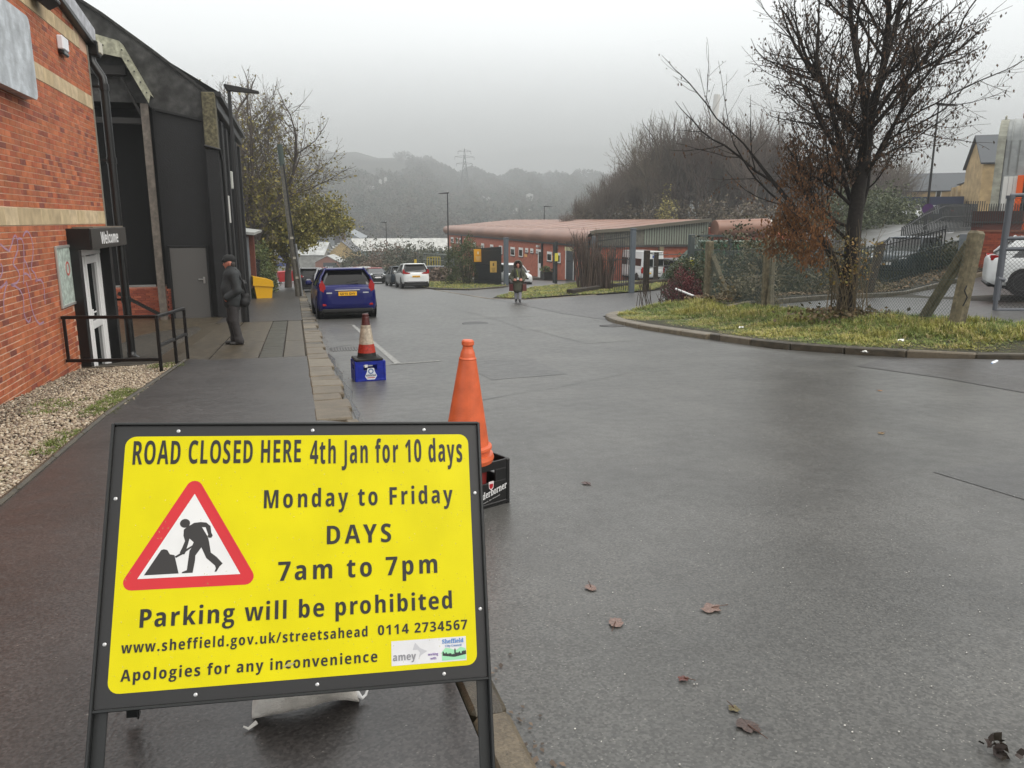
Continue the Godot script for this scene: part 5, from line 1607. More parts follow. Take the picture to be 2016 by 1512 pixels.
func gable_house(called: String, label: String, category: String, p: Vector3, turn: float, w: float, d: float, eave: float, ridge: float, wall: Material, roof: Material, group := "") -> Node3D:   # gable faces local +z
	var root := thing(called, label, category, p, turn, group)
	var b := MB.new()
	b.prism(PackedVector2Array([Vector2(-w / 2, -1), Vector2(w / 2, -1), Vector2(w / 2, eave), Vector2(0, ridge), Vector2(-w / 2, eave)]), -d / 2, d / 2)
	obj("wall", b, wall, root)
	b = MB.new()
	for s in [-1.0, 1.0]:
		var n := Vector2(ridge - eave, w / 2 * s).normalized()
		var a := Vector3(s * (w / 2 + 0.25), eave - 0.2, 0); var c := Vector3(0, ridge + 0.06, 0)
		b.bar(a, c, d + 0.5, 0.14) if false else b.box((a + c) * 0.5 + Vector3(0, 0.08, 0), Vector3(a.distance_to(c), 0.14, d + 0.5), Basis(Vector3.BACK, atan2(c.y - a.y, c.x - a.x)))
	obj("roof", b, roof, root)
	return root


func distance() -> void:
	var pale := um(Color(0.80, 0.81, 0.80), 0.6, T.streak, 0.05)
	# long white roofed works
	var fp := ray_at(800, 292)
	var works := gable_house("works_shed", "long white roofed works shed with a pale blue gable beyond the bushes", "building", Vector3(fp.x, -14.3, -fp.y), deg_to_rad(-15.6 + 90 + 8), 15, 38, 5.0, 9.0, um(Color(0.52, 0.62, 0.66), 0.6, T.streak, 0.1), um(Color(0.86, 0.86, 0.84), 0.5, T.streak, 0.08))
	for i in 9:
		var rib := MB.new(); rib.box(Vector3(3.7, 7.05, -18.0 + i * 4.4), Vector3(8.4, 0.12, 0.25), Basis(Vector3.BACK, -atan2(4.2, 7.75)))
		obj("roof_sheet_seam", rib, sm(Color(0.72, 0.73, 0.72), 0.6), works)
	fp = ray_at(760, 330)
	gable_house("works_shed", "second pale grey shed standing behind the yellow gabled house", "building", Vector3(fp.x - 14, -14.5, -fp.y), deg_to_rad(-15.6), 12, 20, 9.0, 12.0, um(Color(0.55, 0.57, 0.58), 0.7, T.streak, 0.1), sm(Color(0.5, 0.52, 0.54), 0.6))
	# yellow gabled house
	var hp := ray_at(685, 226)
	var house := gable_house("yellow_house", "yellow rendered gable house with brick outbuilding down in the valley", "house", Vector3(hp.x, -13.2, -hp.y), deg_to_rad(-14), 6.6, 12, 6.2, 8.9, um(Color(0.82, 0.70, 0.46), 0.8, T.streak, 0.3), sm(Color(0.36, 0.36, 0.38), 0.7))
	for x in [-0.3, 1.6]:
		var w := obj("window", box_of(Vector3(x, 3.6, 6.03), Vector3(0.9, 1.3, 0.1)), sm(Color(0.85, 0.85, 0.85), 0.4), house)
		obj("pane", box_of(Vector3(x, 3.6, 6.09), Vector3(0.7, 1.1, 0.04)), glass(), w)
	obj("chimney", box_of(Vector3(-0.6, 9.6, -1), Vector3(1.1, 2.4, 0.9)), sm(Color(0.34, 0.26, 0.24), 0.9), house)
	obj("chimney", box_of(Vector3(-2.9, 8.6, -4), Vector3(1.6, 3.2, 1.2)), sm(Color(0.28, 0.27, 0.27), 0.9), house)
	for x in [-0.85, -0.35]: obj("chimney_pot", box_of(Vector3(x, 11.1, -1), Vector3(0.25, 0.7, 0.25)), sm(Color(0.4, 0.28, 0.24), 0.9), house)
	obj("brick_front", box_of(Vector3(1.4, 1.4, 6.4), Vector3(6.2, 4.0, 0.8)), um(Color(0.42, 0.27, 0.22), 0.9, T.streak, 0.3), house)
	obj("side_wall", box_of(Vector3(-3.7, 2.0, 0), Vector3(0.7, 5.5, 12)), um(Color(0.38, 0.28, 0.24), 0.9, T.streak, 0.3), house)
	for k in 5: obj("bargeboard", box_of(Vector3(-3.3 + 0.65 * k, 6.15 + 0.54 * k, 6.2), Vector3(0.75, 0.3, 0.12)), sm(Color(0.75, 0.75, 0.72), 0.6), house)
	# low white roofed units and the shop with a dark front
	var lp := ray_at(636, 245)
	gable_house("white_unit", "white roofed industrial unit beyond the left trees", "building", Vector3(lp.x, -13.8, -lp.y), deg_to_rad(75), 16, 14, 4.5, 7.2, um(Color(0.6, 0.6, 0.6), 0.7, T.streak, 0.1), pale)
	lp = ray_at(590, 225)
	gable_house("white_unit", "white unit half hidden behind the yellow leaved tree", "building", Vector3(lp.x, -13.2, -lp.y), deg_to_rad(75), 14, 18, 5.5, 8.5, um(Color(0.66, 0.66, 0.64), 0.7, T.streak, 0.1), pale)
	lp = ray_at(655, 205)
	var shop := gable_house("car_shop", "small brick car sales office with a dark sign under a pale roof", "building", Vector3(lp.x, -12.2, -lp.y), deg_to_rad(-15), 6, 8, 3.4, 4.8, um(Color(0.55, 0.36, 0.29), 0.8, T.fine, 2.0), pale)
	obj("shop_front", box_of(Vector3(0.7, 1.7, 4.03), Vector3(3.4, 3.0, 0.1)), sm(Color(0.16, 0.18, 0.2), 0.5), shop)
	words(shop, "Cars", Vector3(-0.5, 1.75, 4.09), 1.9, 0.6, sm(Color(0.85, 0.87, 0.88), 0.5), Basis(), true)
	lp = ray_at(553, 190)
	var hoard := thing("blue_hoarding", "blue and white hoarding far down the left footpath", "hoarding", Vector3(lp.x, land(lp.x, lp.y), -lp.y), deg_to_rad(-12))
	obj("board", box_of(Vector3(0, 3.2, 0), Vector3(3.6, 2.6, 0.15)), sm(Color(0.08, 0.16, 0.42), 0.5), hoard)
	obj("picture", box_of(Vector3(0.1, 3.3, 0.09), Vector3(1.6, 1.1, 0.05)), um(Color(0.8, 0.8, 0.82), 0.5, T.dirt, 0.6), hoard)
	for x in [-1.5, 1.5]: obj("post", box_of(Vector3(x, 1.0, 0), Vector3(0.15, 2.4, 0.12)), sm(Color(0.3, 0.3, 0.3), 0.6), hoard)
	# houses on the hill
	var hn := 0
	for q in [[757, 690, 2.5, 5], [767, 700, 2.5, 5], [738, 660, 6, 1.5], [897, 690, 5, 2], [950, 690, 5, 2], [962, 692, 4, 2], [1042, 690, 6, 4.5], [1016, 540, 4, 2], [1040, 545, 6, 1.5], [1066, 540, 6, 2]]:
		var az := rad_to_deg(atan((q[0] - 1008.0) / 1514.0))
		var p := ray_at(q[0], q[1])
		gable_house("hillside_house", ["tall white building among the woods on the hillside", "white house on the wooded hillside"][0 if q[3] > 4 else 1] + (", left of the far lamps" if q[0] < 760 else ", beside the pylon's foot" if q[0] < 940 else ", right of the pylon" if q[0] < 1000 else ", above the low building's roof"), "house", Vector3(p.x, hill_height(az, q[1]) + 7.0, -p.y), deg_to_rad(-15.6 - az), q[2], 4, q[3], q[3] + 1.0, sm(Color(0.72, 0.72, 0.7), 0.8), sm(Color(0.4, 0.39, 0.39), 0.8), "white buildings on the hillside")
	pylon()
	# tall pale mast behind the low building, and lamps
	var mp := ray_at(1369, 108)
	var mast := thing("white_mast", "tall pale grey floodlight mast behind the low building", "mast", Vector3(mp.x, -3, -mp.y))
	var b := MB.new(); b.path([Vector3(0, 0, 0), Vector3(0.5, 6.5, 0), Vector3(0.6, 6.6, 0), Vector3(1.35, 16.0, 0)], [0.34, 0.30, 0.24, 0.22], 10)
	obj("column", b, sm(Color(0.74, 0.75, 0.76), 0.5), mast)
	b = MB.new(); b.tube(Vector3(1.3, 16.0, 0), Vector3(1.66, 20.4, 0), 0.42, 0.42, 10)
	obj("shroud", b, sm(Color(0.78, 0.78, 0.77), 0.5), mast)
	lamp_post("black street lamp on the grass strip by the round hedge", at(14.4, 74.5), 8.35, PI + 0.2, 0.9, 0.075)
	lamp_post("farther black street lamp rising out of the mid distance bushes", at(13.98, 123), 8.3, PI + 0.2, 0.9, 0.08)
	var lq := ray_at(1070, 118)
	lamp_post("small street lamp showing above the low building's roof", Vector3(lq.x, -4.0, -lq.y), 7.5, -0.2, 1.2, 0.08)
	# bushes between the road and the valley
	var n := 0
	for q in [[735, 118, 6.0, 7.0, 0, "left of the far lamp post"], [775, 112, 5.5, 6.2, 1, "behind the far lamp post"], [712, 124, 4.0, 4.5, 0, "at the left end of the row"], [812, 106, 5.0, 5.6, 0, "right of the far lamp post"], [845, 116, 5.0, 6.0, 0, "before the long white roof"], [752, 96, 4.5, 2.6, 1, "low in front of the row"], [792, 92, 4.0, 2.4, 0, "low and nearest the white car"], [868, 100, 4.0, 4.4, 0, "by the low building's left corner"], [852, 74, 3.0, 1.3, 1, "low by the yard railing"], [875, 72, 2.5, 1.5, 1, "beside the round hedge"], [800, 150, 9.0, 7.0, 0, "farthest, under the long white roof"]]:
		var p := ray_at(q[0], q[1])
		var dark: bool = q[4] == 0
		bush("roadside_bush", ["dark evergreen bush right of the far road", "brown twiggy bush right of the far road"][q[4]] + ", " + q[5], "bush", Vector3(p.x, land(p.x, p.y) - 0.2, -p.y), Vector3(q[2], q[3] * 0.78, q[2] * 0.8), 1300, 0.30, Color(0.035, 0.045, 0.022) if dark else Color(0.10, 0.07, 0.05), Color(0.085, 0.085, 0.05) if dark else Color(0.15, 0.10, 0.07), 300 + n, "bushes right of the far road", 0.4)
		n += 1
	# yard railings, barrier and a sign between them
	var rail := thing("yard_railing", "grey stepped railings along the ramp beside the low brick building", "railing")
	for i in 16:
		var p := ray_at(836 + i * 4.2, 96 - i * 0.9)
		b = MB.new(); b.bar(at(p.x, p.y, 0), at(p.x, p.y, 3.0 - i * 0.03), 0.07, 0.07)
		obj("post", b, sm(Color(0.33, 0.36, 0.35), 0.5), rail)
	for hgt in [3.0, 2.3, 1.2]:
		var p := ray_at(836, 96); var p2 := ray_at(899, 82.5)
		b = MB.new(); b.bar(at(p.x, p.y, hgt), at(p2.x, p2.y, hgt - 0.45), 0.08, 0.08)
		obj("rail", b, sm(Color(0.45, 0.47, 0.44), 0.5), rail)
	var yb := thing("yellow_barrier", "yellow barred gate in the yard left of the low brick building", "barrier")
	for i in 6:
		var p := ray_at(843 + i * 5.0, 84)
		b = MB.new(); b.bar(at(p.x, p.y, 0.9), at(p.x, p.y, 2.4), 0.08, 0.08)
		obj("bar", b, sm(Color(0.62, 0.56, 0.2), 0.5), yb)
	for hgt in [0.9, 2.4]:
		var p := ray_at(843, 84); var p2 := ray_at(868, 84)
		b = MB.new(); b.bar(at(p.x, p.y, hgt), at(p2.x, p2.y, hgt), 0.09, 0.09)
		obj("rail", b, sm(Color(0.62, 0.56, 0.2), 0.5), yb)
	var vp := ray_at(820, 78)
	var ys := thing("yellow_post", "pale yellow marker post on the verge behind the white car", "post", at(vp.x, vp.y))
	obj("board", box_of(Vector3(0, 1.5, 0), Vector3(0.24, 1.3, 0.05)), sm(Color(0.78, 0.66, 0.2), 0.5), ys)
	obj("stake", box_of(Vector3(0, 0.5, -0.04), Vector3(0.06, 1.6, 0.04)), sm(Color(0.5, 0.48, 0.4), 0.6), ys)
	vp = ray_at(825, 82)
	var ws := thing("white_triangle_sign", "white triangular sign back on a post beside the bushes", "road sign", at(vp.x, vp.y))
	b = MB.new(); b.prism(PackedVector2Array([Vector2(-0.2, 3.2), Vector2(0.2, 3.2), Vector2(0, 3.75)]), 0, 0.03)
	obj("plate", b, sm(Color(0.86, 0.86, 0.85), 0.5), ws)
	b = MB.new(); b.tube(Vector3(0, 0, -0.03), Vector3(0, 3.6, -0.03), 0.04, 0.04, 6)
	obj("post", b, sm(Color(0.3, 0.3, 0.3), 0.5), ws)


func pylon() -> void:
	var az := rad_to_deg(atan((918 - 1008.0) / 1514.0))
	var p := ray_at(918, 740)
	var root := thing("pylon", "steel lattice electricity pylon standing on the misty hillside", "pylon", Vector3(p.x, hill_height(az, 740), -p.y), deg_to_rad(-15.6 + 12))
	var m := sm(Color(0.28, 0.29, 0.30), 0.6)
	var b := MB.new()
	var wid := func(y: float) -> float: return lerpf(5.0, 1.1, clampf(y / 34.0, 0, 1)) if y < 34 else lerpf(1.1, 0.1, (y - 34.0) / 12.0)
	var ys := [0.0, 8.0, 15.0, 21.0, 26.0, 30.0, 34.0, 40.0, 46.0]
	for i in ys.size() - 1:
		var w0: float = wid.call(ys[i]); var w1: float = wid.call(ys[i + 1])
		var c0 := [Vector3(-w0, ys[i], -w0), Vector3(w0, ys[i], -w0), Vector3(w0, ys[i], w0), Vector3(-w0, ys[i], w0)]
		var c1 := [Vector3(-w1, ys[i + 1], -w1), Vector3(w1, ys[i + 1], -w1), Vector3(w1, ys[i + 1], w1), Vector3(-w1, ys[i + 1], w1)]
		for k in 4:
			b.bar(c0[k], c1[k], 0.3, 0.3); b.bar(c0[k], c1[(k + 1) % 4], 0.18, 0.18); b.bar(c0[(k + 1) % 4], c1[k], 0.18, 0.18)
			b.bar(c1[k], c1[(k + 1) % 4], 0.18, 0.18)
	obj("lattice", b, m, root)
	for q in [[32.0, 7.5], [38.0, 9.0], [43.0, 6.0]]:
		b = MB.new()
		for s in [-1.0, 1.0]:
			b.bar(Vector3(0, q[0], 0), Vector3(s * q[1], q[0] + 0.3, 0), 0.3, 0.3); b.bar(Vector3(0, q[0] + 1.8, 0), Vector3(s * q[1], q[0] + 0.4, 0), 0.22, 0.22)
			b.bar(Vector3(s * q[1], q[0] + 0.3, 0), Vector3(s * q[1], q[0] - 2.2, 0), 0.25, 0.25)
		obj("cross_arm", b, m, root)


# ---------------------------------------------------------------- low brick building with the brown barrel edged roof
func low_building() -> void:
	var X := 24.6
	var root := thing("low_brick_building", "long low red brick building with a rounded brown sheet metal roof edge", "building")
	var brick := um(Color(0.74, 0.40, 0.29), 0.8, T.fine, 3.0, T.blotch, 0.3)
	var roofm := um(Color(0.65, 0.475, 0.395), 0.45, T.fine, 1.0, T.blotch, 0.04)
	var white := sm(Color(0.86, 0.86, 0.85), 0.4)
	var side := Basis(Vector3(0, 0, -1), Vector3.UP, Vector3(-1, 0, 0))
	var b := MB.new()
	b.box(Vector3(X + 5.5, -4.6, -95.5), Vector3(11, 7.9, 65))
	obj("wall", b, brick, root)
	# coursing that shows: a few rows of soldier and string courses
	var mort := sm(Color(0.55, 0.36, 0.29), 0.9)
	for k in 26:
		bx("brick_course_joint", root, mort, 63.05, 90, -4.2 + k * 0.14, -4.2 + k * 0.14 + 0.012, X - 0.003, X + 0.05)
	# roof: gutter, barrel edge, low slope to the ridge
	var prof := [Vector2(X - 0.25, -0.68), Vector2(X - 0.55, -0.4), Vector2(X - 0.62, -0.05), Vector2(X - 0.5, 0.25), Vector2(X - 0.2, 0.48), Vector2(X + 0.25, 0.6), Vector2(X + 2.5, 0.72), Vector2(X + 6.5, 1.12), Vector2(X + 11.2, 1.56), Vector2(X + 11.2, 1.4)]
	var rows := []
	for s in [62.4, 76.0, 95.0, 112.0, 128.6]:
		var line := []
		for q in prof: line.append(Vector3(q.x, q.y, -s))
		rows.append(line)
	b = MB.new(); b.grid(rows)
	obj("roof", b, roofm, root)
	for i in 14:
		var s := 62.5 + i * 4.9
		var sb := MB.new()
		for k in range(5, prof.size() - 2): sb.bar(Vector3(prof[k].x, prof[k].y + 0.005, -s), Vector3(prof[k + 1].x, prof[k + 1].y + 0.005, -s), 0.03, 0.04)
		obj("roof_seam", sb, roofm, root)
	bx("roof_line", root, sm(Color(0.74, 0.66, 0.6), 0.5), 62.4, 128.6, 0.735, 0.76, X + 2.5, X + 2.56)
	bx("gutter", root, sm(Color(0.13, 0.125, 0.12), 0.4), 62.4, 128.6, -0.82, -0.64, X - 0.28, X - 0.02, 0.02)
	# gable end: ribbed grey sheeting over brick
	b = MB.new()
	b.prism(PackedVector2Array([Vector2(X, -0.66), Vector2(X + 11.2, -0.66), Vector2(X + 11.2, 1.35), Vector2(X + 2.5, 0.55), Vector2(X + 0.1, 0.4)]), -63.0, -62.85)
	obj("gable_cladding", b, um(Color(0.42, 0.41, 0.36), 0.6, T.streak, 0.3), root)
	for i in 26:
		var x := X + 5.0 + i * 0.24
		bx("cladding_rib", root, sm(Color(0.50, 0.53, 0.48), 0.5), 62.8, 62.85, -0.62, 0.55 + (x - X - 2.5) * 0.09, x, x + 0.12)
	var vb := MB.new()
	for k in range(4, prof.size() - 2): vb.bar(Vector3(prof[k].x, prof[k].y - 0.06, -62.5), Vector3(prof[k + 1].x, prof[k + 1].y - 0.06, -62.5), 0.28, 0.3)
	obj("verge_trim", vb, sm(Color(0.33, 0.31, 0.26), 0.6), root)
	bx("gable_gutter", root, sm(Color(0.2, 0.19, 0.18), 0.5), 62.7, 62.95, -0.82, -0.66, X, X + 11.2)
	obj("gable_lamp", box_of(Vector3(X + 6.6, -1.0, -62.8), Vector3(0.4, 0.4, 0.3)), sm(Color(0.45, 0.4, 0.3), 0.5), root)
	b = MB.new(); b.box(Vector3(X + 14.5, -2.0, -66), Vector3(7.5, 5.6, 5))
	obj("rear_block", b, brick, root)
	# second wing: barrel of brown sheet with a pale end cap
	b = MB.new(); b.tube(Vector3(X + 11.6, 0.75, -62.5), Vector3(X + 16.9, 0.9, -62.5), 0.75, 0.75, 18)
	obj("barrel_roof", b, roofm, root)
	b = MB.new(); b.tube(Vector3(X + 16.9, 0.9, -62.5), Vector3(X + 17.05, 0.9, -62.5), 0.78, 0.78, 18)
	obj("end_cap", b, sm(Color(0.72, 0.70, 0.66), 0.5), root)
	bx("wing_wall", root, brick, 62.6, 66, -3.6, 0.3, X + 11.3, X + 24)
	# windows and doors, as they stand along the street wall: s0, s1, y0, y1
	for q in [[86.8, 88.6, -2.58, -1.59], [83.5, 85.1, -2.55, -1.54], [81.5, 82.5, -1.97, -1.51], [79.6, 80.6, -1.95, -1.50], [77.7, 78.5, -1.92, -1.48], [73.3, 74.8, -2.54, -1.60], [70.7, 71.9, -2.55, -1.59], [122.8, 124.8, -2.07, -1.2], [119.2, 120.7, -2.04, -1.2], [116.6, 118.0, -2.12, -1.2], [113.3, 114.3, -1.95, -1.2], [124.2, 125.8, -3.9, -2.72], [92.5, 94, -2.6, -1.6], [97, 98.5, -2.6, -1.6], [102, 103.5, -2.6, -1.6], [107, 108.5, -2.6, -1.6]]:
		var w := bx("window", root, white, q[0], q[1], q[2], q[3], X - 0.06, X + 0.05, 0.01)
		bx("pane", w, glass(), q[0] + 0.16, q[1] - 0.16, q[2] + 0.1, q[3] - 0.25, X - 0.07, X - 0.05)
		bx("sill", w, sm(Color(0.36, 0.3, 0.28), 0.8), q[0] - 0.05, q[1] + 0.05, q[2] - 0.1, q[2], X - 0.1, X)
	var gz := land(X, 77)
	var d1 := bx("door", root, white, 76.4, 77.8, gz, -1.5, X - 0.06, X + 0.05)
	bx("door_pane", d1, glass(), 76.7, 77.5, -2.9, -1.75, X - 0.075, X - 0.055)
	var d2 := bx("door", root, sm(Color(0.2, 0.22, 0.25), 0.4), 66.8, 69.1, land(X, 68), -1.1, X - 0.06, X + 0.05)
	for z in [66.8, 68.95]: bx("door_frame", d2, white, z, z + 0.2, land(X, 68), -1.3, X - 0.09, X - 0.06)
	bx("fanlight", d2, sm(Color(0.82, 0.78, 0.6), 0.5), 67.0, 69.3, -1.3, -0.95, X - 0.1, X - 0.06)
	for z in [76.2, 116.2, 63.2]: bx("drainpipe", root, sm(Color(0.07, 0.07, 0.07), 0.4), z, z + 0.26, -4.9 if z < 100 else -3.2, -0.8, X - 0.18, X - 0.02)
	for q in [[81.9, 82.9, -2.48, -2.19], [72.7, 73.3, -2.46, -1.94]]: bx("wall_notice", root, sm(Color(0.84, 0.62, 0.35), 0.6), q[0], q[1], q[2], q[3], X - 0.03, X)
	for q in [[77.4, -1.28], [71.5, -1.2]]: bx("wall_lamp", root, sm(Color(0.8, 0.8, 0.78), 0.5), q[0], q[0] + 0.5, q[1], q[1] + 0.22, X - 0.25, X)
	bx("plinth_ramp", root, M.concrete, 76.0, 79.5, gz - 0.3, gz + 0.1, X - 1.2, X)
	var tub := thing("planter", "dark tub with spiky green plants against the low brick building", "planter", at(X - 0.8, 72.6))
	obj("tub", box_of(Vector3(0, 0.35, 0), Vector3(0.9, 0.75, 1.3)), sm(Color(0.12, 0.09, 0.08), 0.8), tub)
	var lb := MB.new(); var r := RandomNumberGenerator.new(); r.seed = 9
	for i in 70:
		lb.col = Color(0.10, 0.12, 0.04) * r.randf_range(0.6, 1.4)
		leaf_mesh(lb, Vector3(r.randfn() * 0.2, 0.75 + r.randf() * 0.3, r.randfn() * 0.35), r.randf_range(0.2, 0.5), r)
	obj("plants", lb, M.leaf, tub)


# ---------------------------------------------------------------- the right side: gate, fences, hedge, car park, far street
func square_post(root: Node, called: String, base: Vector3, top: Vector3, w: float, mat: Material, bev := 0.01) -> MeshInstance3D:
	var b := MB.new(); b.bar(base, top, w, w, bev)
	return obj(called, b, mat, root)


func bars_fence(called: String, label: String, a: Vector2, c: Vector2, tall: float, gap: float, w: float, mat: Material, up := 0.0) -> Node3D:
	var root := thing(called, label, "fence")
	var n := int(a.distance_to(c) / gap)
	var shape: ArrayMesh = null
	for i in n + 1:
		var p := a.lerp(c, float(i) / n)
		if shape == null: shape = box_of(Vector3(0, tall / 2, 0), Vector3(w, tall, w), 0.0).mesh()
		obj("bar", shape, mat, root, at(p.x, p.y, up))
	for y in [tall * 0.12, tall * 0.55, tall * 0.92]:
		var b := MB.new()
		var k := maxi(1, int(a.distance_to(c) / 3.0))
		for i in k:
			var p := a.lerp(c, float(i) / k); var q := a.lerp(c, (i + 1.0) / k)
			b.bar(at(p.x, p.y, up + y), at(q.x, q.y, up + y), 0.04, 0.05)
		obj("rail", b, mat, root)
	return root


func chain_link(root: Node, a: Vector3, b: Vector3, y0: float, y1: float, pitch: float, wire: float, mat: Material, sag := 0.06) -> void:   # woven wire between two posts
	var m := MB.new()
	var L := Vector2(b.x - a.x, b.z - a.z).length()
	var hgt := y1 - y0
	var at_ := func(u: float, v: float) -> Vector3:
		var p := a.lerp(b, clampf(u / L, 0, 1))
		return p + Vector3(0, y0 + v - sag * sin(PI * clampf(u / L, 0, 1)) * v / hgt, 0)
	var u := -hgt
	while u < L:
		for s in [0, 1]:
			var u0 := maxf(0.0, u); var u1 := minf(L, u + hgt)
			if u1 - u0 < 0.02: continue
			var v0 := u0 - u; var v1 := u1 - u
			if s == 1: v0 = hgt - v0; v1 = hgt - v1
			m.path([at_.call(u0, v0), at_.call((u0 + u1) / 2, (v0 + v1) / 2), at_.call(u1, v1)], [wire], 3, false)
		u += pitch
	for v in [0.0, hgt * 0.5, hgt]:
		m.path([at_.call(0.0, v), at_.call(L * 0.5, v), at_.call(L, v)], [wire * 1.2], 3, false)
	obj("wire_mesh", m, mat, root)


func right_side() -> void:
	gate_area()
	post_fence()
	car_park_edge()
	metal_building()
	upper_street()


func gate_area() -> void:
	if not M.has("leaf"):
		M.leaf = vcol(0.65); M.leaf.backlight_enabled = true; M.leaf.backlight = Color(0.3, 0.33, 0.15)
		M.twig = vcol(0.9)
	bush("round_hedge", "big rounded dark green hedge beside the dark railings left of the gate", "hedge", at(12.9, 59.5), Vector3(1.75, 3.4, 1.9), 4200, 0.11, Color(0.035, 0.055, 0.018), Color(0.10, 0.11, 0.035), 21, "", 0.8)
	var dark := sm(Color(0.10, 0.115, 0.12), 0.45)
	var post := sm(Color(0.33, 0.36, 0.39), 0.45)
	bars_fence("dark_railings", "dark steel railings with two yellow notices left of the gate", Vector2(13.35, 58.6), Vector2(14.05, 53.2), 2.75, 0.11, 0.045, dark)
	for q in [[13.45, 57.2, 2.2, 0.62, 0.95, "larger yellow notice on the dark railings by the round hedge"], [13.85, 54.1, 1.35, 0.48, 0.8, "smaller pale yellow notice on the railings next to the gate post"]]:
		var nt := thing("yellow_notice", q[5], "notice", at(q[0] - 0.16, q[1] - 0.1, q[2]), deg_to_rad(-8))
		obj("panel", box_of(Vector3.ZERO, Vector3(q[3], q[4], 0.03)), sm(Color(0.88, 0.62, 0.12) if q[3] > 0.5 else Color(0.86, 0.70, 0.36), 0.5), nt)
		var mk := MB.new()
		for i in 4: mk.box(Vector3(0.0, -0.1 - i * 0.08, 0.017), Vector3(q[3] * (0.6 - 0.08 * i), 0.025, 0.004))
		mk.box(Vector3(0, 0.2 * q[4], 0.017), Vector3(0.1, 0.2, 0.004))
		obj("print", mk, sm(Color(0.9, 0.86, 0.7) if q[3] > 0.5 else Color(0.45, 0.36, 0.2), 0.5), nt)
	var gp := thing("gate_post", "square blue grey steel gate post left of the drive", "gate post", at(14.25, 52.6))
	obj("shaft", box_of(Vector3(0, 1.6, 0), Vector3(0.3, 3.4, 0.3), 0.02), post, gp)
	obj("cap", box_of(Vector3(0, 3.33, 0), Vector3(0.34, 0.05, 0.34), 0.01), post, gp)
	# the open gate leaf folded back, seen nearly edge on
	var leaf := thing("gate_leaf", "dark barred steel gate leaf swung open on the right of the drive", "gate")
	var g0 := Vector2(17.75, 52.0); var g1 := Vector2(18.35, 54.2)
	for i in 12:
		var p := g0.lerp(g1, i / 11.0)
		square_post(leaf, "bar", at(p.x, p.y, 0.1), at(p.x, p.y, 3.05), 0.07 if i % 11 else 0.16, dark, 0.0)
	for y in [0.15, 1.6, 3.0]:
		var rb := MB.new(); rb.bar(at(g0.x, g0.y, y), at(g1.x, g1.y, y), 0.08, 0.08)
		obj("rail", rb, dark, leaf)
	obj("notice_plate", box_of(at(17.72, 51.85, 1.95), Vector3(0.24, 0.55, 0.04)), sm(Color(0.85, 0.80, 0.3), 0.5), leaf)
	bars_fence("tall_bar_fence", "tall grey vertical bar fence running from the gate to the steel post", Vector2(18.3, 51.4), Vector2(16.05, 35.8), 3.0, 0.42, 0.028, sm(Color(0.17, 0.18, 0.19), 0.5))
	var sp := thing("steel_fence_post", "tall blue grey steel post at the near end of the bar fence", "post", at(15.97, 35.2))
	obj("shaft", box_of(Vector3(0, 1.5, 0), Vector3(0.24, 3.2, 0.2), 0.02), post, sp)
	obj("cap", box_of(Vector3(0, 3.12, 0), Vector3(0.27, 0.05, 0.23), 0.01), post, sp)
	var sp2 := thing("steel_fence_post", "thinner blue grey post midway along the bar fence by the cut back shrub", "post", at(17.0, 43.0))
	obj("shaft", box_of(Vector3(0, 1.5, 0), Vector3(0.16, 3.1, 0.16), 0.02), post, sp2)
	# cut back many stemmed shrub
	for q in [[16.5, 42.6, 2.9, 60, "many stemmed cut back brown shrub growing through the bar fence"], [16.3, 39.6, 2.3, 30, "smaller cut back brown shrub nearer the steel post"]]:
		var sh := thing("cut_back_shrub", q[4], "shrub", at(q[0], q[1]))
		var b := MB.new(); var r := RandomNumberGenerator.new(); r.seed = int(q[1])
		for i in q[3]:
			var a := r.randf() * TAU; var rr := r.randf_range(0.05, 0.55)
			var p := Vector3(cos(a) * rr, 0, sin(a) * rr)
			var tilt := Vector3(cos(a) * 0.16, 1, sin(a) * 0.16)
			var hh: float = q[2] * r.randf_range(0.75, 1.15)
			b.col = Color(0.10, 0.07, 0.055) * r.randf_range(0.6, 1.4)
			b.path([p, p + tilt * hh * 0.5 + Vector3(r.randfn(), 0, r.randfn()) * 0.05, p + tilt * hh], [0.05, 0.038, 0.014], 5)
			for k in 4: b.path([p + tilt * hh * (0.5 + 0.12 * k), p + tilt * hh * (0.72 + 0.12 * k) + Vector3(r.randfn(), 0.1, r.randfn()) * 0.22], [0.014, 0.005], 3)
		obj("stems", b, M.twig, sh)
	# timber kerb log and rail
	var tim := um(Color(0.30, 0.25, 0.19), 0.9, T.streak, 1.0, T.dirt, 0.8)
	var log_ := thing("timber_log", "long weathered timber edging the grass by the side road", "timber")
	var lb := MB.new()
	for q in [[12.6, 34.9, 19.6, 44.3], [19.65, 44.4, 27.4, 53.0]]: lb.bar(at(q[0], q[1], 0.15), at(q[2], q[3], 0.15), 0.24, 0.3, 0.03)
	obj("beam", lb, tim, log_)
	var tf := thing("timber_post_fence", "dark timber posts with wires in front of the parked vans", "fence")
	for q in [[17.4, 36.6, 2.1], [24.6, 50.2, 2.2], [31.0, 57.0, 2.2]]: square_post(tf, "post", at(q[0], q[1], -0.2), at(q[0], q[1], q[2]), 0.26, tim, 0.02)
	for y in [2.0, 1.2]:
		var wb := MB.new(); wb.path([at(17.4, 36.6, y), at(24.6, 50.2, y), at(31, 57, y + 0.1)], [0.03], 4)
		obj("wire", wb, sm(Color(0.12, 0.12, 0.12), 0.5), tf)
	# green frame gate, green shelter behind it
	var fr := thing("green_mesh_gate", "tall grey green framed mesh gate with a yellow warning notice on its post", "gate")
	var fm := sm(Color(0.25, 0.28, 0.28), 0.5)
	var a0 := Vector2(15.0, 27.6); var a1 := Vector2(16.9, 27.9)
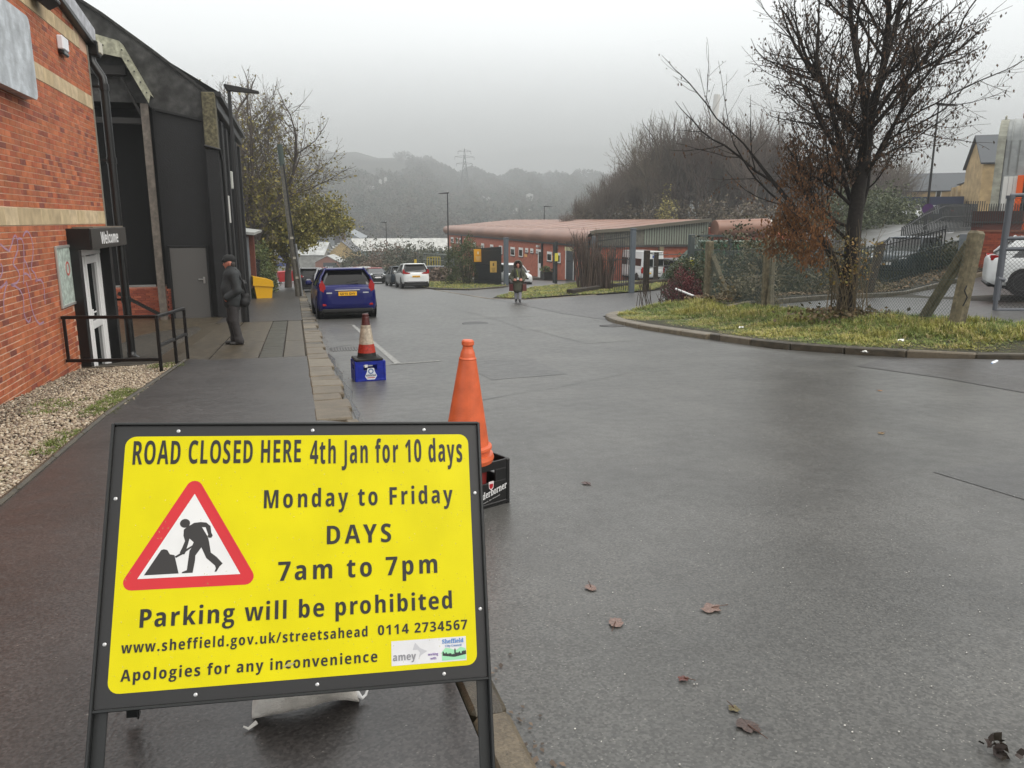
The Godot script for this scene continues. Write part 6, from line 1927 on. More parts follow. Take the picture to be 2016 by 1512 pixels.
	square_post(fr, "post", at(a0.x, a0.y, 0), at(a0.x, a0.y, 2.55), 0.2, fm); square_post(fr, "post", at(a1.x, a1.y, 0), at(a1.x, a1.y, 2.5), 0.14, fm)
	square_post(fr, "post", at(16.0, 27.75, 0), at(16.0, 27.75, 2.5), 0.08, fm)
	for y in [2.5, 1.95, 0.9]:
		var b := MB.new(); b.bar(at(a0.x, a0.y, y), at(a1.x, a1.y, y), 0.08, 0.08)
		obj("rail", b, fm, fr)
	chain_link(fr, at(a0.x, a0.y), at(a1.x, a1.y), 0.1, 2.45, 0.14, 0.006, sm(Color(0.12, 0.2, 0.16), 0.5), 0.0)
	var wn := thing("warning_notice", "small yellow and white warning notice on the green gate post", "notice", at(14.93, 27.35, 1.45), deg_to_rad(-30))
	obj("panel", box_of(Vector3.ZERO, Vector3(0.17, 0.42, 0.02)), sm(Color(0.86, 0.84, 0.25), 0.5), wn)
	obj("white_strip", box_of(Vector3(0, 0.16, 0.012), Vector3(0.16, 0.09, 0.006)), sm(Color(0.88, 0.88, 0.84), 0.5), wn)
	obj("symbol", box_of(Vector3(0, 0.02, 0.012), Vector3(0.07, 0.07, 0.006)), sm(Color(0.1, 0.1, 0.08), 0.5), wn)
	var hut := thing("green_container", "green steel container behind the mesh gate", "container", at(21.5, 33.5), deg_to_rad(-25))
	obj("body", box_of(Vector3(0, 1.2, 0), Vector3(5.0, 2.5, 2.4), 0.03), um(Color(0.22, 0.34, 0.24), 0.5, T.streak, 0.6), hut)
	for i in 16: obj("rib", box_of(Vector3(-2.3 + i * 0.3, 1.2, 1.215), Vector3(0.1, 2.2, 0.05)), sm(Color(0.27, 0.42, 0.3), 0.5), hut)
	var gs := thing("green_slope_roof", "dark green curved shelter roof beside the silver van", "shelter", at(29.8, 55.5))
	var sb := MB.new()
	sb.prism(PackedVector2Array([Vector2(-2.0, 0), Vector2(3, 0), Vector2(3, 3.2), Vector2(1.2, 3.0), Vector2(0.1, 2.3), Vector2(-0.9, 1.3)]), -1.5, 1.5, Transform3D(Basis(Vector3.UP, -0.4), Vector3.ZERO))
	obj("roof_sheet", sb, um(Color(0.15, 0.27, 0.17), 0.5, T.streak, 0.5), gs)
	# bushes by the corner
	bush("dark_conifer_bush", "dark green conifer bush in front of the mesh gate", "bush", at(14.3, 26.6), Vector3(0.9, 1.75, 0.8), 1500, 0.09, Color(0.03, 0.045, 0.018), Color(0.08, 0.085, 0.03), 31, "", 0.4)
	bush("red_bush", "dark red leaved low bush at the side road corner", "bush", at(13.5, 25.2), Vector3(0.75, 1.15, 0.6), 1300, 0.07, Color(0.07, 0.012, 0.016), Color(0.15, 0.03, 0.03), 32, "", 0.4)
	bush("bramble", "olive and brown brambles climbing the fence behind the second concrete post", "bush", at(15.2, 22.6), Vector3(2.2, 2.0, 1.0), 2300, 0.11, Color(0.05, 0.05, 0.02), Color(0.13, 0.10, 0.05), 33, "", 0.2)
	bush("bramble", "brown dead brambles at the foot of the first concrete post", "bush", at(12.3, 19.2), Vector3(1.0, 0.9, 0.8), 900, 0.09, Color(0.10, 0.075, 0.045), Color(0.16, 0.13, 0.06), 34, "", 0.2)
	var st := thing("white_stick", "white plastic pipe lying slanted in the verge by the red bush", "pipe", at(12.6, 23.0, 0.25))
	var wb2 := MB.new(); wb2.tube(Vector3(-0.45, 0.22, -0.3), Vector3(0.35, -0.12, 0.1), 0.035, 0.035, 8)
	obj("tube", wb2, sm(Color(0.88, 0.88, 0.88), 0.4), st)
	var dw := thing("dead_weeds", "dark dead weed stems at the tip of the grass corner", "weeds", at(11.2, 22.3))
	var db := MB.new(); var r2 := RandomNumberGenerator.new(); r2.seed = 14
	for i in 26:
		var p := Vector3(r2.randf_range(-0.9, 0.6), 0, r2.randf_range(-0.4, 0.4))
		db.col = Color(0.06, 0.045, 0.035)
		var l := Vector3(r2.randf_range(-0.5, 0.3), 1, r2.randf_range(-0.3, 0.3)) * r2.randf_range(0.35, 1.1)
		db.path([p, p + l * 0.6, p + l], [0.012, 0.009, 0.003], 4)
		db.path([p + l * 0.6, p + l * 0.7 + Vector3(r2.randfn() * 0.15, 0.12, 0.0)], [0.007, 0.002], 3)
	obj("stems", db, M.twig, dw)


func post_fence() -> void:
	var con := um(Color(0.54, 0.50, 0.40), 0.85, T.streak, 0.9, T.blotch, 1.6, T.bump, 0.4)
	var wire := sm(Color(0.30, 0.36, 0.34), 0.45, 0.3)
	var A := at(11.84, 20.64); var Bp := at(11.61, 17.33); var C := at(11.31, 11.01)
	var f := thing("concrete_post_fence", "leaning concrete posts with struts carrying sagging green chain link", "fence")
	square_post(f, "post", A + Vector3(0, -0.2, 0), A + Vector3(-0.02, 1.85, 0), 0.2, con, 0.03)
	square_post(f, "strut", A + Vector3(0.55, -0.1, 0.55), A + Vector3(0.05, 1.4, 0.06), 0.15, con, 0.02)
	square_post(f, "post", Bp + Vector3(0, -0.2, 0), Bp + Vector3(-0.05, 1.88, 0), 0.16, con, 0.03)
	square_post(f, "strut", Bp + Vector3(0.02, -0.1, 0.2), Bp + Vector3(0.16, 1.86, -0.1), 0.15, con, 0.03)
	square_post(f, "post", C + Vector3(-0.04, -0.2, 0), C + Vector3(0.2, 1.74, 0), 0.24, con, 0.05)
	square_post(f, "strut", at(11.75, 12.35, -0.1), C + Vector3(0.12, 1.55, -0.02), 0.17, con, 0.03)
	chain_link(f, A, Bp, 0.15, 1.6, 0.075, 0.0028, wire)
	chain_link(f, Bp, at(11.45, 14.2), 0.15, 1.62, 0.075, 0.0028, wire, 0.1)
	chain_link(f, at(11.45, 14.2), C, 0.2, 1.6, 0.075, 0.0028, wire, 0.1)
	var wb := MB.new()
	wb.path([C + Vector3(0.0, 0.8, 0.12), C + Vector3(-0.08, 0.72, 0.16), C + Vector3(0.0, 0.6, 0.16), C + Vector3(-0.06, 0.45, 0.15)], [0.012], 5)
	obj("loose_wire", wb, sm(Color(0.08, 0.07, 0.06), 0.7), f)
	# swing gate of chain link at the car park mouth
	var g := thing("chain_link_gate", "grey tubular gate with chain link at the car park mouth on the far right", "gate")
	var gm := sm(Color(0.36, 0.375, 0.40), 0.4, 0.2)
	var p0 := at(15.7, 14.25); var p1 := at(18.6, 12.6)
	var b := MB.new(); b.tube(p0 + Vector3(0, 0.25, 0), p0 + Vector3(0.03, 2.55, 0), 0.075, 0.075, 10)
	obj("hinge_post", b, gm, g)
	b = MB.new(); b.tube(p0 + Vector3(0.03, 2.55, 0), p0 + Vector3(0.03, 2.62, 0), 0.1, 0.1, 10)
	obj("cap", b, gm, g)
	b = MB.new(); b.tube(p0 + Vector3(-0.06, 0.02, 0.05), p0 + Vector3(-0.06, 0.75, 0.05), 0.05, 0.05, 8); b.tube(p0 + Vector3(-0.1, 0.75, 0.05), p0 + Vector3(0.1, 0.72, 0.05), 0.05, 0.05, 8)
	obj("drop_bolt", b, gm, g)
	for y in [0.02, 1.42, 1.66, 2.62]:
		b = MB.new(); b.tube(p0 + Vector3(0, y, 0.02), p1 + Vector3(0, y, 0.02), 0.045, 0.045, 8)
		obj("rail", b, gm, g)
	chain_link(g, p0, p1, 0.05, 2.55, 0.09, 0.0035, sm(Color(0.2, 0.2, 0.2), 0.5), 0.0)


func car_park_edge() -> void:
	var V := func(a: Array) -> Array:
		var o := []
		for i in range(0, a.size(), 2): o.append(Vector2(a[i], a[i + 1]))
		return o
	var bank := um(lin(0.075, 0.058, 0.036), 0.95, T.dirt, 0.9, T.fine, 3.0, T.bump, 1.5)
	sheet("leaf_bank", V.call([11.1, 18.3, 16.2, 20.9, 23.5, 22.5, 34, 24, 34, 25.5, 23, 25.2, 15.8, 24.4, 12, 22]), 0.17, bank, 1.5)
	var where := []; var cols := []
	for i in 5200:
		var x := rng.randf_range(11.4, 30); var s0 := 18.4 + (x - 11.1) * 0.5 if x < 16.2 else 20.95 + (x - 16.2) * 0.2
		var s := s0 + rng.randf_range(0.1, 3.0)
		where.append(Transform3D(Basis.from_euler(Vector3(rng.randf_range(-0.9, 0.9), rng.randf() * TAU, rng.randf_range(-0.9, 0.9))).scaled(Vector3.ONE * rng.randf_range(0.05, 0.14)), at(x, s, 0.19 + rng.randf() * 0.06)))
		cols.append(Color(0.16, 0.10, 0.05).lerp(Color(0.08, 0.06, 0.035), rng.randf()) * rng.randf_range(0.6, 1.5))
	var lm := MB.new(); lm.quad(Vector3(0, 0, -0.5), Vector3(0.32, 0.06, 0), Vector3(0, 0, 0.5), Vector3(-0.32, 0.06, 0))
	scatter("leaf_litter", lm.mesh(), vcol(0.8), where, cols, self, "brown fallen leaves along the bank behind the car park kerb", "leaf litter")
	# dark railings on top of the bank, cars behind them
	var dk := sm(Color(0.12, 0.13, 0.135), 0.5)
	bars_fence("bank_railings", "dark vertical bar railings along the top of the leafy bank", Vector2(14.5, 24.2), Vector2(25.0, 25.4), 1.75, 0.16, 0.03, dk, 0.15)
	var tp := thing("leaning_timber_post", "leaning dark timber post in front of the parked dark hatchback", "post", at(18.6, 21.6, 0.1))
	square_post(tp, "shaft", Vector3(-0.25, -0.1, 0), Vector3(0.12, 1.7, 0), 0.22, um(Color(0.24, 0.19, 0.15), 0.9, T.streak, 1.0), 0.02)
	bush("bank_scrub", "brown scrub on the bank behind the alder", "bush", at(15.5, 22.8), Vector3(2.0, 1.2, 0.9), 1500, 0.1, Color(0.05, 0.05, 0.025), Color(0.14, 0.10, 0.05), 36, "brown scrub along the bank", 0.2)
	bush("bank_scrub", "low scrub on the bank by the leaning timber post", "bush", at(19.5, 22.9), Vector3(2.2, 0.6, 0.8), 900, 0.1, Color(0.06, 0.05, 0.025), Color(0.15, 0.11, 0.05), 37, "brown scrub along the bank", 0.2)
	bush("bank_scrub", "dark tall scrub left of the alder's trunk behind the chain link", "bush", at(17.0, 26.8), Vector3(2.6, 2.6, 1.0), 2000, 0.13, Color(0.04, 0.045, 0.022), Color(0.10, 0.085, 0.045), 38, "brown scrub along the bank", 0.2)


func metal_building() -> void:
	var root := thing("metal_clad_building", "pale metal clad building with a rounded eave and an orange framed door", "building", Vector3(25.35, 0, -23.8), deg_to_rad(-51))
	var zs := 0.0
	var clad := um(Color(0.74, 0.755, 0.75), 0.45, T.streak, 0.2, T.fine, 1.0)
	var x0 := 0.0; var x1 := 12.0
	# curved eave: profile in z and y
	var prof := [Vector2(0, 0.85), Vector2(0, 4.35)]
	for i in 9:
		var a := PI / 2 * i / 8.0
		prof.append(Vector2(-0.85 * (1.0 - cos(a)), 4.35 + 0.85 * sin(a)))
	prof.append(Vector2(-8, 5.4))
	var rows := []
	for x in [x0, x1]:
		var line := []
		for q in prof: line.append(Vector3(x, q.y, -zs + q.x))
		rows.append(line)
	var b := MB.new(); b.grid(rows, false, true)
	obj("cladding", b, clad, root)
	b = MB.new()
	var poly := PackedVector2Array()
	for q in prof: poly.append(Vector2(q.x, q.y))
	poly.append(Vector2(-8, 0.85))
	b.prism(poly, -0.2, 0.0, Transform3D(Basis(Vector3(0, 0, 1), Vector3.UP, Vector3(-1, 0, 0)), Vector3(x0, 0, -zs)))
	obj("end_wall", b, clad, root)
	b = MB.new()
	for k in prof.size() - 2: b.bar(Vector3(x0 + 0.12, prof[k].y, -zs + prof[k].x + 0.03), Vector3(x0 + 0.12, prof[k + 1].y, -zs + prof[k + 1].x + 0.03), 0.26, 0.05)
	obj("verge_trim", b, um(Color(0.70, 0.70, 0.64), 0.5, T.streak, 0.4), root)
	obj("trim_joint", box_of(Vector3(x0 + 0.26, 2.7, -zs + 0.02), Vector3(0.02, 3.4, 0.06)), sm(Color(0.2, 0.2, 0.2), 0.5), root)
	var seam := sm(Color(0.58, 0.59, 0.58), 0.5)
	for i in 22:
		var x := x0 + 0.42 + i * 0.27
		b = MB.new()
		for k in range(1, prof.size() - 2): b.bar(Vector3(x, prof[k].y if k > 1 else 3.15, -zs + prof[k].x + 0.015), Vector3(x, prof[k + 1].y, -zs + prof[k + 1].x + 0.015), 0.03, 0.03)
		b.bar(Vector3(x, 3.15, -zs + 0.015), Vector3(x, 4.35, -zs + 0.015), 0.03, 0.03)
		obj("standing_seam", b, seam, root)
	for i in 3:
		obj("panel", box_of(Vector3(x0 + 0.32 + i * 0.16 + 0.08, 2.15, -zs + 0.03), Vector3(0.152, 1.85, 0.02)), um(Color(0.86, 0.86, 0.84), 0.4, T.fine, 1.0), root)
	# orange door
	var og := um(Color(0.90, 0.36, 0.03), 0.4, T.fine, 1.0)
	var dx := 0.77
	for q in [[dx, dx + 0.2, 1.1, 3.1], [dx + 2.2, dx + 2.4, 1.1, 3.1], [dx + 0.2, dx + 2.2, 2.9, 3.1]]:
		obj("door_frame", box_of(Vector3((q[0] + q[1]) / 2, (q[2] + q[3]) / 2, -zs + 0.08), Vector3(q[1] - q[0], q[3] - q[2], 0.3), 0.01), og, root)
	obj("door_glass", box_of(Vector3(dx + 1.2, 2.3, -zs + 0.03), Vector3(1.98, 1.2, 0.04)), glass(), root)
	obj("door_panel", box_of(Vector3(dx + 1.2, 1.4, -zs + 0.04), Vector3(1.98, 0.6, 0.05)), og, root)
	# brick below: low parapet with railings, wall with a grey panel
	var red := um(Color(0.56, 0.27, 0.18), 0.85, T.fine, 4.0, T.streak, 0.5)
	obj("plinth", box_of(Vector3(5.4, -0.1, -zs - 2), Vector3(11.4, 1.9, 4.2)), red, root)
	obj("brick_wall", box_of(Vector3(5.2, 0.1, -zs + 0.45), Vector3(10.9, 1.95, 0.3)), red, root)
	obj("coping", box_of(Vector3(5.2, 1.1, -zs + 0.45), Vector3(11.0, 0.07, 0.36)), sm(Color(0.45, 0.27, 0.2), 0.7), root)
	var bt := [um(Color(0.58, 0.27, 0.18), 0.8, T.fine, 6.0), um(Color(0.50, 0.23, 0.16), 0.8, T.fine, 6.0), um(Color(0.62, 0.31, 0.2), 0.8, T.fine, 6.0)]
	var bm := box_of(Vector3.ZERO, Vector3(0.212, 0.064, 0.03), 0.0).mesh()
	for k in 18:
		for i in 12:
			obj("brick", bm, bt[rng.randi() % 3], root, Vector3(-0.25 + i * 0.225 + (0.11 if k % 2 else 0.0), -0.32 + k * 0.075, -zs + 0.603))
	obj("grey_panel", box_of(Vector3(-0.55, 0.1, -zs + 0.6), Vector3(0.55, 1.75, 0.08)), sm(Color(0.38, 0.40, 0.42), 0.5), root)
	obj("dark_parapet", box_of(Vector3(0.3, 1.45, -zs + 0.25), Vector3(1.6, 0.75, 0.2)), um(Color(0.36, 0.24, 0.22), 0.85, T.fine, 4.0), root)
	var rl := sm(Color(0.22, 0.22, 0.22), 0.5)
	for i in 26:
		obj("railing_bar", box_of(Vector3(-0.75 + i * 0.075, 1.72, -zs + 0.38), Vector3(0.028, 0.75 if i > 8 else 0.95, 0.028), 0.0), rl, root)
	obj("railing_rail", box_of(Vector3(0.2, 1.42, -zs + 0.38), Vector3(1.95, 0.04, 0.04)), rl, root)
	# brick stair tower behind
	var tw := thing("brick_tower", "brown brick tower with a caged ladder rail on top at the right edge", "tower", Vector3(45.4, 0, -39.2), -0.75)
	obj("shaft", box_of(Vector3(0, 4.5, 0), Vector3(2.4, 7.4, 3.0)), um(Color(0.47, 0.32, 0.28), 0.85, T.fine, 2.0), tw)
	obj("band", box_of(Vector3(0, 6.6, 0.02), Vector3(2.44, 0.12, 3.02)), sm(Color(0.6, 0.5, 0.45), 0.8), tw)
	b = MB.new()
	for i in 7: b.tube(Vector3(-1.1 + i * 0.36, 8.2, 1.4), Vector3(-1.1 + i * 0.36, 9.3, 1.4), 0.025, 0.025, 5)
	for y in [8.75, 9.3]: b.tube(Vector3(-1.2, y, 1.4), Vector3(1.2, y, 1.4), 0.025, 0.025, 5)
	obj("rail_cage", b, sm(Color(0.4, 0.4, 0.42), 0.5), tw)


func upper_street() -> void:
	var V := func(a: Array) -> Array:
		var o := []
		for i in range(0, a.size(), 2): o.append(Vector2(a[i], a[i + 1]))
		return o
	sheet("upper_road", V.call([30, 30, 36, 33, 62, 60, 118, 128, 108, 136, 58, 70, 33, 40, 26, 33]), 0.02, M.road, 3.0)
	lamp_post("tall thin black street lamp with a purple round sign on the upper street", at(37.6, 39.8, -0.3), 7.6, -0.15, 1.15, 0.075)
	var sg := thing("purple_sign", "round purple sign plate fixed to the tall right hand lamp post", "sign", Vector3(37.55, 2.15, -39.68), deg_to_rad(-40))
	var b := MB.new(); b.lathe([Vector2(0.001, 0), Vector2(0.33, 0), Vector2(0.33, 0.03), Vector2(0.001, 0.03)], 24, Transform3D(Basis(Vector3.RIGHT, PI / 2), Vector3.ZERO))
	obj("disc", b, sm(Color(0.25, 0.09, 0.32), 0.5), sg)
	b = MB.new(); b.box(Vector3(0, 0, -0.03), Vector3(0.1, 0.3, 0.04))
	obj("bracket", b, sm(Color(0.2, 0.2, 0.2), 0.5), sg)
	bars_fence("street_railings", "grey vertical bar railings along the near edge of the upper street", Vector2(27.5, 30.5), Vector2(38.5, 37.0), 1.5, 0.26, 0.04, sm(Color(0.2, 0.21, 0.215), 0.5))
	for q in [[1700, 37, 2.4, 1.5, "right of the alder trunk"], [1752, 39, 2.2, 1.0, "under the silver car"], [1880, 37, 2.0, 1.1, "by the grey panel of the metal building"], [1665, 35, 2.5, 2.2, "hidden behind the alder trunk"]]:
		var p := ray_at(q[0], q[1])
		bush("railing_scrub", "scrub growing along the upper street railings, " + q[4], "bush", Vector3(p.x, land(p.x, p.y) - 0.1, -p.y), Vector3(q[2], q[3], 1.2), 1100, 0.14, Color(0.05, 0.055, 0.025), Color(0.13, 0.11, 0.055), int(q[0]), "scrub along the upper street railings", 0.25)
	# pale stone terraces
	var stone := um(Color(0.86, 0.74, 0.54), 0.85, T.fine, 1.0, T.streak, 0.1)
	var slate := sm(Color(0.30, 0.315, 0.33), 0.7)
	var shade := um(Color(0.56, 0.45, 0.33), 0.85, T.fine, 1.0)
	# blocks stepping along the street, gable ends to us: x, s, width, depth, eave, ridge
	# blocks: centre x and s, turn, width, length, eave, ridge; the nearest shows its gable edge on at the left
	for q in [[67.3, 56.0, deg_to_rad(-127), 9.0, 14.0, 4.9, 7.4, "nearest pale stone terrace with a tall slate roof on the upper street"], [77.4, 70.2, atan2(64.3 - 81.0, -62.8 + 83.6), 7.5, 25.0, 4.4, 6.3, "middle pale stone terrace running away along the upper street with stepped piers"], [90.5, 91.0, deg_to_rad(-130), 9.0, 13.0, 3.9, 6.2, "farthest pale stone terrace with a level roof on the upper street"]]:
		var h := gable_house("stone_terrace", q[7], "house", Vector3(q[0], 1.6, -q[1]), q[2], q[3], q[4], q[5], q[6], stone, slate, "pale stone terraces on the upper street")
		var count := int(q[4] / 5.0)
		for k in count:
			for sd in [-1.0, 1.0]:
				obj("pier", box_of(Vector3(sd * (q[3] / 2 + 0.45), q[5] / 2 - 0.5, -q[4] / 2 + 1.5 + k * 5.0), Vector3(0.9, q[5], 2.2)), stone, h)
				for y in [1.3, 3.4]:
					var w := obj("window", box_of(Vector3(sd * (q[3] / 2 + 0.02), y, -q[4] / 2 + 3.9 + k * 5.0), Vector3(0.08, 1.0, 0.7)), sm(Color(0.8, 0.8, 0.78), 0.5), h)
					obj("pane", box_of(Vector3(sd * (q[3] / 2 + 0.065), y, -q[4] / 2 + 3.9 + k * 5.0), Vector3(0.03, 0.8, 0.5)), glass(), w)
	# trees and hedge at the far end
	var tn := 0
	for q in [[1705, 118, 8.5, "right of the alder trunk"], [1735, 125, 9.0, "between the alder and the parked row"], [1762, 120, 8.0, "behind the silver parked car"], [1790, 130, 8.5, "behind the white van"], [1815, 126, 7.0, "beside the tall lamp post"], [1725, 100, 6.5, "above the dark evergreen bushes"], [1660, 112, 9.0, "directly behind the alder trunk"], [1630, 100, 8.0, "left behind the alder trunk"]]:
		var p := ray_at(q[0], q[1])
		bare_tree("street_tree", "bare grey tree ending the upper street, " + q[3], Vector3(p.x, 1.0, -p.y), q[2], 0.14, 140 + tn, 4, 0.12, 0.0, Color.BLACK, Color.BLACK, "bare trees at the end of the upper street", 0.5, Color(0.12, 0.095, 0.085))
		tn += 1
	for q in [[1745, 84, 4.0, 2.6, "nearest the parked row"], [1690, 70, 4.0, 3.4, "tall, beside the alder trunk"], [1720, 66, 3.5, 2.2, "lowest of the clump"], [1655, 62, 3.5, 3.6, "hidden behind the alder trunk"]]:
		var p := ray_at(q[0], q[1])
		bush("evergreen_bush", "dark evergreen bush left of the upper street, " + q[4], "bush", Vector3(p.x, land(p.x, p.y) - 0.3, -p.y), Vector3(q[2], q[3], 2.5), 1200, 0.22, Color(0.04, 0.055, 0.025), Color(0.10, 0.11, 0.05), 400 + int(q[0]), "evergreen bushes left of the upper street", 0.4)
	var sp := ray_at(1782, 88)
	var shop := thing("blue_store", "low dark blue store front at the end of the upper street", "building", Vector3(sp.x, 1.7, -sp.y), deg_to_rad(-40))
	obj("wall", box_of(Vector3(0, 0.9, 0), Vector3(8, 2.2, 3)), sm(Color(0.14, 0.17, 0.28), 0.6), shop)
	obj("window", box_of(Vector3(0.5, 0.8, 1.52), Vector3(3, 0.8, 0.06)), sm(Color(0.7, 0.72, 0.74), 0.4), shop)


# ---------------------------------------------------------------- vehicles: front towards local -z, origin on the ground under the middle
func ring_of(w: float, yb: float, yt: float, z: float, crown := 0.02) -> Array:
	var o := []
	var h := yt - yb
	for s in [1.0, -1.0]:
		var half := [Vector2(0.80 * w, yb), Vector2(0.95 * w, yb + 0.05 * h), Vector2(0.995 * w, yb + 0.25 * h), Vector2(w, yb + 0.5 * h), Vector2(0.985 * w, yb + 0.75 * h), Vector2(0.95 * w, yb + 0.93 * h), Vector2(0.88 * w, yt), Vector2(0.4 * w, yt + crown)]
		if s < 0: half.reverse()
		for q in half: o.append(Vector3(q.x * s, q.y, z))
	return o


func plan_ring(hw: float, zf: float, zr: float, y: float, round_ := 0.25) -> Array:
	var o := []
	for c in rounded([Vector2(hw, zr), Vector2(hw, zf), Vector2(-hw, zf), Vector2(-hw, zr)], minf(round_, hw * 0.8), 4):
		o.append(Vector3(c.x, y, c.y))
	return o


func car(called: String, label: String, pos: Vector3, turn: float, P: Dictionary, group := "") -> Node3D:
	var root := thing(called, label, P.get("cat", "car"), pos, turn, group)
	var L: float = P.get("L", 4.0); var W: float = P.get("W", 1.72) / 2.0; var H: float = P.get("H", 1.48)
	var belt: float = P.get("belt", 0.93); var gc: float = P.get("gc", 0.20); var hood: float = P.get("hood", 0.98)
	var hoodh: float = P.get("hoodh", belt - 0.05); var rear_h: float = P.get("rear_h", belt)
	var paint: StandardMaterial3D = P.paint
	var dark := sm(Color(0.035, 0.036, 0.04), 0.5)
	var van: bool = P.get("van", false)
	var r0 := L / 2.0; var f0 := -L / 2.0
	# body
	var rows := []
	for q in [[r0, 0.55, gc + 0.24, rear_h - 0.24], [r0 - 0.015, 0.74, gc + 0.15, rear_h - 0.13], [r0 - 0.06, 0.88, gc + 0.07, rear_h - 0.05], [r0 - 0.16, 0.955, gc + 0.03, rear_h - 0.01], [r0 - 0.34, 0.99, gc, rear_h], [r0 - 0.9, 1.0, gc, belt], [0.0, 1.0, gc, belt], [f0 + hood + 0.35, 1.0, gc, belt - 0.01], [f0 + hood, 1.0, gc, belt - 0.02], [f0 + 0.35, 0.97, gc, hoodh - 0.07], [f0 + 0.12, 0.90, gc + 0.02, hoodh - 0.15], [f0 + 0.03, 0.78, gc + 0.08, hoodh - 0.24], [f0, 0.62, gc + 0.18, hoodh - 0.34]]:
		rows.append(ring_of(W * q[1], q[2], q[3], q[0]))
	var b := MB.new(); b.grid(rows, true, true)
	var fan := func(ring: Array, flip: bool) -> void:
		var c := Vector3.ZERO
		for p in ring: c += p
		c /= ring.size()
		for i in ring.size():
			if flip: b.tri(c, ring[(i + 1) % ring.size()], ring[i])
			else: b.tri(c, ring[i], ring[(i + 1) % ring.size()])
	fan.call(rows[0], false); fan.call(rows[-1], true)
	var body := obj("body", b, paint, root)
	# greenhouse
	var zrb: float = P.get("zrb", r0 - 0.10); var zrt: float = P.get("zrt", r0 - 0.55); var zft: float = P.get("zft", f0 + hood + 0.85); var zfb: float = P.get("zfb", f0 + hood - 0.02)
	var wb: float = W * P.get("wb", 0.93); var wt: float = W * P.get("wt", 0.74)
	var gl := glass(Color(0.03, 0.035, 0.04), 0.04)
	var lv := []
	for i in 6:
		var t := i / 5.0
		lv.append(plan_ring(lerpf(wb, wt, t * t * 0.4 + t * 0.6), lerpf(zfb, zft, t), lerpf(zrb, zrt, t * (0.75 + 0.25 * t)), lerpf(belt - 0.03, H - 0.07, t), 0.22))
	b = MB.new(); b.grid(lv, true)
	obj("cabin" if van else "window_glass", b, paint if van else gl, root)
	b = MB.new()
	var rr := []
	for q in [[1.02, 0.0], [1.03, 0.025], [0.98, 0.055], [0.80, 0.075], [0.4, 0.085], [0.01, 0.087]]:
		rr.append(plan_ring(wt * q[0], lerpf((zft + zrt) / 2, zft - 0.02, q[0]), lerpf((zft + zrt) / 2, zrt + 0.05, q[0]), H - 0.085 + q[1], 0.25 * q[0] + 0.002))
	b.grid(rr, true)
	obj("roof", b, P.get("roof_paint", paint), root)
	if not van:
		for s in [-1.0, 1.0]:
			for q in [[zfb + 0.08, zft + 0.06, 0.07], [zrb - 0.16, zrt - 0.12, P.get("cpillar", 0.30)], [(zfb + zrb) * 0.5 + 0.1, (zft + zrt) * 0.5, 0.05]]:
				b = MB.new()
				var lo := Vector3(s * wb * 0.985, belt - 0.03, q[0]); var hi := Vector3(s * wt * 0.99, H - 0.06, q[1])
				var mid := lo.lerp(hi, 0.5) + Vector3(s * 0.035, 0, 0)
				b.bar(lo, mid, 0.05, q[2], 0.015); b.bar(mid, hi, 0.05, q[2] * 0.85, 0.015)
				obj("pillar", b, paint if q[2] > 0.055 else dark, root)
	# rear window frame line, spoiler, wiper
	if not van:
		b = MB.new(); b.box(Vector3(0, H - 0.07, zrt + 0.06), Vector3(wt * 1.85, 0.04, 0.2), Basis(Vector3.RIGHT, -0.12), 0.02)
		obj("spoiler", b, P.get("roof_paint", paint), root)
		b = MB.new(); b.bar(Vector3(-0.02, belt + 0.06, zrb + 0.0), Vector3(0.34, belt + 0.12, zrb - 0.02), 0.022, 0.02)
		obj("rear_wiper", b, dark, root)
	# wheels
	var wr: float = P.get("wr", 0.315); var wz: float = P.get("wz", L * 0.315)
	var tyre := sm(Color(0.045, 0.045, 0.047), 0.8); var alloy := sm(Color(0.55, 0.56, 0.58), 0.3, 0.6)
	for s in [-1.0, 1.0]:
		for z in [-wz, wz]:
			var side := Transform3D(Basis(Vector3.BACK, -s * PI / 2), Vector3(s * (W - 0.20), wr, z))
			b = MB.new(); b.lathe([Vector2(wr * 0.6, 0.0), Vector2(wr * 0.94, 0.0), Vector2(wr, 0.03), Vector2(wr, 0.17), Vector2(wr * 0.94, 0.205), Vector2(wr * 0.66, 0.20)], 22, side)
			var w := obj("wheel", b, tyre, root)
			b = MB.new(); b.lathe([Vector2(wr * 0.69, 0.195), Vector2(wr * 0.66, 0.205), Vector2(wr * 0.60, 0.16)], 20, side)
			for k in 5:
				var a := TAU * k / 5.0
				for o in [-0.14, 0.14]:
					b.bar(side * Vector3(cos(a + o) * wr * 0.14, 0.175, sin(a + o) * wr * 0.14), side * Vector3(cos(a + o * 0.7) * wr * 0.64, 0.185, sin(a + o * 0.7) * wr * 0.64), 0.026, 0.02)
			b.lathe([Vector2(0.05, 0.18), Vector2(0.03, 0.19), Vector2(0.001, 0.19)], 10, side)
			obj("rim", b, alloy, w)
			b = MB.new(); b.lathe([Vector2(wr * 0.64, 0.12), Vector2(0.001, 0.12)], 18, side)
			obj("brake", b, dark, w)
			b = MB.new()
			var arch := []
			for k in 11:
				var a := PI * k / 10.0
				arch.append([Vector3(s * (W * 0.97), wr + sin(a) * (wr + 0.02), z + cos(a) * (wr + 0.02)), Vector3(s * (W * 1.0 + 0.012), wr + sin(a) * (wr + 0.025), z + cos(a) * (wr + 0.025)), Vector3(s * (W * 1.0 + 0.006), wr + sin(a) * (wr + 0.075), z + cos(a) * (wr + 0.075))])
			b.grid(arch)
			obj("wheel_arch", b, dark if P.get("black_arch", false) else paint, root)
	b = MB.new()
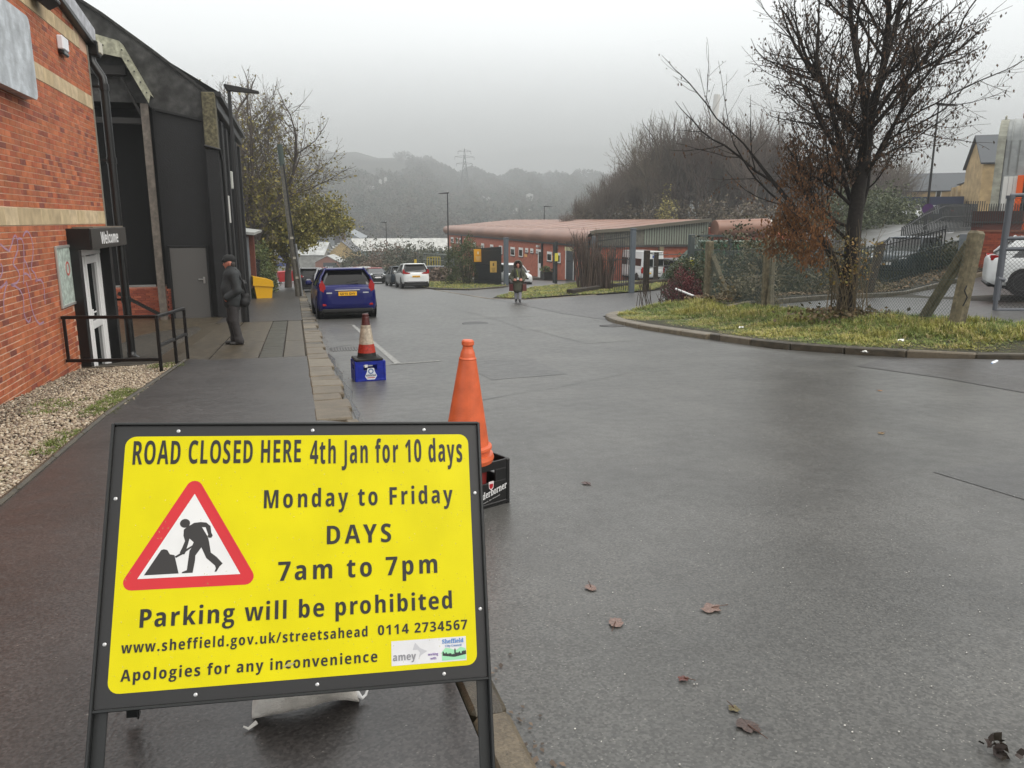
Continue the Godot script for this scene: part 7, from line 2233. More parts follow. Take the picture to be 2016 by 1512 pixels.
	for s in [-1.0, 1.0]:
		for z in [-wz, wz]:
			b.lathe([Vector2(wr + 0.055, 0.0), Vector2(0.001, 0.0)], 20, Transform3D(Basis(Vector3.BACK, -s * PI / 2), Vector3(s * (W * 1.0 + 0.003), wr + 0.01, z)))
	obj("wheel_well", b, dark, root)
	# skirts, bumpers
	b = MB.new(); b.box(Vector3(0, gc + 0.05, r0 - 0.14), Vector3(W * 1.72, P.get("skirt", 0.14), 0.25), Basis(), 0.05)
	obj("rear_bumper", b, P.get("skirt_mat", dark), root)
	b = MB.new(); b.box(Vector3(0, gc + 0.0, 0), Vector3(W * 1.8, 0.1, L * 0.9))
	obj("underside", b, dark, root)
	# door mirrors
	for s in [-1.0, 1.0]:
		b = MB.new(); b.box(Vector3(s * (W + 0.09), belt + 0.05, zfb + 0.42), Vector3(0.2, 0.14, 0.12), Basis(), 0.04)
		obj("mirror", b, P.get("mirror_mat", paint), root)
	# lamps: rear as pairs of outlines in the rear face, x to the right side
	var red := sm(Color(0.60, 0.03, 0.045), 0.15)
	if P.has("rear_lamp"):
		for s in [-1.0, 1.0]:
			var pts := PackedVector2Array()
			for q in P.rear_lamp: pts.append(Vector2(q.x * s, q.y))
			b = MB.new(); b.prism(pts, r0 - P.get("lamp_in", 0.30), r0 - P.get("lamp_out", 0.03))
			var lamp := obj("tail_light", b, red, root)
			obj("clear_lens", box_of(Vector3(s * P.rear_lamp[0].x * 0.97, P.rear_lamp[0].y + 0.05, r0 - P.get("lamp_out", 0.03)), Vector3(0.06, 0.05, 0.02), 0.01), sm(Color(0.8, 0.72, 0.72), 0.2), lamp)
	if P.has("plate"):
		var py: float = P.get("plate_y", 0.72)
		var pl := obj("number_plate", box_of(Vector3(0, py, r0 + 0.012), Vector3(0.52, 0.115, 0.02), 0.003), sm(Color(0.93, 0.70, 0.06), 0.4), root)
		words(pl, P.plate, Vector3(-0.22, py - 0.035, r0 + 0.0225), 0.44, 0.07, sm(Color(0.06, 0.06, 0.05), 0.5), Basis(), true)
	if P.has("trim"):
		obj("boot_trim", box_of(Vector3(0, P.trim, r0 + 0.005), Vector3(0.72, 0.03, 0.03), 0.01), sm(Color(0.75, 0.76, 0.78), 0.2, 0.7), root)
	for q in P.get("rear_reflector", []):
		for s in [-1.0, 1.0]: obj("reflector", box_of(Vector3(s * q[0], q[1], r0 - q[2]), Vector3(q[3], 0.06, 0.03), 0.01), red, root)
	# front
	if P.get("front", true):
		for s in [-1.0, 1.0]:
			var hp := Vector3(s * W * 0.68, hoodh - 0.22, f0 + 0.13)
			b = MB.new()
			if P.get("round_lamps", false):
				b.lathe([Vector2(0.12, 0), Vector2(0.12, 0.05), Vector2(0.09, 0.08), Vector2(0.001, 0.09)], 18, Transform3D(Basis(Vector3.RIGHT, -PI / 2), Vector3(s * W * 0.64, hoodh - 0.2, f0 + 0.14)))
			else:
				b.box(hp, Vector3(0.32, 0.14, 0.16), Basis(Vector3.UP, -s * 0.35), 0.05)
			obj("headlight", b, sm(Color(0.86, 0.88, 0.9), 0.1), root)
		obj("grille", box_of(Vector3(0, hoodh - 0.33, f0 + 0.01), Vector3(W * 1.0, 0.14, 0.06), 0.03), dark, root)
		obj("front_intake", box_of(Vector3(0, gc + 0.12, f0 + 0.06), Vector3(W * 1.3, 0.14, 0.08), 0.03), dark, root)
		obj("front_plate", box_of(Vector3(0, hoodh - 0.42, f0 - 0.02), Vector3(0.5, 0.11, 0.02), 0.003), sm(Color(0.85, 0.85, 0.85), 0.4), root)
	return root


func gloss(c: Color) -> StandardMaterial3D:
	var m := sm(c, 0.3)
	m.metallic_specular = 0.35; m.clearcoat_enabled = true; m.clearcoat = 0.45; m.clearcoat_roughness = 0.06
	return m


func vehicles() -> void:
	var blue := gloss(Color(0.012, 0.045, 0.34)); var white := gloss(Color(0.85, 0.86, 0.86)); var navy := gloss(Color(0.035, 0.04, 0.085)); var black := gloss(Color(0.04, 0.042, 0.045))
	var green := gloss(Color(0.02, 0.045, 0.045)); var silver := gloss(Color(0.58, 0.59, 0.61)); var teal := gloss(Color(0.10, 0.15, 0.19)); var redp := gloss(Color(0.55, 0.05, 0.05))
	var V2 := func(a: Array) -> Array:
		var o := []
		for i in range(0, a.size(), 2): o.append(Vector2(a[i], a[i + 1]))
		return o
	var tilt := atan(FALL)
	# blue hatchback parked on the left
	var fiesta := {"L": 3.97, "W": 1.72, "H": 1.49, "belt": 0.98, "paint": blue, "hood": 0.95, "zrb": 1.82, "zrt": 1.38, "zft": -0.22, "cpillar": 0.30, "wt": 0.67, "rear_h": 0.98,
		"rear_lamp": V2.call([0.60, 0.74, 0.77, 0.84, 0.79, 0.99, 0.70, 1.13, 0.62, 0.97]), "lamp_in": 0.45, "lamp_out": 0.035, "plate": "GD15 GHV", "plate_y": 0.735, "trim": 0.835, "rear_reflector": [[0.62, 0.42, 0.03, 0.2]], "skirt": 0.16}
	var f := car("blue_hatchback", "dark blue hatchback with a yellow rear plate parked beyond the near coned crate", at(1.36, 24.7), 0.03, fiesta, "cars parked along the left kerb")
	f.rotation.x = -tilt
	obj("shark_aerial", box_of(Vector3(0, 1.53, 0.9), Vector3(0.02, 0.12, 0.02)), sm(Color(0.05, 0.05, 0.05), 0.5), f)
	for s in [-1.0, 1.0]: obj("badge", box_of(Vector3(s * 0.52, 0.76, 1.985), Vector3(0.16, 0.035, 0.01)), sm(Color(0.75, 0.76, 0.78), 0.3, 0.5), f)
	var o := car("silver_saloon", "pale silver car parked in front of the blue hatchback, mostly its roof showing", at(1.45, 31.0), 0.0, {"L": 4.4, "W": 1.76, "H": 1.47, "paint": silver, "rear_h": 0.98, "zrb": 1.55, "zrt": 0.75}, "cars parked along the left kerb")
	o.rotation.x = -tilt
	o = car("dark_estate", "dark navy estate car with silver roof parked beyond the telegraph pole", at(0.98, 51.5), 0.0, {"L": 4.25, "W": 1.78, "H": 1.50, "paint": navy, "roof_paint": silver, "rear_lamp": V2.call([0.56, 0.90, 0.84, 0.92, 0.84, 1.06, 0.60, 1.04]), "plate": "YK14 FXO", "plate_y": 0.62, "skirt": 0.2}, "cars parked along the left kerb")
	o.rotation.x = -tilt
	# beyond, a line of small cars
	var n := 0
	for q in [[1.1, 76, white, "white car far down the left kerb past the red bins"], [1.2, 84, black, "black car far down the left kerb behind the white one"], [1.15, 92, silver, "silver car farthest down the left kerb"], [6.9, 82, white, "white hatchback parked behind the dark green car with the red roof"], [6.9, 90, redp, "red car farther down the right kerb"], [6.8, 98, white, "white car farthest down the right kerb"], [3.4, 106, redp, "red car driving far down the street"], [3.2, 121, white, "small white van shaped car at the bottom of the street"], [1.0, 118, black, "dark car at the bottom of the street"]]:
		o = car("parked_car", q[3], at(q[0], q[1]), PI if q[0] > 3 else 0.0, {"L": 4.1, "W": 1.75, "H": 1.5, "paint": q[2], "rear_lamp": V2.call([0.6, 0.85, 0.82, 0.87, 0.82, 1.02, 0.64, 1.0])}, "cars far down the street")
		o.rotation.x = -tilt if q[0] <= 3 else tilt
		n += 1
	# the two-tone small car facing us, the white SUV and the dark car before it
	o = car("dark_green_mini_car", "dark green small car with a red roof and round headlights facing the camera", at(6.95, 70.5), PI, {"L": 3.85, "W": 1.73, "H": 1.42, "paint": green, "roof_paint": redp, "round_lamps": true, "hood": 1.0, "hoodh": 0.98, "belt": 0.98, "black_arch": true}, "cars parked along the right kerb")
	o.rotation.x = tilt
	var gr := MB.new(); gr.path([Vector3(-0.44, 0.62, -1.95), Vector3(-0.3, 0.74, -1.97), Vector3(0.3, 0.74, -1.97), Vector3(0.44, 0.62, -1.95), Vector3(0.3, 0.5, -1.97), Vector3(-0.3, 0.5, -1.97), Vector3(-0.44, 0.62, -1.95)], [0.02], 6)
	obj("chrome_grille", gr, sm(Color(0.8, 0.8, 0.82), 0.2, 0.8), o)
	var suv := {"L": 4.6, "W": 1.86, "H": 1.68, "belt": 1.06, "gc": 0.27, "paint": white, "hood": 1.05, "zrb": 2.12, "zrt": 1.62, "zft": -0.2, "wr": 0.36, "black_arch": true, "cpillar": 0.26, "rear_h": 1.06, "skirt": 0.34,
		"rear_lamp": V2.call([0.40, 0.97, 0.62, 0.96, 0.88, 1.00, 0.88, 1.18, 0.80, 1.30, 0.74, 1.10, 0.42, 1.04]), "lamp_in": 0.5, "lamp_out": 0.02, "plate": "YP18 UXB", "plate_y": 0.80}
	o = car("white_suv", "white sports utility car with red tail lamps parked on the right by the grass", at(7.75, 53.8), 0.0, suv, "cars parked along the right kerb")
	o.rotation.x = -tilt
	obj("silver_bumper_strip", box_of(Vector3(0, 0.47, 2.31), Vector3(1.2, 0.05, 0.04), 0.01), sm(Color(0.7, 0.7, 0.72), 0.3, 0.5), o)
	o = car("dark_hatchback", "dark grey car parked just in front of the white sports utility car", at(7.75, 60.5), 0.0, {"L": 4.2, "W": 1.8, "H": 1.52, "paint": teal}, "cars parked along the right kerb")
	o.rotation.x = -tilt
	# yard cars
	o = car("dark_yard_car", "dark car in the yard behind the bushes left of the round hedge", at(13.4, 80), 1.2, {"L": 4.3, "W": 1.8, "H": 1.5, "paint": black}, "dark cars in the yard")
	o = car("dark_yard_car", "second dark car in the yard, nearer the lamp post", at(12.2, 74), 1.3, {"L": 4.3, "W": 1.8, "H": 1.5, "paint": teal}, "dark cars in the yard")
	o = car("white_drive_car", "white car in the gate drive half hidden behind the woman in the parka", at(16.0, 57.0), PI + 0.1, {"L": 4.1, "W": 1.78, "H": 1.55, "paint": white})
	# minibus and silver van
	o = car("white_minibus", "white minibus with dark rear windows parked before the low building's gable", at(28.6, 61.6), 0.0, {"cat": "minibus", "van": true, "L": 5.6, "W": 2.08, "H": 2.55, "belt": 1.15, "gc": 0.3, "paint": white, "hood": 0.9, "zrb": 2.78, "zrt": 2.72, "zft": -1.5, "zfb": -1.95, "wb": 0.98, "wt": 0.9, "wr": 0.36, "rear_h": 1.15,
		"rear_lamp": V2.call([0.93, 0.75, 1.01, 0.75, 1.0, 1.25, 0.93, 1.25]), "skirt": 0.2})
	for q in [[-0.47, 0.82], [0.47, 0.82]]: obj("rear_window", box_of(Vector3(q[0], 1.60, 2.78), Vector3(q[1], 0.62, 0.03), 0.01), glass(), o)
	obj("door_gap", box_of(Vector3(0, 1.2, 2.80), Vector3(0.02, 1.7, 0.02)), sm(Color(0.3, 0.3, 0.3), 0.6), o)
	obj("rear_handle", box_of(Vector3(0.12, 1.0, 2.82), Vector3(0.12, 0.22, 0.03)), sm(Color(0.06, 0.06, 0.06), 0.5), o)
	obj("number_plate", box_of(Vector3(-0.45, 0.75, 2.82), Vector3(0.5, 0.12, 0.02)), sm(Color(0.9, 0.72, 0.15), 0.4), o)
	for q in [[-0.45, 1.08, 0.2, 0.10, Color(0.2, 0.4, 0.6)], [0.0, 2.1, 0.22, 0.22, Color(0.25, 0.35, 0.6)], [0.28, 0.72, 0.14, 0.2, Color(0.15, 0.15, 0.18)], [0.55, 0.72, 0.22, 0.06, Color(0.3, 0.3, 0.34)]]:
		obj("decal", box_of(Vector3(q[0], q[1], 2.795 if q[1] < 1.5 else 2.765), Vector3(q[2], q[3], 0.012)), sm(q[4], 0.5), o)
	for s in [-1.0, 1.0]:
		for z in [1.9, 0.55, -0.8]: obj("side_window", box_of(Vector3(s * 0.99, 1.62, z), Vector3(0.07, 0.62, 1.2), 0.02), glass(), o)
	o = car("silver_van", "silver people carrier parked right of the white minibus", at(31.0, 60.2), 0.0, {"cat": "van", "L": 4.6, "W": 1.9, "H": 1.85, "belt": 1.05, "paint": silver, "zrb": 2.22, "zrt": 2.05, "wb": 0.95, "wt": 0.82, "cpillar": 0.22, "rear_h": 1.05, "rear_lamp": V2.call([0.80, 0.85, 0.93, 0.85, 0.90, 1.35, 0.82, 1.35]), "lamp_in": 0.3})
	# car park on the right
	var wc := {"L": 4.35, "W": 1.82, "H": 1.55, "belt": 1.02, "paint": white, "wr": 0.34, "wz": 1.33, "zrb": 2.0, "zrt": 1.5, "rear_lamp": V2.call([0.5, 0.95, 0.80, 0.90, 0.82, 1.03, 0.60, 1.04]), "lamp_in": 0.42, "lamp_out": 0.05, "hood": 1.1}
	car("white_car", "white car cut by the right edge of the picture behind the chain link gate", at(20.4, 16.1), deg_to_rad(-132), wc)
	car("dark_hatchback", "dark blue hatchback side on behind the railings and the concrete strut", at(24.6, 26.9, 0.15), deg_to_rad(118), {"L": 4.2, "W": 1.76, "H": 1.5, "paint": teal}, "cars behind the bank railings")
	car("silver_hatchback", "silver green car behind the railings just right of the alder trunk", at(22.2, 30.0, 0.1), deg_to_rad(60), {"L": 4.1, "W": 1.75, "H": 1.48, "paint": gloss(Color(0.42, 0.47, 0.47))}, "cars behind the bank railings")
	n = 0
	for q in [[1752, 74, silver, "silver car parked on the upper street, nearest the railings", 2.4], [1775, 84, white, "white car in the row on the upper street", 2.4], [1791, 92, silver, "grey car in the row on the upper street behind the white one", 2.4], [1862, 82, black, "dark hatchback parked before the stone terraces", -0.6], [1836, 98, black, "dark car at the far end of the upper street", 2.4]]:
		var p := ray_at(q[0], q[1])
		car("street_car", q[3], Vector3(p.x, land(p.x, p.y), -p.y), q[4], {"L": 4.2, "W": 1.76, "H": 1.5, "paint": q[2], "rear_lamp": V2.call([0.6, 0.85, 0.82, 0.87, 0.82, 1.02, 0.64, 1.0])}, "cars on the upper street")
		n += 1
	var vp := ray_at(1808, 104)
	o = car("white_work_van", "white van with green roof lights driving on the upper street", Vector3(vp.x, land(vp.x, vp.y), -vp.y), PI - 0.75, {"cat": "van", "L": 4.6, "W": 1.95, "H": 1.95, "belt": 1.1, "paint": white, "hood": 0.9, "zrb": 2.2, "zrt": 2.15, "wb": 0.96, "wt": 0.88})
	obj("light_bar", box_of(Vector3(0, 2.0, -0.2), Vector3(1.0, 0.12, 0.25), 0.03), sm(Color(0.3, 0.6, 0.45), 0.3), o)


# ---------------------------------------------------------------- people: smooth-blended capsules meshed as surface nets
func sdf_mesh(b: MB, bones: Array, cell: float, blend: float) -> void:      # bones: [a, b, radius a, radius b]; an optional fifth value squashes z
	var lo := Vector3.ONE * 1e9; var hi := -lo
	for q in bones:
		var r := maxf(q[2], q[3]) + cell * 3.0
		lo = lo.min(q[0] - Vector3.ONE * r).min(q[1] - Vector3.ONE * r); hi = hi.max(q[0] + Vector3.ONE * r).max(q[1] + Vector3.ONE * r)
	var nx := int((hi.x - lo.x) / cell) + 2; var ny := int((hi.y - lo.y) / cell) + 2; var nz := int((hi.z - lo.z) / cell) + 2
	var d := PackedFloat32Array(); d.resize(nx * ny * nz); d.fill(1e3)
	for q in bones:
		var a: Vector3 = q[0]; var c: Vector3 = q[1]; var r0: float = q[2]; var r1: float = q[3]
		var r := maxf(r0, r1) + blend + cell * 2.0
		var l := a.min(c) - Vector3.ONE * r; var h := a.max(c) + Vector3.ONE * r
		var ab := c - a; var l2 := maxf(ab.length_squared(), 1e-9)
		for i in range(maxi(0, int((l.x - lo.x) / cell)), mini(nx, int((h.x - lo.x) / cell) + 1)):
			for k in range(maxi(0, int((l.y - lo.y) / cell)), mini(ny, int((h.y - lo.y) / cell) + 1)):
				for m in range(maxi(0, int((l.z - lo.z) / cell)), mini(nz, int((h.z - lo.z) / cell) + 1)):
					var p := lo + Vector3(i, k, m) * cell
					var t := clampf((p - a).dot(ab) / l2, 0.0, 1.0)
					var v := (p - a - ab * t).length() - lerpf(r0, r1, t)
					var at_ := (i * ny + k) * nz + m
					var o := d[at_]
					if o > 100.0: d[at_] = v
					else:
						var w := maxf(blend - absf(o - v), 0.0) / blend
						d[at_] = minf(o, v) - w * w * blend * 0.25
	var id := {}
	var pos := PackedVector3Array()
	for i in nx - 1:
		for k in ny - 1:
			for m in nz - 1:
				var s := Vector3.ZERO; var n := 0
				var base := (i * ny + k) * nz + m
				var c := [d[base], d[base + ny * nz], d[base + nz], d[base + ny * nz + nz], d[base + 1], d[base + ny * nz + 1], d[base + nz + 1], d[base + ny * nz + nz + 1]]
				var neg := 0
				for q in 8: if c[q] < 0.0: neg += 1
				if neg == 0 or neg == 8: continue
				for e in [[0, 1], [2, 3], [4, 5], [6, 7], [0, 2], [1, 3], [4, 6], [5, 7], [0, 4], [1, 5], [2, 6], [3, 7]]:
					var va: float = c[e[0]]; var vb: float = c[e[1]]
					if (va < 0.0) != (vb < 0.0):
						var t := va / (va - vb)
						s += Vector3(e[0] & 1, (e[0] >> 1) & 1, e[0] >> 2).lerp(Vector3(e[1] & 1, (e[1] >> 1) & 1, e[1] >> 2), t); n += 1
				id[base] = pos.size()
				pos.append(lo + (Vector3(i, k, m) + s / n) * cell)
	var faces := []
	var st := [ny * nz, nz, 1]
	for base in id:
		for ax in 3:
			var nb: int = base + st[ax]
			if nb >= d.size() or (d[base] < 0.0) == (d[nb] < 0.0): continue
			var u: int = st[(ax + 1) % 3]; var w: int = st[(ax + 2) % 3]
			if id.has(base - u) and id.has(base - w) and id.has(base - u - w):
				var f := [id[base - u - w], id[base - w], id[base], id[base - u]]
				if d[base] > 0.0: f.reverse()
				faces.append(f)
	var nn := PackedVector3Array(); nn.resize(pos.size())
	for f in faces:
		var m := (pos[f[2]] - pos[f[0]]).cross(pos[f[3]] - pos[f[1]])
		for q in 4: nn[f[q]] += m
	for f in faces:
		b.qn(pos[f[0]], pos[f[1]], pos[f[2]], pos[f[3]], nn[f[0]].normalized(), nn[f[1]].normalized(), nn[f[2]].normalized(), nn[f[3]].normalized())


func sdf(called: String, bones: Array, cell: float, blend: float, mat: Material, root: Node) -> MeshInstance3D:
	var b := MB.new(); sdf_mesh(b, bones, cell, blend)
	return obj(called, b, mat, root)


func head_bones(c: Vector3, f: Vector3, r: Vector3, k := 1.0) -> Array:     # c: middle of the head, f: facing, r: to the person's left
	var u := Vector3.UP
	return [[c + u * 0.035 * k - f * 0.015 * k, c + u * 0.03 * k + f * 0.012 * k, 0.088 * k, 0.082 * k], [c - u * 0.03 * k + f * 0.03 * k, c - u * 0.075 * k + f * 0.045 * k, 0.066 * k, 0.042 * k], [c + f * 0.085 * k + u * 0.01 * k, c + f * 0.105 * k - u * 0.022 * k, 0.010 * k, 0.015 * k],
		[c + f * 0.08 * k - u * 0.048 * k - r * 0.015 * k, c + f * 0.08 * k - u * 0.048 * k + r * 0.015 * k, 0.012 * k, 0.012 * k], [c + r * 0.083 * k + u * 0.015 * k, c + r * 0.083 * k - u * 0.025 * k, 0.016 * k, 0.012 * k], [c - r * 0.083 * k + u * 0.015 * k, c - r * 0.083 * k - u * 0.025 * k, 0.016 * k, 0.012 * k]]


func hand_bones(w: Vector3, dir: Vector3, side: Vector3, curl: Vector3) -> Array:    # palm and five bent fingers
	var o := [[w, w + dir * 0.06, 0.026, 0.034]]
	for i in 4:
		var k := w + dir * 0.085 + side * (0.028 - 0.019 * i)
		var l: float = [0.040, 0.046, 0.043, 0.034][i]
		var m := k + dir * l * 0.6 + curl * l * 0.5
		o.append([k - dir * 0.03, k, 0.011, 0.010]); o.append([k, m, 0.010, 0.009]); o.append([m, m + dir * l * 0.1 + curl * l * 0.75, 0.009, 0.007])
	var t := w + dir * 0.02 + side * 0.032
	o.append([t, t + side * 0.03 + dir * 0.03, 0.013, 0.011]); o.append([t + side * 0.03 + dir * 0.03, t + side * 0.022 + dir * 0.058 + curl * 0.012, 0.011, 0.008])
	return o


func people() -> void:
	man()
	woman()


func man() -> void:
	# stands in profile facing left, hands in his jacket pockets; local: he faces -x
	var root := thing("person", "man in a flat cap, dark grey jacket and trousers with a black shoulder bag", "person", at(-1.19, 15.62, 0.045), 0.16)
	var f := Vector3(-1, 0, 0); var l := Vector3(0, 0, 1)
	var skin := sm(Color(0.72, 0.47, 0.40), 0.6)
	var hip := Vector3(0.0, 0.88, 0)
	var neck := Vector3(0.03, 1.40, 0); var head := Vector3(-0.01, 1.555, 0)
	var body := head_bones(head, f, l, 0.97)
	body.append([neck - Vector3(0, 0.02, 0), head - Vector3(-0.02, 0.06, 0), 0.06, 0.055])
	body.append([Vector3(0.02, 1.33, 0), hip, 0.11, 0.12])
	for s in [-1.0, 1.0]:
		body.append([hip + l * s * 0.09, Vector3(-0.01 + 0.02 * s, 0.48, s * 0.09), 0.075, 0.052]); body.append([Vector3(-0.01 + 0.02 * s, 0.48, s * 0.09), Vector3(0.045 + 0.03 * s, 0.09, s * 0.09), 0.05, 0.04])
		body.append([Vector3(0.04, 1.34, s * 0.17), Vector3(0.08, 1.06, s * 0.22), 0.05, 0.042]); body.append([Vector3(0.08, 1.06, s * 0.22), Vector3(-0.10, 0.95, s * 0.15), 0.04, 0.03])
		body.append_array(hand_bones(Vector3(-0.09, 0.94, s * 0.13), Vector3(0.15, -0.95, -s * 0.1).normalized(), Vector3(-0.95, -0.15, 0), Vector3(0.1, -0.2, -s * 0.9)))
	sdf("body", body, 0.010, 0.03, skin, root)
	var cloth := um(Color(0.23, 0.245, 0.255), 0.8, T.fine, 8.0, T.blotch, 2.0)
	var jk := [[Vector3(0.03, 1.35, 0.06), Vector3(0.03, 1.35, -0.06), 0.135, 0.135], [Vector3(0.02, 1.30, 0), Vector3(-0.01, 1.05, 0), 0.165, 0.18], [Vector3(-0.03, 1.08, 0), Vector3(-0.015, 0.84, 0), 0.165, 0.165], [Vector3(0.02, 0.9, 0.07), Vector3(0.02, 0.82, 0.07), 0.14, 0.13], [Vector3(0.02, 0.9, -0.07), Vector3(0.02, 0.82, -0.07), 0.14, 0.13], [Vector3(0.02, 1.42, 0), Vector3(0.0, 1.47, 0), 0.09, 0.082]]
	for s in [-1.0, 1.0]:
		jk.append([Vector3(0.04, 1.345, s * 0.17), Vector3(0.085, 1.06, s * 0.235), 0.085, 0.07]); jk.append([Vector3(0.085, 1.06, s * 0.235), Vector3(-0.12, 0.93, s * 0.18), 0.068, 0.056])
	sdf("jacket", jk, 0.012, 0.045, cloth, root)
	var tr := []
	var trm := um(Color(0.26, 0.25, 0.255), 0.85, T.fine, 8.0, T.blotch, 2.0)
	for s in [-1.0, 1.0]:
		tr.append([hip + l * s * 0.075, Vector3(-0.025 + 0.02 * s, 0.48, s * 0.09), 0.115, 0.082]); tr.append([Vector3(-0.025 + 0.02 * s, 0.48, s * 0.09), Vector3(0.035 + 0.03 * s, 0.10, s * 0.09), 0.08, 0.068])
		tr.append([Vector3(0.02 + 0.03 * s, 0.11, s * 0.09), Vector3(0.05 + 0.03 * s, 0.075, s * 0.09), 0.076, 0.066])
	sdf("trousers", tr, 0.012, 0.04, trm, root)
	for s in [-1.0, 1.0]:
		sdf("shoe", [[Vector3(0.07 + 0.03 * s, 0.045, s * 0.09), Vector3(-0.12 + 0.03 * s, 0.035, s * 0.095), 0.045, 0.036], [Vector3(0.06 + 0.03 * s, 0.08, s * 0.09), Vector3(0.0 + 0.03 * s, 0.06, s * 0.09), 0.045, 0.04]], 0.010, 0.03, sm(Color(0.10, 0.09, 0.085), 0.5), root)
	sdf("flat_cap", [[head + Vector3(0.03, 0.075, 0), head + Vector3(-0.03, 0.08, 0), 0.092, 0.086], [head + Vector3(-0.09, 0.062, 0.045), head + Vector3(-0.09, 0.062, -0.045), 0.03, 0.03], [head + Vector3(-0.12, 0.048, 0.03), head + Vector3(-0.12, 0.048, -0.03), 0.016, 0.016]], 0.008, 0.03, um(Color(0.14, 0.145, 0.15), 0.9, T.fine, 12.0), root)
	sdf("hair", [[head + Vector3(0.045, 0.0, 0.03), head + Vector3(0.045, 0.0, -0.03), 0.06, 0.06], [head + Vector3(0.05, -0.04, 0.03), head + Vector3(0.05, -0.04, -0.03), 0.045, 0.045]], 0.01, 0.03, sm(Color(0.25, 0.23, 0.22), 0.9), root)
	for s in [-1.0, 1.0]:
		var e := MB.new(); e.ball(head + Vector3(-0.084, 0.012, s * 0.032), Vector3.ONE * 0.011, 8)
		obj("eye", e, sm(Color(0.12, 0.1, 0.1), 0.3), root)
	sdf("shoulder_bag", [[Vector3(0.23, 0.92, -0.06), Vector3(0.23, 0.92, 0.08), 0.085, 0.085], [Vector3(0.20, 0.82, -0.09), Vector3(0.20, 0.82, 0.11), 0.10, 0.10], [Vector3(0.17, 1.0, 0.05), Vector3(0.17, 1.0, -0.02), 0.06, 0.06]], 0.014, 0.04, um(Color(0.07, 0.07, 0.08), 0.7, T.fine, 8.0), root)
	var b := MB.new(); b.path([Vector3(0.25, 0.96, 0.10), Vector3(0.20, 1.2, 0.16), Vector3(0.08, 1.45, 0.13), Vector3(-0.06, 1.42, 0.06), Vector3(-0.16, 1.28, -0.05)], [0.02, 0.017, 0.016, 0.014, 0.012], 6)
	obj("bag_strap", b, sm(Color(0.07, 0.07, 0.08), 0.7), root)


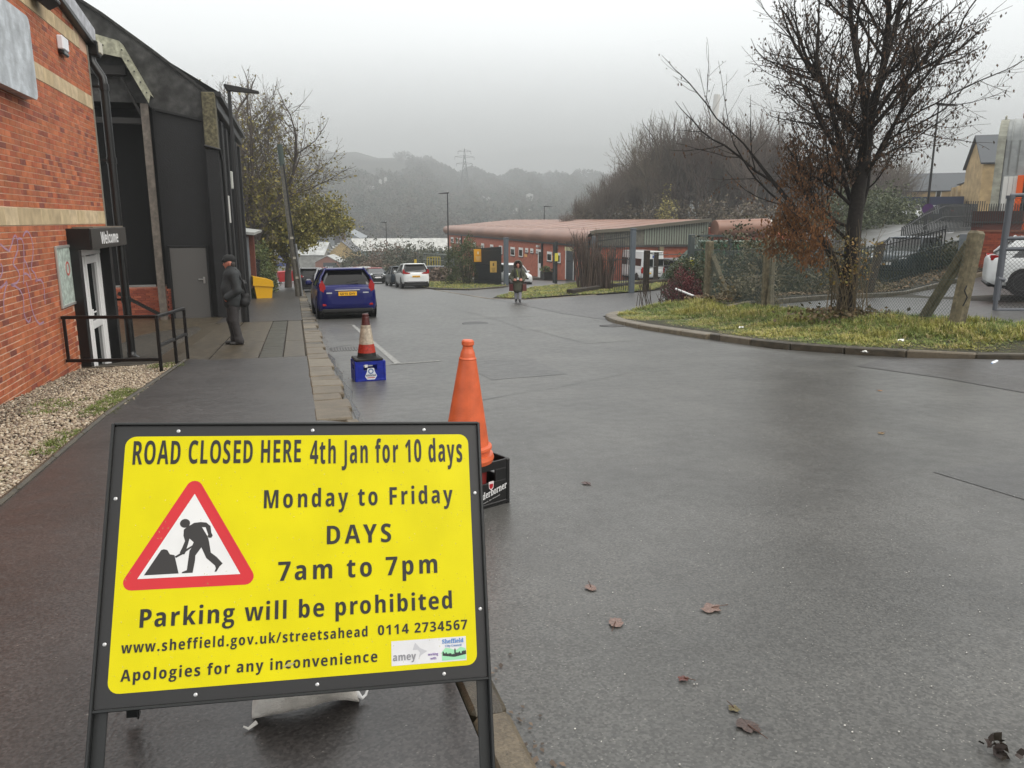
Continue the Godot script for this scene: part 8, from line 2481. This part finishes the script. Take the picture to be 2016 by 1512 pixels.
func woman() -> void:
	# walks towards the camera, hood up, hands at her bag straps; local: she faces +z
	var root := thing("person", "woman in a long green parka with a fur hood and pale trousers", "person", at(8.49, 29.52, 0.02), -0.30)
	var f := Vector3(0, 0, 1); var l := Vector3(1, 0, 0)
	var skin := sm(Color(0.70, 0.48, 0.42), 0.6)
	var head := Vector3(0, 1.44, 0.03)
	var body := head_bones(head, f, l, 0.95)
	body.append([Vector3(0, 1.26, 0), head - Vector3(0, 0.06, 0.02), 0.055, 0.05]); body.append([Vector3(0, 1.2, 0), Vector3(0, 0.8, 0), 0.1, 0.11])
	for s in [-1.0, 1.0]:
		body.append([Vector3(s * 0.08, 0.8, 0), Vector3(s * 0.08, 0.44, 0.03 * s), 0.07, 0.05]); body.append([Vector3(s * 0.08, 0.44, 0.03 * s), Vector3(s * 0.075, 0.09, 0.05 * s), 0.048, 0.038])
		body.append([Vector3(s * 0.16, 1.22, 0), Vector3(s * 0.27, 0.98, 0.0), 0.045, 0.04]); body.append([Vector3(s * 0.27, 0.98, 0.0), Vector3(s * 0.17, 0.86, 0.15), 0.038, 0.03])
		body.append_array(hand_bones(Vector3(s * 0.165, 0.855, 0.16), Vector3(-s * 0.5, 0.25, 0.6).normalized(), Vector3(0, 0.9, -0.3), Vector3(-s * 0.6, -0.3, -0.5)))
	sdf("body", body, 0.010, 0.03, skin, root)
	var parka := um(Color(0.36, 0.36, 0.30), 0.8, T.fine, 8.0, T.blotch, 2.0)
	var jk := [[Vector3(-0.05, 1.22, 0), Vector3(0.05, 1.22, 0), 0.135, 0.135], [Vector3(0, 1.18, 0), Vector3(0, 0.9, 0.02), 0.17, 0.19], [Vector3(-0.05, 0.9, 0.01), Vector3(-0.055, 0.5, 0.01), 0.155, 0.15], [Vector3(0.05, 0.9, 0.01), Vector3(0.055, 0.5, 0.01), 0.155, 0.15]]
	for s in [-1.0, 1.0]:
		jk.append([Vector3(s * 0.16, 1.22, 0), Vector3(s * 0.285, 0.98, 0.0), 0.088, 0.08]); jk.append([Vector3(s * 0.285, 0.98, 0.0), Vector3(s * 0.185, 0.86, 0.13), 0.078, 0.066])
	sdf("parka", jk, 0.012, 0.045, parka, root)
	var hood := []
	for i in 11:
		var a := -0.55 + (PI + 1.1) * i / 10.0
		var p := head + Vector3(cos(a) * 0.135, 0.01 + sin(a) * 0.15, 0.035)
		hood.append([p, p + Vector3(0, 0, -0.10), 0.042, 0.05])
	hood.append([head + Vector3(0, 0.03, -0.08), head + Vector3(0, -0.05, -0.09), 0.12, 0.12])
	sdf("hood", hood, 0.012, 0.03, parka, root)
	var fur := MB.new(); var r := RandomNumberGenerator.new(); r.seed = 5
	for i in 260:
		var a := -0.5 + (PI + 1.0) * r.randf()
		var p := head + Vector3(cos(a) * 0.128, 0.01 + sin(a) * 0.142, 0.075)
		fur.col = Color(0.055, 0.04, 0.032) * r.randf_range(0.6, 1.6)
		leaf_mesh(fur, p, r.randf_range(0.03, 0.06), r)
	obj("fur_trim", fur, M.leaf, root)
	sdf("hair", [[head + Vector3(-0.05, 0.07, 0.02), head + Vector3(0.05, 0.07, 0.02), 0.055, 0.055], [head + Vector3(-0.075, 0.0, 0.02), head + Vector3(-0.075, -0.06, 0.02), 0.03, 0.03], [head + Vector3(0.075, 0.0, 0.02), head + Vector3(0.075, -0.06, 0.02), 0.03, 0.03]], 0.01, 0.03, sm(Color(0.2, 0.09, 0.1), 0.8), root)
	for s in [-1.0, 1.0]:
		var e := MB.new(); e.ball(head + Vector3(s * 0.032, 0.012, 0.083), Vector3.ONE * 0.011, 8)
		obj("eye", e, sm(Color(0.1, 0.09, 0.09), 0.3), root)
	var tr := []
	for s in [-1.0, 1.0]: tr.append([Vector3(s * 0.08, 0.55, 0.02 * s), Vector3(s * 0.075, 0.12, 0.05 * s), 0.085, 0.062])
	sdf("trousers", tr, 0.012, 0.02, sm(Color(0.58, 0.58, 0.62), 0.8), root)
	for s in [-1.0, 1.0]:
		sdf("shoe", [[Vector3(s * 0.075, 0.05, -0.03 + 0.05 * s), Vector3(s * 0.085, 0.04, 0.13 + 0.05 * s), 0.048, 0.04], [Vector3(s * 0.075, 0.09, 0.0 + 0.05 * s), Vector3(s * 0.078, 0.07, 0.05 + 0.05 * s), 0.05, 0.042]], 0.011, 0.03, sm(Color(0.16, 0.15, 0.16), 0.6), root)
	for s in [-1.0, 1.0]:
		var b := MB.new(); b.path([Vector3(s * 0.13, 1.33, -0.05), Vector3(s * 0.13, 1.30, 0.10), Vector3(s * 0.12, 1.1, 0.17), Vector3(s * 0.14, 0.92, 0.16)], [0.022], 6)
		obj("rucksack_strap", b, sm(Color(0.04, 0.04, 0.045), 0.7), root)
	var lan := MB.new(); lan.path([Vector3(-0.05, 1.28, 0.14), Vector3(0.0, 1.05, 0.215), Vector3(0.03, 0.98, 0.22)], [0.012], 5)
	obj("lanyard", lan, sm(Color(0.5, 0.55, 0.15), 0.6), root)
	obj("pass_card", box_of(Vector3(0.0, 0.93, 0.225), Vector3(0.07, 0.09, 0.01)), sm(Color(0.8, 0.8, 0.8), 0.5), root)
	# bags hanging from her hands
	for s in [-1.0, 1.0]:
		var bag := thing("carrier_bag", ["red and brown patterned bag hanging from the woman's right hand", "pinkish patterned bag hanging from the woman's left hand"][0 if s < 0 else 1], "bag", root.transform * Vector3(s * 0.265, 0.44, 0.12), -0.30, "bags carried by the woman")
		var q := MB.new(); q.prism(PackedVector2Array([Vector2(-0.085, 0), Vector2(0.085, 0), Vector2(0.07, 0.27), Vector2(-0.07, 0.27)]), -0.05, 0.05)
		obj("sack", q, um(Color(0.42, 0.13, 0.14) if s < 0 else Color(0.52, 0.30, 0.27), 0.7, T.dirt, 8.0), bag)
		q = MB.new(); q.path([Vector3(-0.07, 0.27, 0), Vector3(0, 0.43, 0), Vector3(0.07, 0.27, 0)], [0.01], 5)
		obj("handle", q, sm(Color(0.3, 0.1, 0.1), 0.7), bag)


# ---------------------------------------------------------------- cones on beer crates, litter
func crate(called: String, label: String, pos: Vector3, turn: float, w: float, d: float, h: float, mat: Material) -> Node3D:
	var root := thing(called, label, "crate", pos, turn)
	var t := 0.012
	for s in [-1.0, 1.0]:
		# long sides with a hand hole
		for q in [[0.0, h * 0.56, 0.0, w], [h * 0.56, h * 0.82, -w * 0.36, w * 0.28], [h * 0.56, h * 0.82, w * 0.36, w * 0.28], [h * 0.82, h, 0.0, w]]:
			obj("side_panel", box_of(Vector3(q[2], (q[0] + q[1]) / 2, s * (d / 2 - t / 2)), Vector3(q[3], q[1] - q[0], t), 0.002), mat, root)
		for q in [[0.0, h * 0.56, 0.0, d - 2 * t], [h * 0.56, h * 0.82, -d * 0.34, d * 0.25], [h * 0.56, h * 0.82, d * 0.34, d * 0.25], [h * 0.82, h, 0.0, d - 2 * t]]:
			obj("end_panel", box_of(Vector3(s * (w / 2 - t / 2), (q[0] + q[1]) / 2, q[2]), Vector3(t, q[1] - q[0], q[3]), 0.002), mat, root)
		for s2 in [-1.0, 1.0]: obj("corner_post", box_of(Vector3(s * (w / 2 - 0.012), h / 2, s2 * (d / 2 - 0.012)), Vector3(0.034, h + 0.004, 0.034), 0.008), mat, root)
	obj("floor", box_of(Vector3(0, 0.012, 0), Vector3(w - 0.02, 0.02, d - 0.02)), mat, root)
	obj("rim", box_of(Vector3(0, h * 0.08, 0), Vector3(w + 0.006, 0.02, d + 0.006), 0.003), mat, root)
	return root


func cones() -> void:
	# striped cone on a blue crate
	var blue := um(Color(0.05, 0.15, 0.60), 0.35, T.blotch, 2.0)
	var p := at(0.865, 10.25)
	var c := crate("blue_crate", "blue plastic beer crate standing on the road under the striped cone", p, 0.10, 0.40, 0.30, 0.275, blue)
	var z := 0.152
	var lab := MB.new()
	print_tri(lab, rounded([Vector2(-0.075, 0.075), Vector2(-0.045, 0.03), Vector2(0.055, 0.03), Vector2(0.085, 0.075), Vector2(0.055, 0.14), Vector2(0.05, 0.185), Vector2(-0.04, 0.185), Vector2(-0.045, 0.14)], 0.015), z)
	obj("label", lab, sm(Color(0.82, 0.84, 0.87), 0.4), c)
	lab = MB.new(); lab.lathe([Vector2(0.022, 0), Vector2(0.037, 0), Vector2(0.037, 0.001), Vector2(0.022, 0.001)], 18, Transform3D(Basis(Vector3.RIGHT, PI / 2), Vector3(0.005, 0.142, z)))
	obj("label_crest", lab, sm(Color(0.35, 0.45, 0.62), 0.4), c)
	words(c, "HANSA", Vector3(-0.062, 0.073, z + 0.001), 0.135, 0.028, sm(Color(0.05, 0.08, 0.25), 0.4), Basis(), true)
	obj("label_band", box_of(Vector3(0.005, 0.055, z + 0.001), Vector3(0.10, 0.01, 0.001), 0.0), sm(Color(0.7, 0.25, 0.2), 0.4), c)
	obj("label_tag", box_of(Vector3(-0.055, 0.213, z), Vector3(0.04, 0.038, 0.004), 0.001), sm(Color(0.85, 0.85, 0.85), 0.4), c)
	var k := thing("striped_cone", "worn red and white traffic cone with maroon tip standing on the blue crate", "traffic cone", p + Vector3(-0.012, 0.277, 0.01), 0.1)
	var blk := um(Color(0.10, 0.095, 0.095), 0.6, T.dirt, 3.0)
	obj("base", box_of(Vector3(0, 0.018, 0), Vector3(0.37, 0.036, 0.30), 0.012), blk, k)
	var b := MB.new(); b.lathe([Vector2(0.145, 0.02), Vector2(0.125, 0.05), Vector2(0.118, 0.10)], 24); obj("skirt", b, blk, k)
	b = MB.new(); b.lathe([Vector2(0.1185, 0.10), Vector2(0.098, 0.215)], 24); obj("orange_band", b, um(Color(0.80, 0.20, 0.10), 0.45, T.dirt, 2.5), k)
	b = MB.new(); b.lathe([Vector2(0.099, 0.213), Vector2(0.063, 0.465)], 24); obj("white_sleeve", b, um(Color(0.90, 0.84, 0.75), 0.4, T.streak, 2.0, T.blotch, 3.0), k)
	b = MB.new(); b.lathe([Vector2(0.057, 0.46), Vector2(0.045, 0.555), Vector2(0.048, 0.56), Vector2(0.042, 0.575), Vector2(0.044, 0.60), Vector2(0.035, 0.61), Vector2(0.001, 0.612)], 20); obj("tip", b, um(Color(0.38, 0.12, 0.11), 0.5, T.dirt, 3.0), k)
	b = MB.new(); b.path([Vector3(-0.13, 0.05, 0.12), Vector3(0.0, 0.055, 0.155), Vector3(0.14, 0.05, 0.14)], [0.006], 5); obj("torn_edge", b, blk, k)
	# big orange cone in a black crate, partly behind the sign
	var ob := um(Color(0.045, 0.045, 0.05), 0.4, T.fine, 3.0)
	var p2 := at(0.985, 4.52)
	var c2 := crate("black_crate", "black plastic beer crate with white script standing on the road behind the sign", p2, 0.42, 0.40, 0.30, 0.30, ob)
	var slant := Basis(Vector3(1, 0.22, 0), Vector3(-0.0, 1, 0), Vector3(0, 0, 1))
	words(c2, "Paderborner", Vector3(-0.06, 0.06, z + 0.001), 0.235, 0.042, sm(Color(0.86, 0.86, 0.86), 0.4), slant, true, "Droid Serif")
	words(c2, "Hausmarke der Brauerei", Vector3(-0.05, 0.035, z + 0.001), 0.17, 0.007, sm(Color(0.7, 0.7, 0.7), 0.4), slant, false)
	var cr := MB.new(); print_tri(cr, rounded([Vector2(0.035, 0.135), Vector2(0.052, 0.118), Vector2(0.07, 0.135), Vector2(0.073, 0.178), Vector2(0.032, 0.178)], 0.005), z + 0.001)
	obj("crest", cr, sm(Color(0.85, 0.8, 0.8), 0.4), c2)
	cr = MB.new(); print_tri(cr, rounded([Vector2(0.039, 0.139), Vector2(0.052, 0.125), Vector2(0.066, 0.139), Vector2(0.068, 0.162), Vector2(0.037, 0.162)], 0.004), z + 0.0016)
	obj("crest_field", cr, sm(Color(0.66, 0.08, 0.14), 0.4), c2)
	var or_ := um(Color(0.95, 0.44, 0.25), 0.42, T.fine, 2.0, T.blotch, 1.2)
	var k2 := thing("orange_cone", "tall faded plain orange traffic cone standing tilted in the black crate", "traffic cone", p2 + Vector3(-0.03, 0.05, 0.02), 0.0)
	k2.rotation = Vector3(0.02, 0, -0.02)
	b = MB.new()
	b.lathe([Vector2(0.142, 0.245), Vector2(0.165, 0.25), Vector2(0.172, 0.275), Vector2(0.165, 0.30), Vector2(0.147, 0.305), Vector2(0.145, 0.325), Vector2(0.158, 0.335), Vector2(0.156, 0.35), Vector2(0.138, 0.36), Vector2(0.052, 0.89), Vector2(0.054, 0.895), Vector2(0.047, 0.905), Vector2(0.042, 0.93), Vector2(0.032, 0.955), Vector2(0.03, 0.97), Vector2(0.038, 0.98), Vector2(0.037, 1.0), Vector2(0.03, 1.008), Vector2(0.001, 1.01)], 32)
	obj("cone_body", b, or_, k2)
	b = MB.new(); b.lathe([Vector2(0.125, 0.0), Vector2(0.13, 0.25)], 24); obj("inner_cone", b, sm(Color(0.45, 0.1, 0.09), 0.6), k2)
	# second crest on the first crate's end, seen edge on
	obj("end_label", box_of(Vector3(0.202, 0.12, 0.02), Vector3(0.002, 0.12, 0.1), 0.0), sm(Color(0.8, 0.82, 0.86), 0.4), c)


func leaf_litter(label: String, x: float, s: float, size: float, color: Color, turn: float, sd: int) -> void:      # one fallen leaf: lobed outline, curled
	var root := thing("fallen_leaf", label, "leaf", at(x, s, 0.006), turn, "wet leaves lying on the road")
	var r := RandomNumberGenerator.new(); r.seed = sd
	var b := MB.new()
	var rim := []
	for i in 20:
		var a := TAU * i / 20.0
		var k := size * (0.36 + 0.10 * absf(cos(a * 2.5)) + r.randf_range(-0.07, 0.07)) * (0.9 if i % 2 else 1.0)
		rim.append(Vector3(cos(a) * k, 0.001 + r.randf() * 0.003, sin(a) * k * 0.8))
	for i in 20: b.tri(Vector3(0, 0.004, 0), rim[(i + 1) % 20], rim[i])
	obj("blade", b, um(color, 0.35, T.dirt, 9.0), root)
	b = MB.new(); b.path([Vector3(0, 0.006, 0), Vector3(size * 0.35, 0.005, 0.01), Vector3(size * 0.75, 0.003, 0.02)], [0.002, 0.0016], 4)
	obj("stalk", b, sm(Color(0.3, 0.18, 0.12), 0.6), root)


func litter() -> void:
	var br := Color(0.58, 0.46, 0.41)
	for q in [[1.21, 2.72, 0.10, br, "brown wet leaf left of the pair in the road's foreground"], [1.66, 2.72, 0.11, br, "brown wet leaf with lobes right of the pair in the road's foreground"], [1.33, 1.92, 0.10, Color(0.35, 0.27, 0.24), "dull brown leaf stuck flat near the bottom of the road"], [1.34, 2.02, 0.05, Color(0.45, 0.4, 0.24), "small yellowish leaf just above the dull flat one"], [1.24, 3.08, 0.08, br, "small faded leaf near the black crate's line"], [1.84, 4.70, 0.09, Color(0.36, 0.24, 0.21), "flattened leaf right of the black crate"], [4.8, 5.32, 0.08, Color(0.6, 0.48, 0.3), "tan leaf in the middle of the road"], [6.36, 7.13, 0.06, Color(0.78, 0.5, 0.12), "orange scrap leaf near the worn strip"], [1.27, 2.24, 0.05, Color(0.45, 0.24, 0.2), "tiny reddish leaf scrap in the road's foreground"]]:
		leaf_litter(q[4], q[0], q[1], q[2], q[3], rng.randf() * TAU, int(q[0] * 100))
	var cl := thing("dark_leaf_clump", "dark curled wet leaf at the bottom right corner of the road", "leaf", at(1.98, 1.58, 0.01))
	var b := MB.new(); var r := RandomNumberGenerator.new(); r.seed = 6
	for i in 26:
		b.col = Color(0.03, 0.022, 0.018) * r.randf_range(0.6, 1.6)
		leaf_mesh(b, Vector3(r.randfn() * 0.016, 0.006 + r.randf() * 0.012, r.randfn() * 0.018), r.randf_range(0.02, 0.045), r)
	obj("curl", b, M.leaf, cl)
	# bottle and paper by the right kerb
	var bt := thing("plastic_bottle", "clear white plastic bottle lying in the gutter by the right kerb", "bottle", at(9.28, 8.32, 0.04), 0.5)
	b = MB.new(); b.lathe([Vector2(0.001, -0.11), Vector2(0.03, -0.11), Vector2(0.033, -0.09), Vector2(0.031, 0.0), Vector2(0.033, 0.05), Vector2(0.014, 0.095), Vector2(0.013, 0.12)], 14, Transform3D(Basis(Vector3.BACK, PI / 2), Vector3.ZERO))
	obj("flask", b, sm(Color(0.86, 0.88, 0.9), 0.15), bt)
	b = MB.new(); b.lathe([Vector2(0.016, 0.115), Vector2(0.016, 0.135), Vector2(0.001, 0.136)], 10, Transform3D(Basis(Vector3.BACK, PI / 2), Vector3.ZERO))
	obj("cap", b, sm(Color(0.35, 0.6, 0.85), 0.4), bt)
	for q in [[8.35, 9.75, "crumpled white paper scrap against the right kerb"], [9.4, 10.2, "white wrapper lying in the verge grass"], [8.6, 13.6, "pale wrapper in the grass near the kerb's bend"]]:
		var pc := thing("litter_scrap", q[2], "litter", at(q[0], q[1], 0.05 if q[1] < 9.8 else 0.14), rng.randf() * TAU, "white litter along the right verge")
		b = MB.new()
		var rows := []
		for i in 5:
			var line := []
			for k in 5: line.append(Vector3((i - 2) * 0.035, 0.02 + r.randf() * 0.04, (k - 2) * 0.022))
			rows.append(line)
		b.grid(rows)
		obj("sheet", b, sm(Color(0.85, 0.85, 0.83), 0.7), pc)
	# pale chips and grit dropped on the carriageway
	var where := []; var cols := []
	for i in 420:
		var s := 1.4 + 9.0 * pow(rng.randf(), 1.6); var x := rng.randf_range(0.7, 1.2 + s * 0.9)
		where.append(Transform3D(Basis(Vector3.UP, rng.randf() * TAU).scaled(Vector3(1, 0.5, 0.8) * rng.randf_range(0.0015, 0.0042)), at(x, s, 0.004)))
		cols.append(Color(0.42, 0.41, 0.38) * rng.randf_range(0.5, 1.4))
	var pm := MB.new(); pm.ball(Vector3.ZERO, Vector3.ONE, 6)
	scatter("road_grit", pm.mesh(), vcol(0.5), where, cols, self, "pale chips and grit scattered over the wet road surface", "grit")
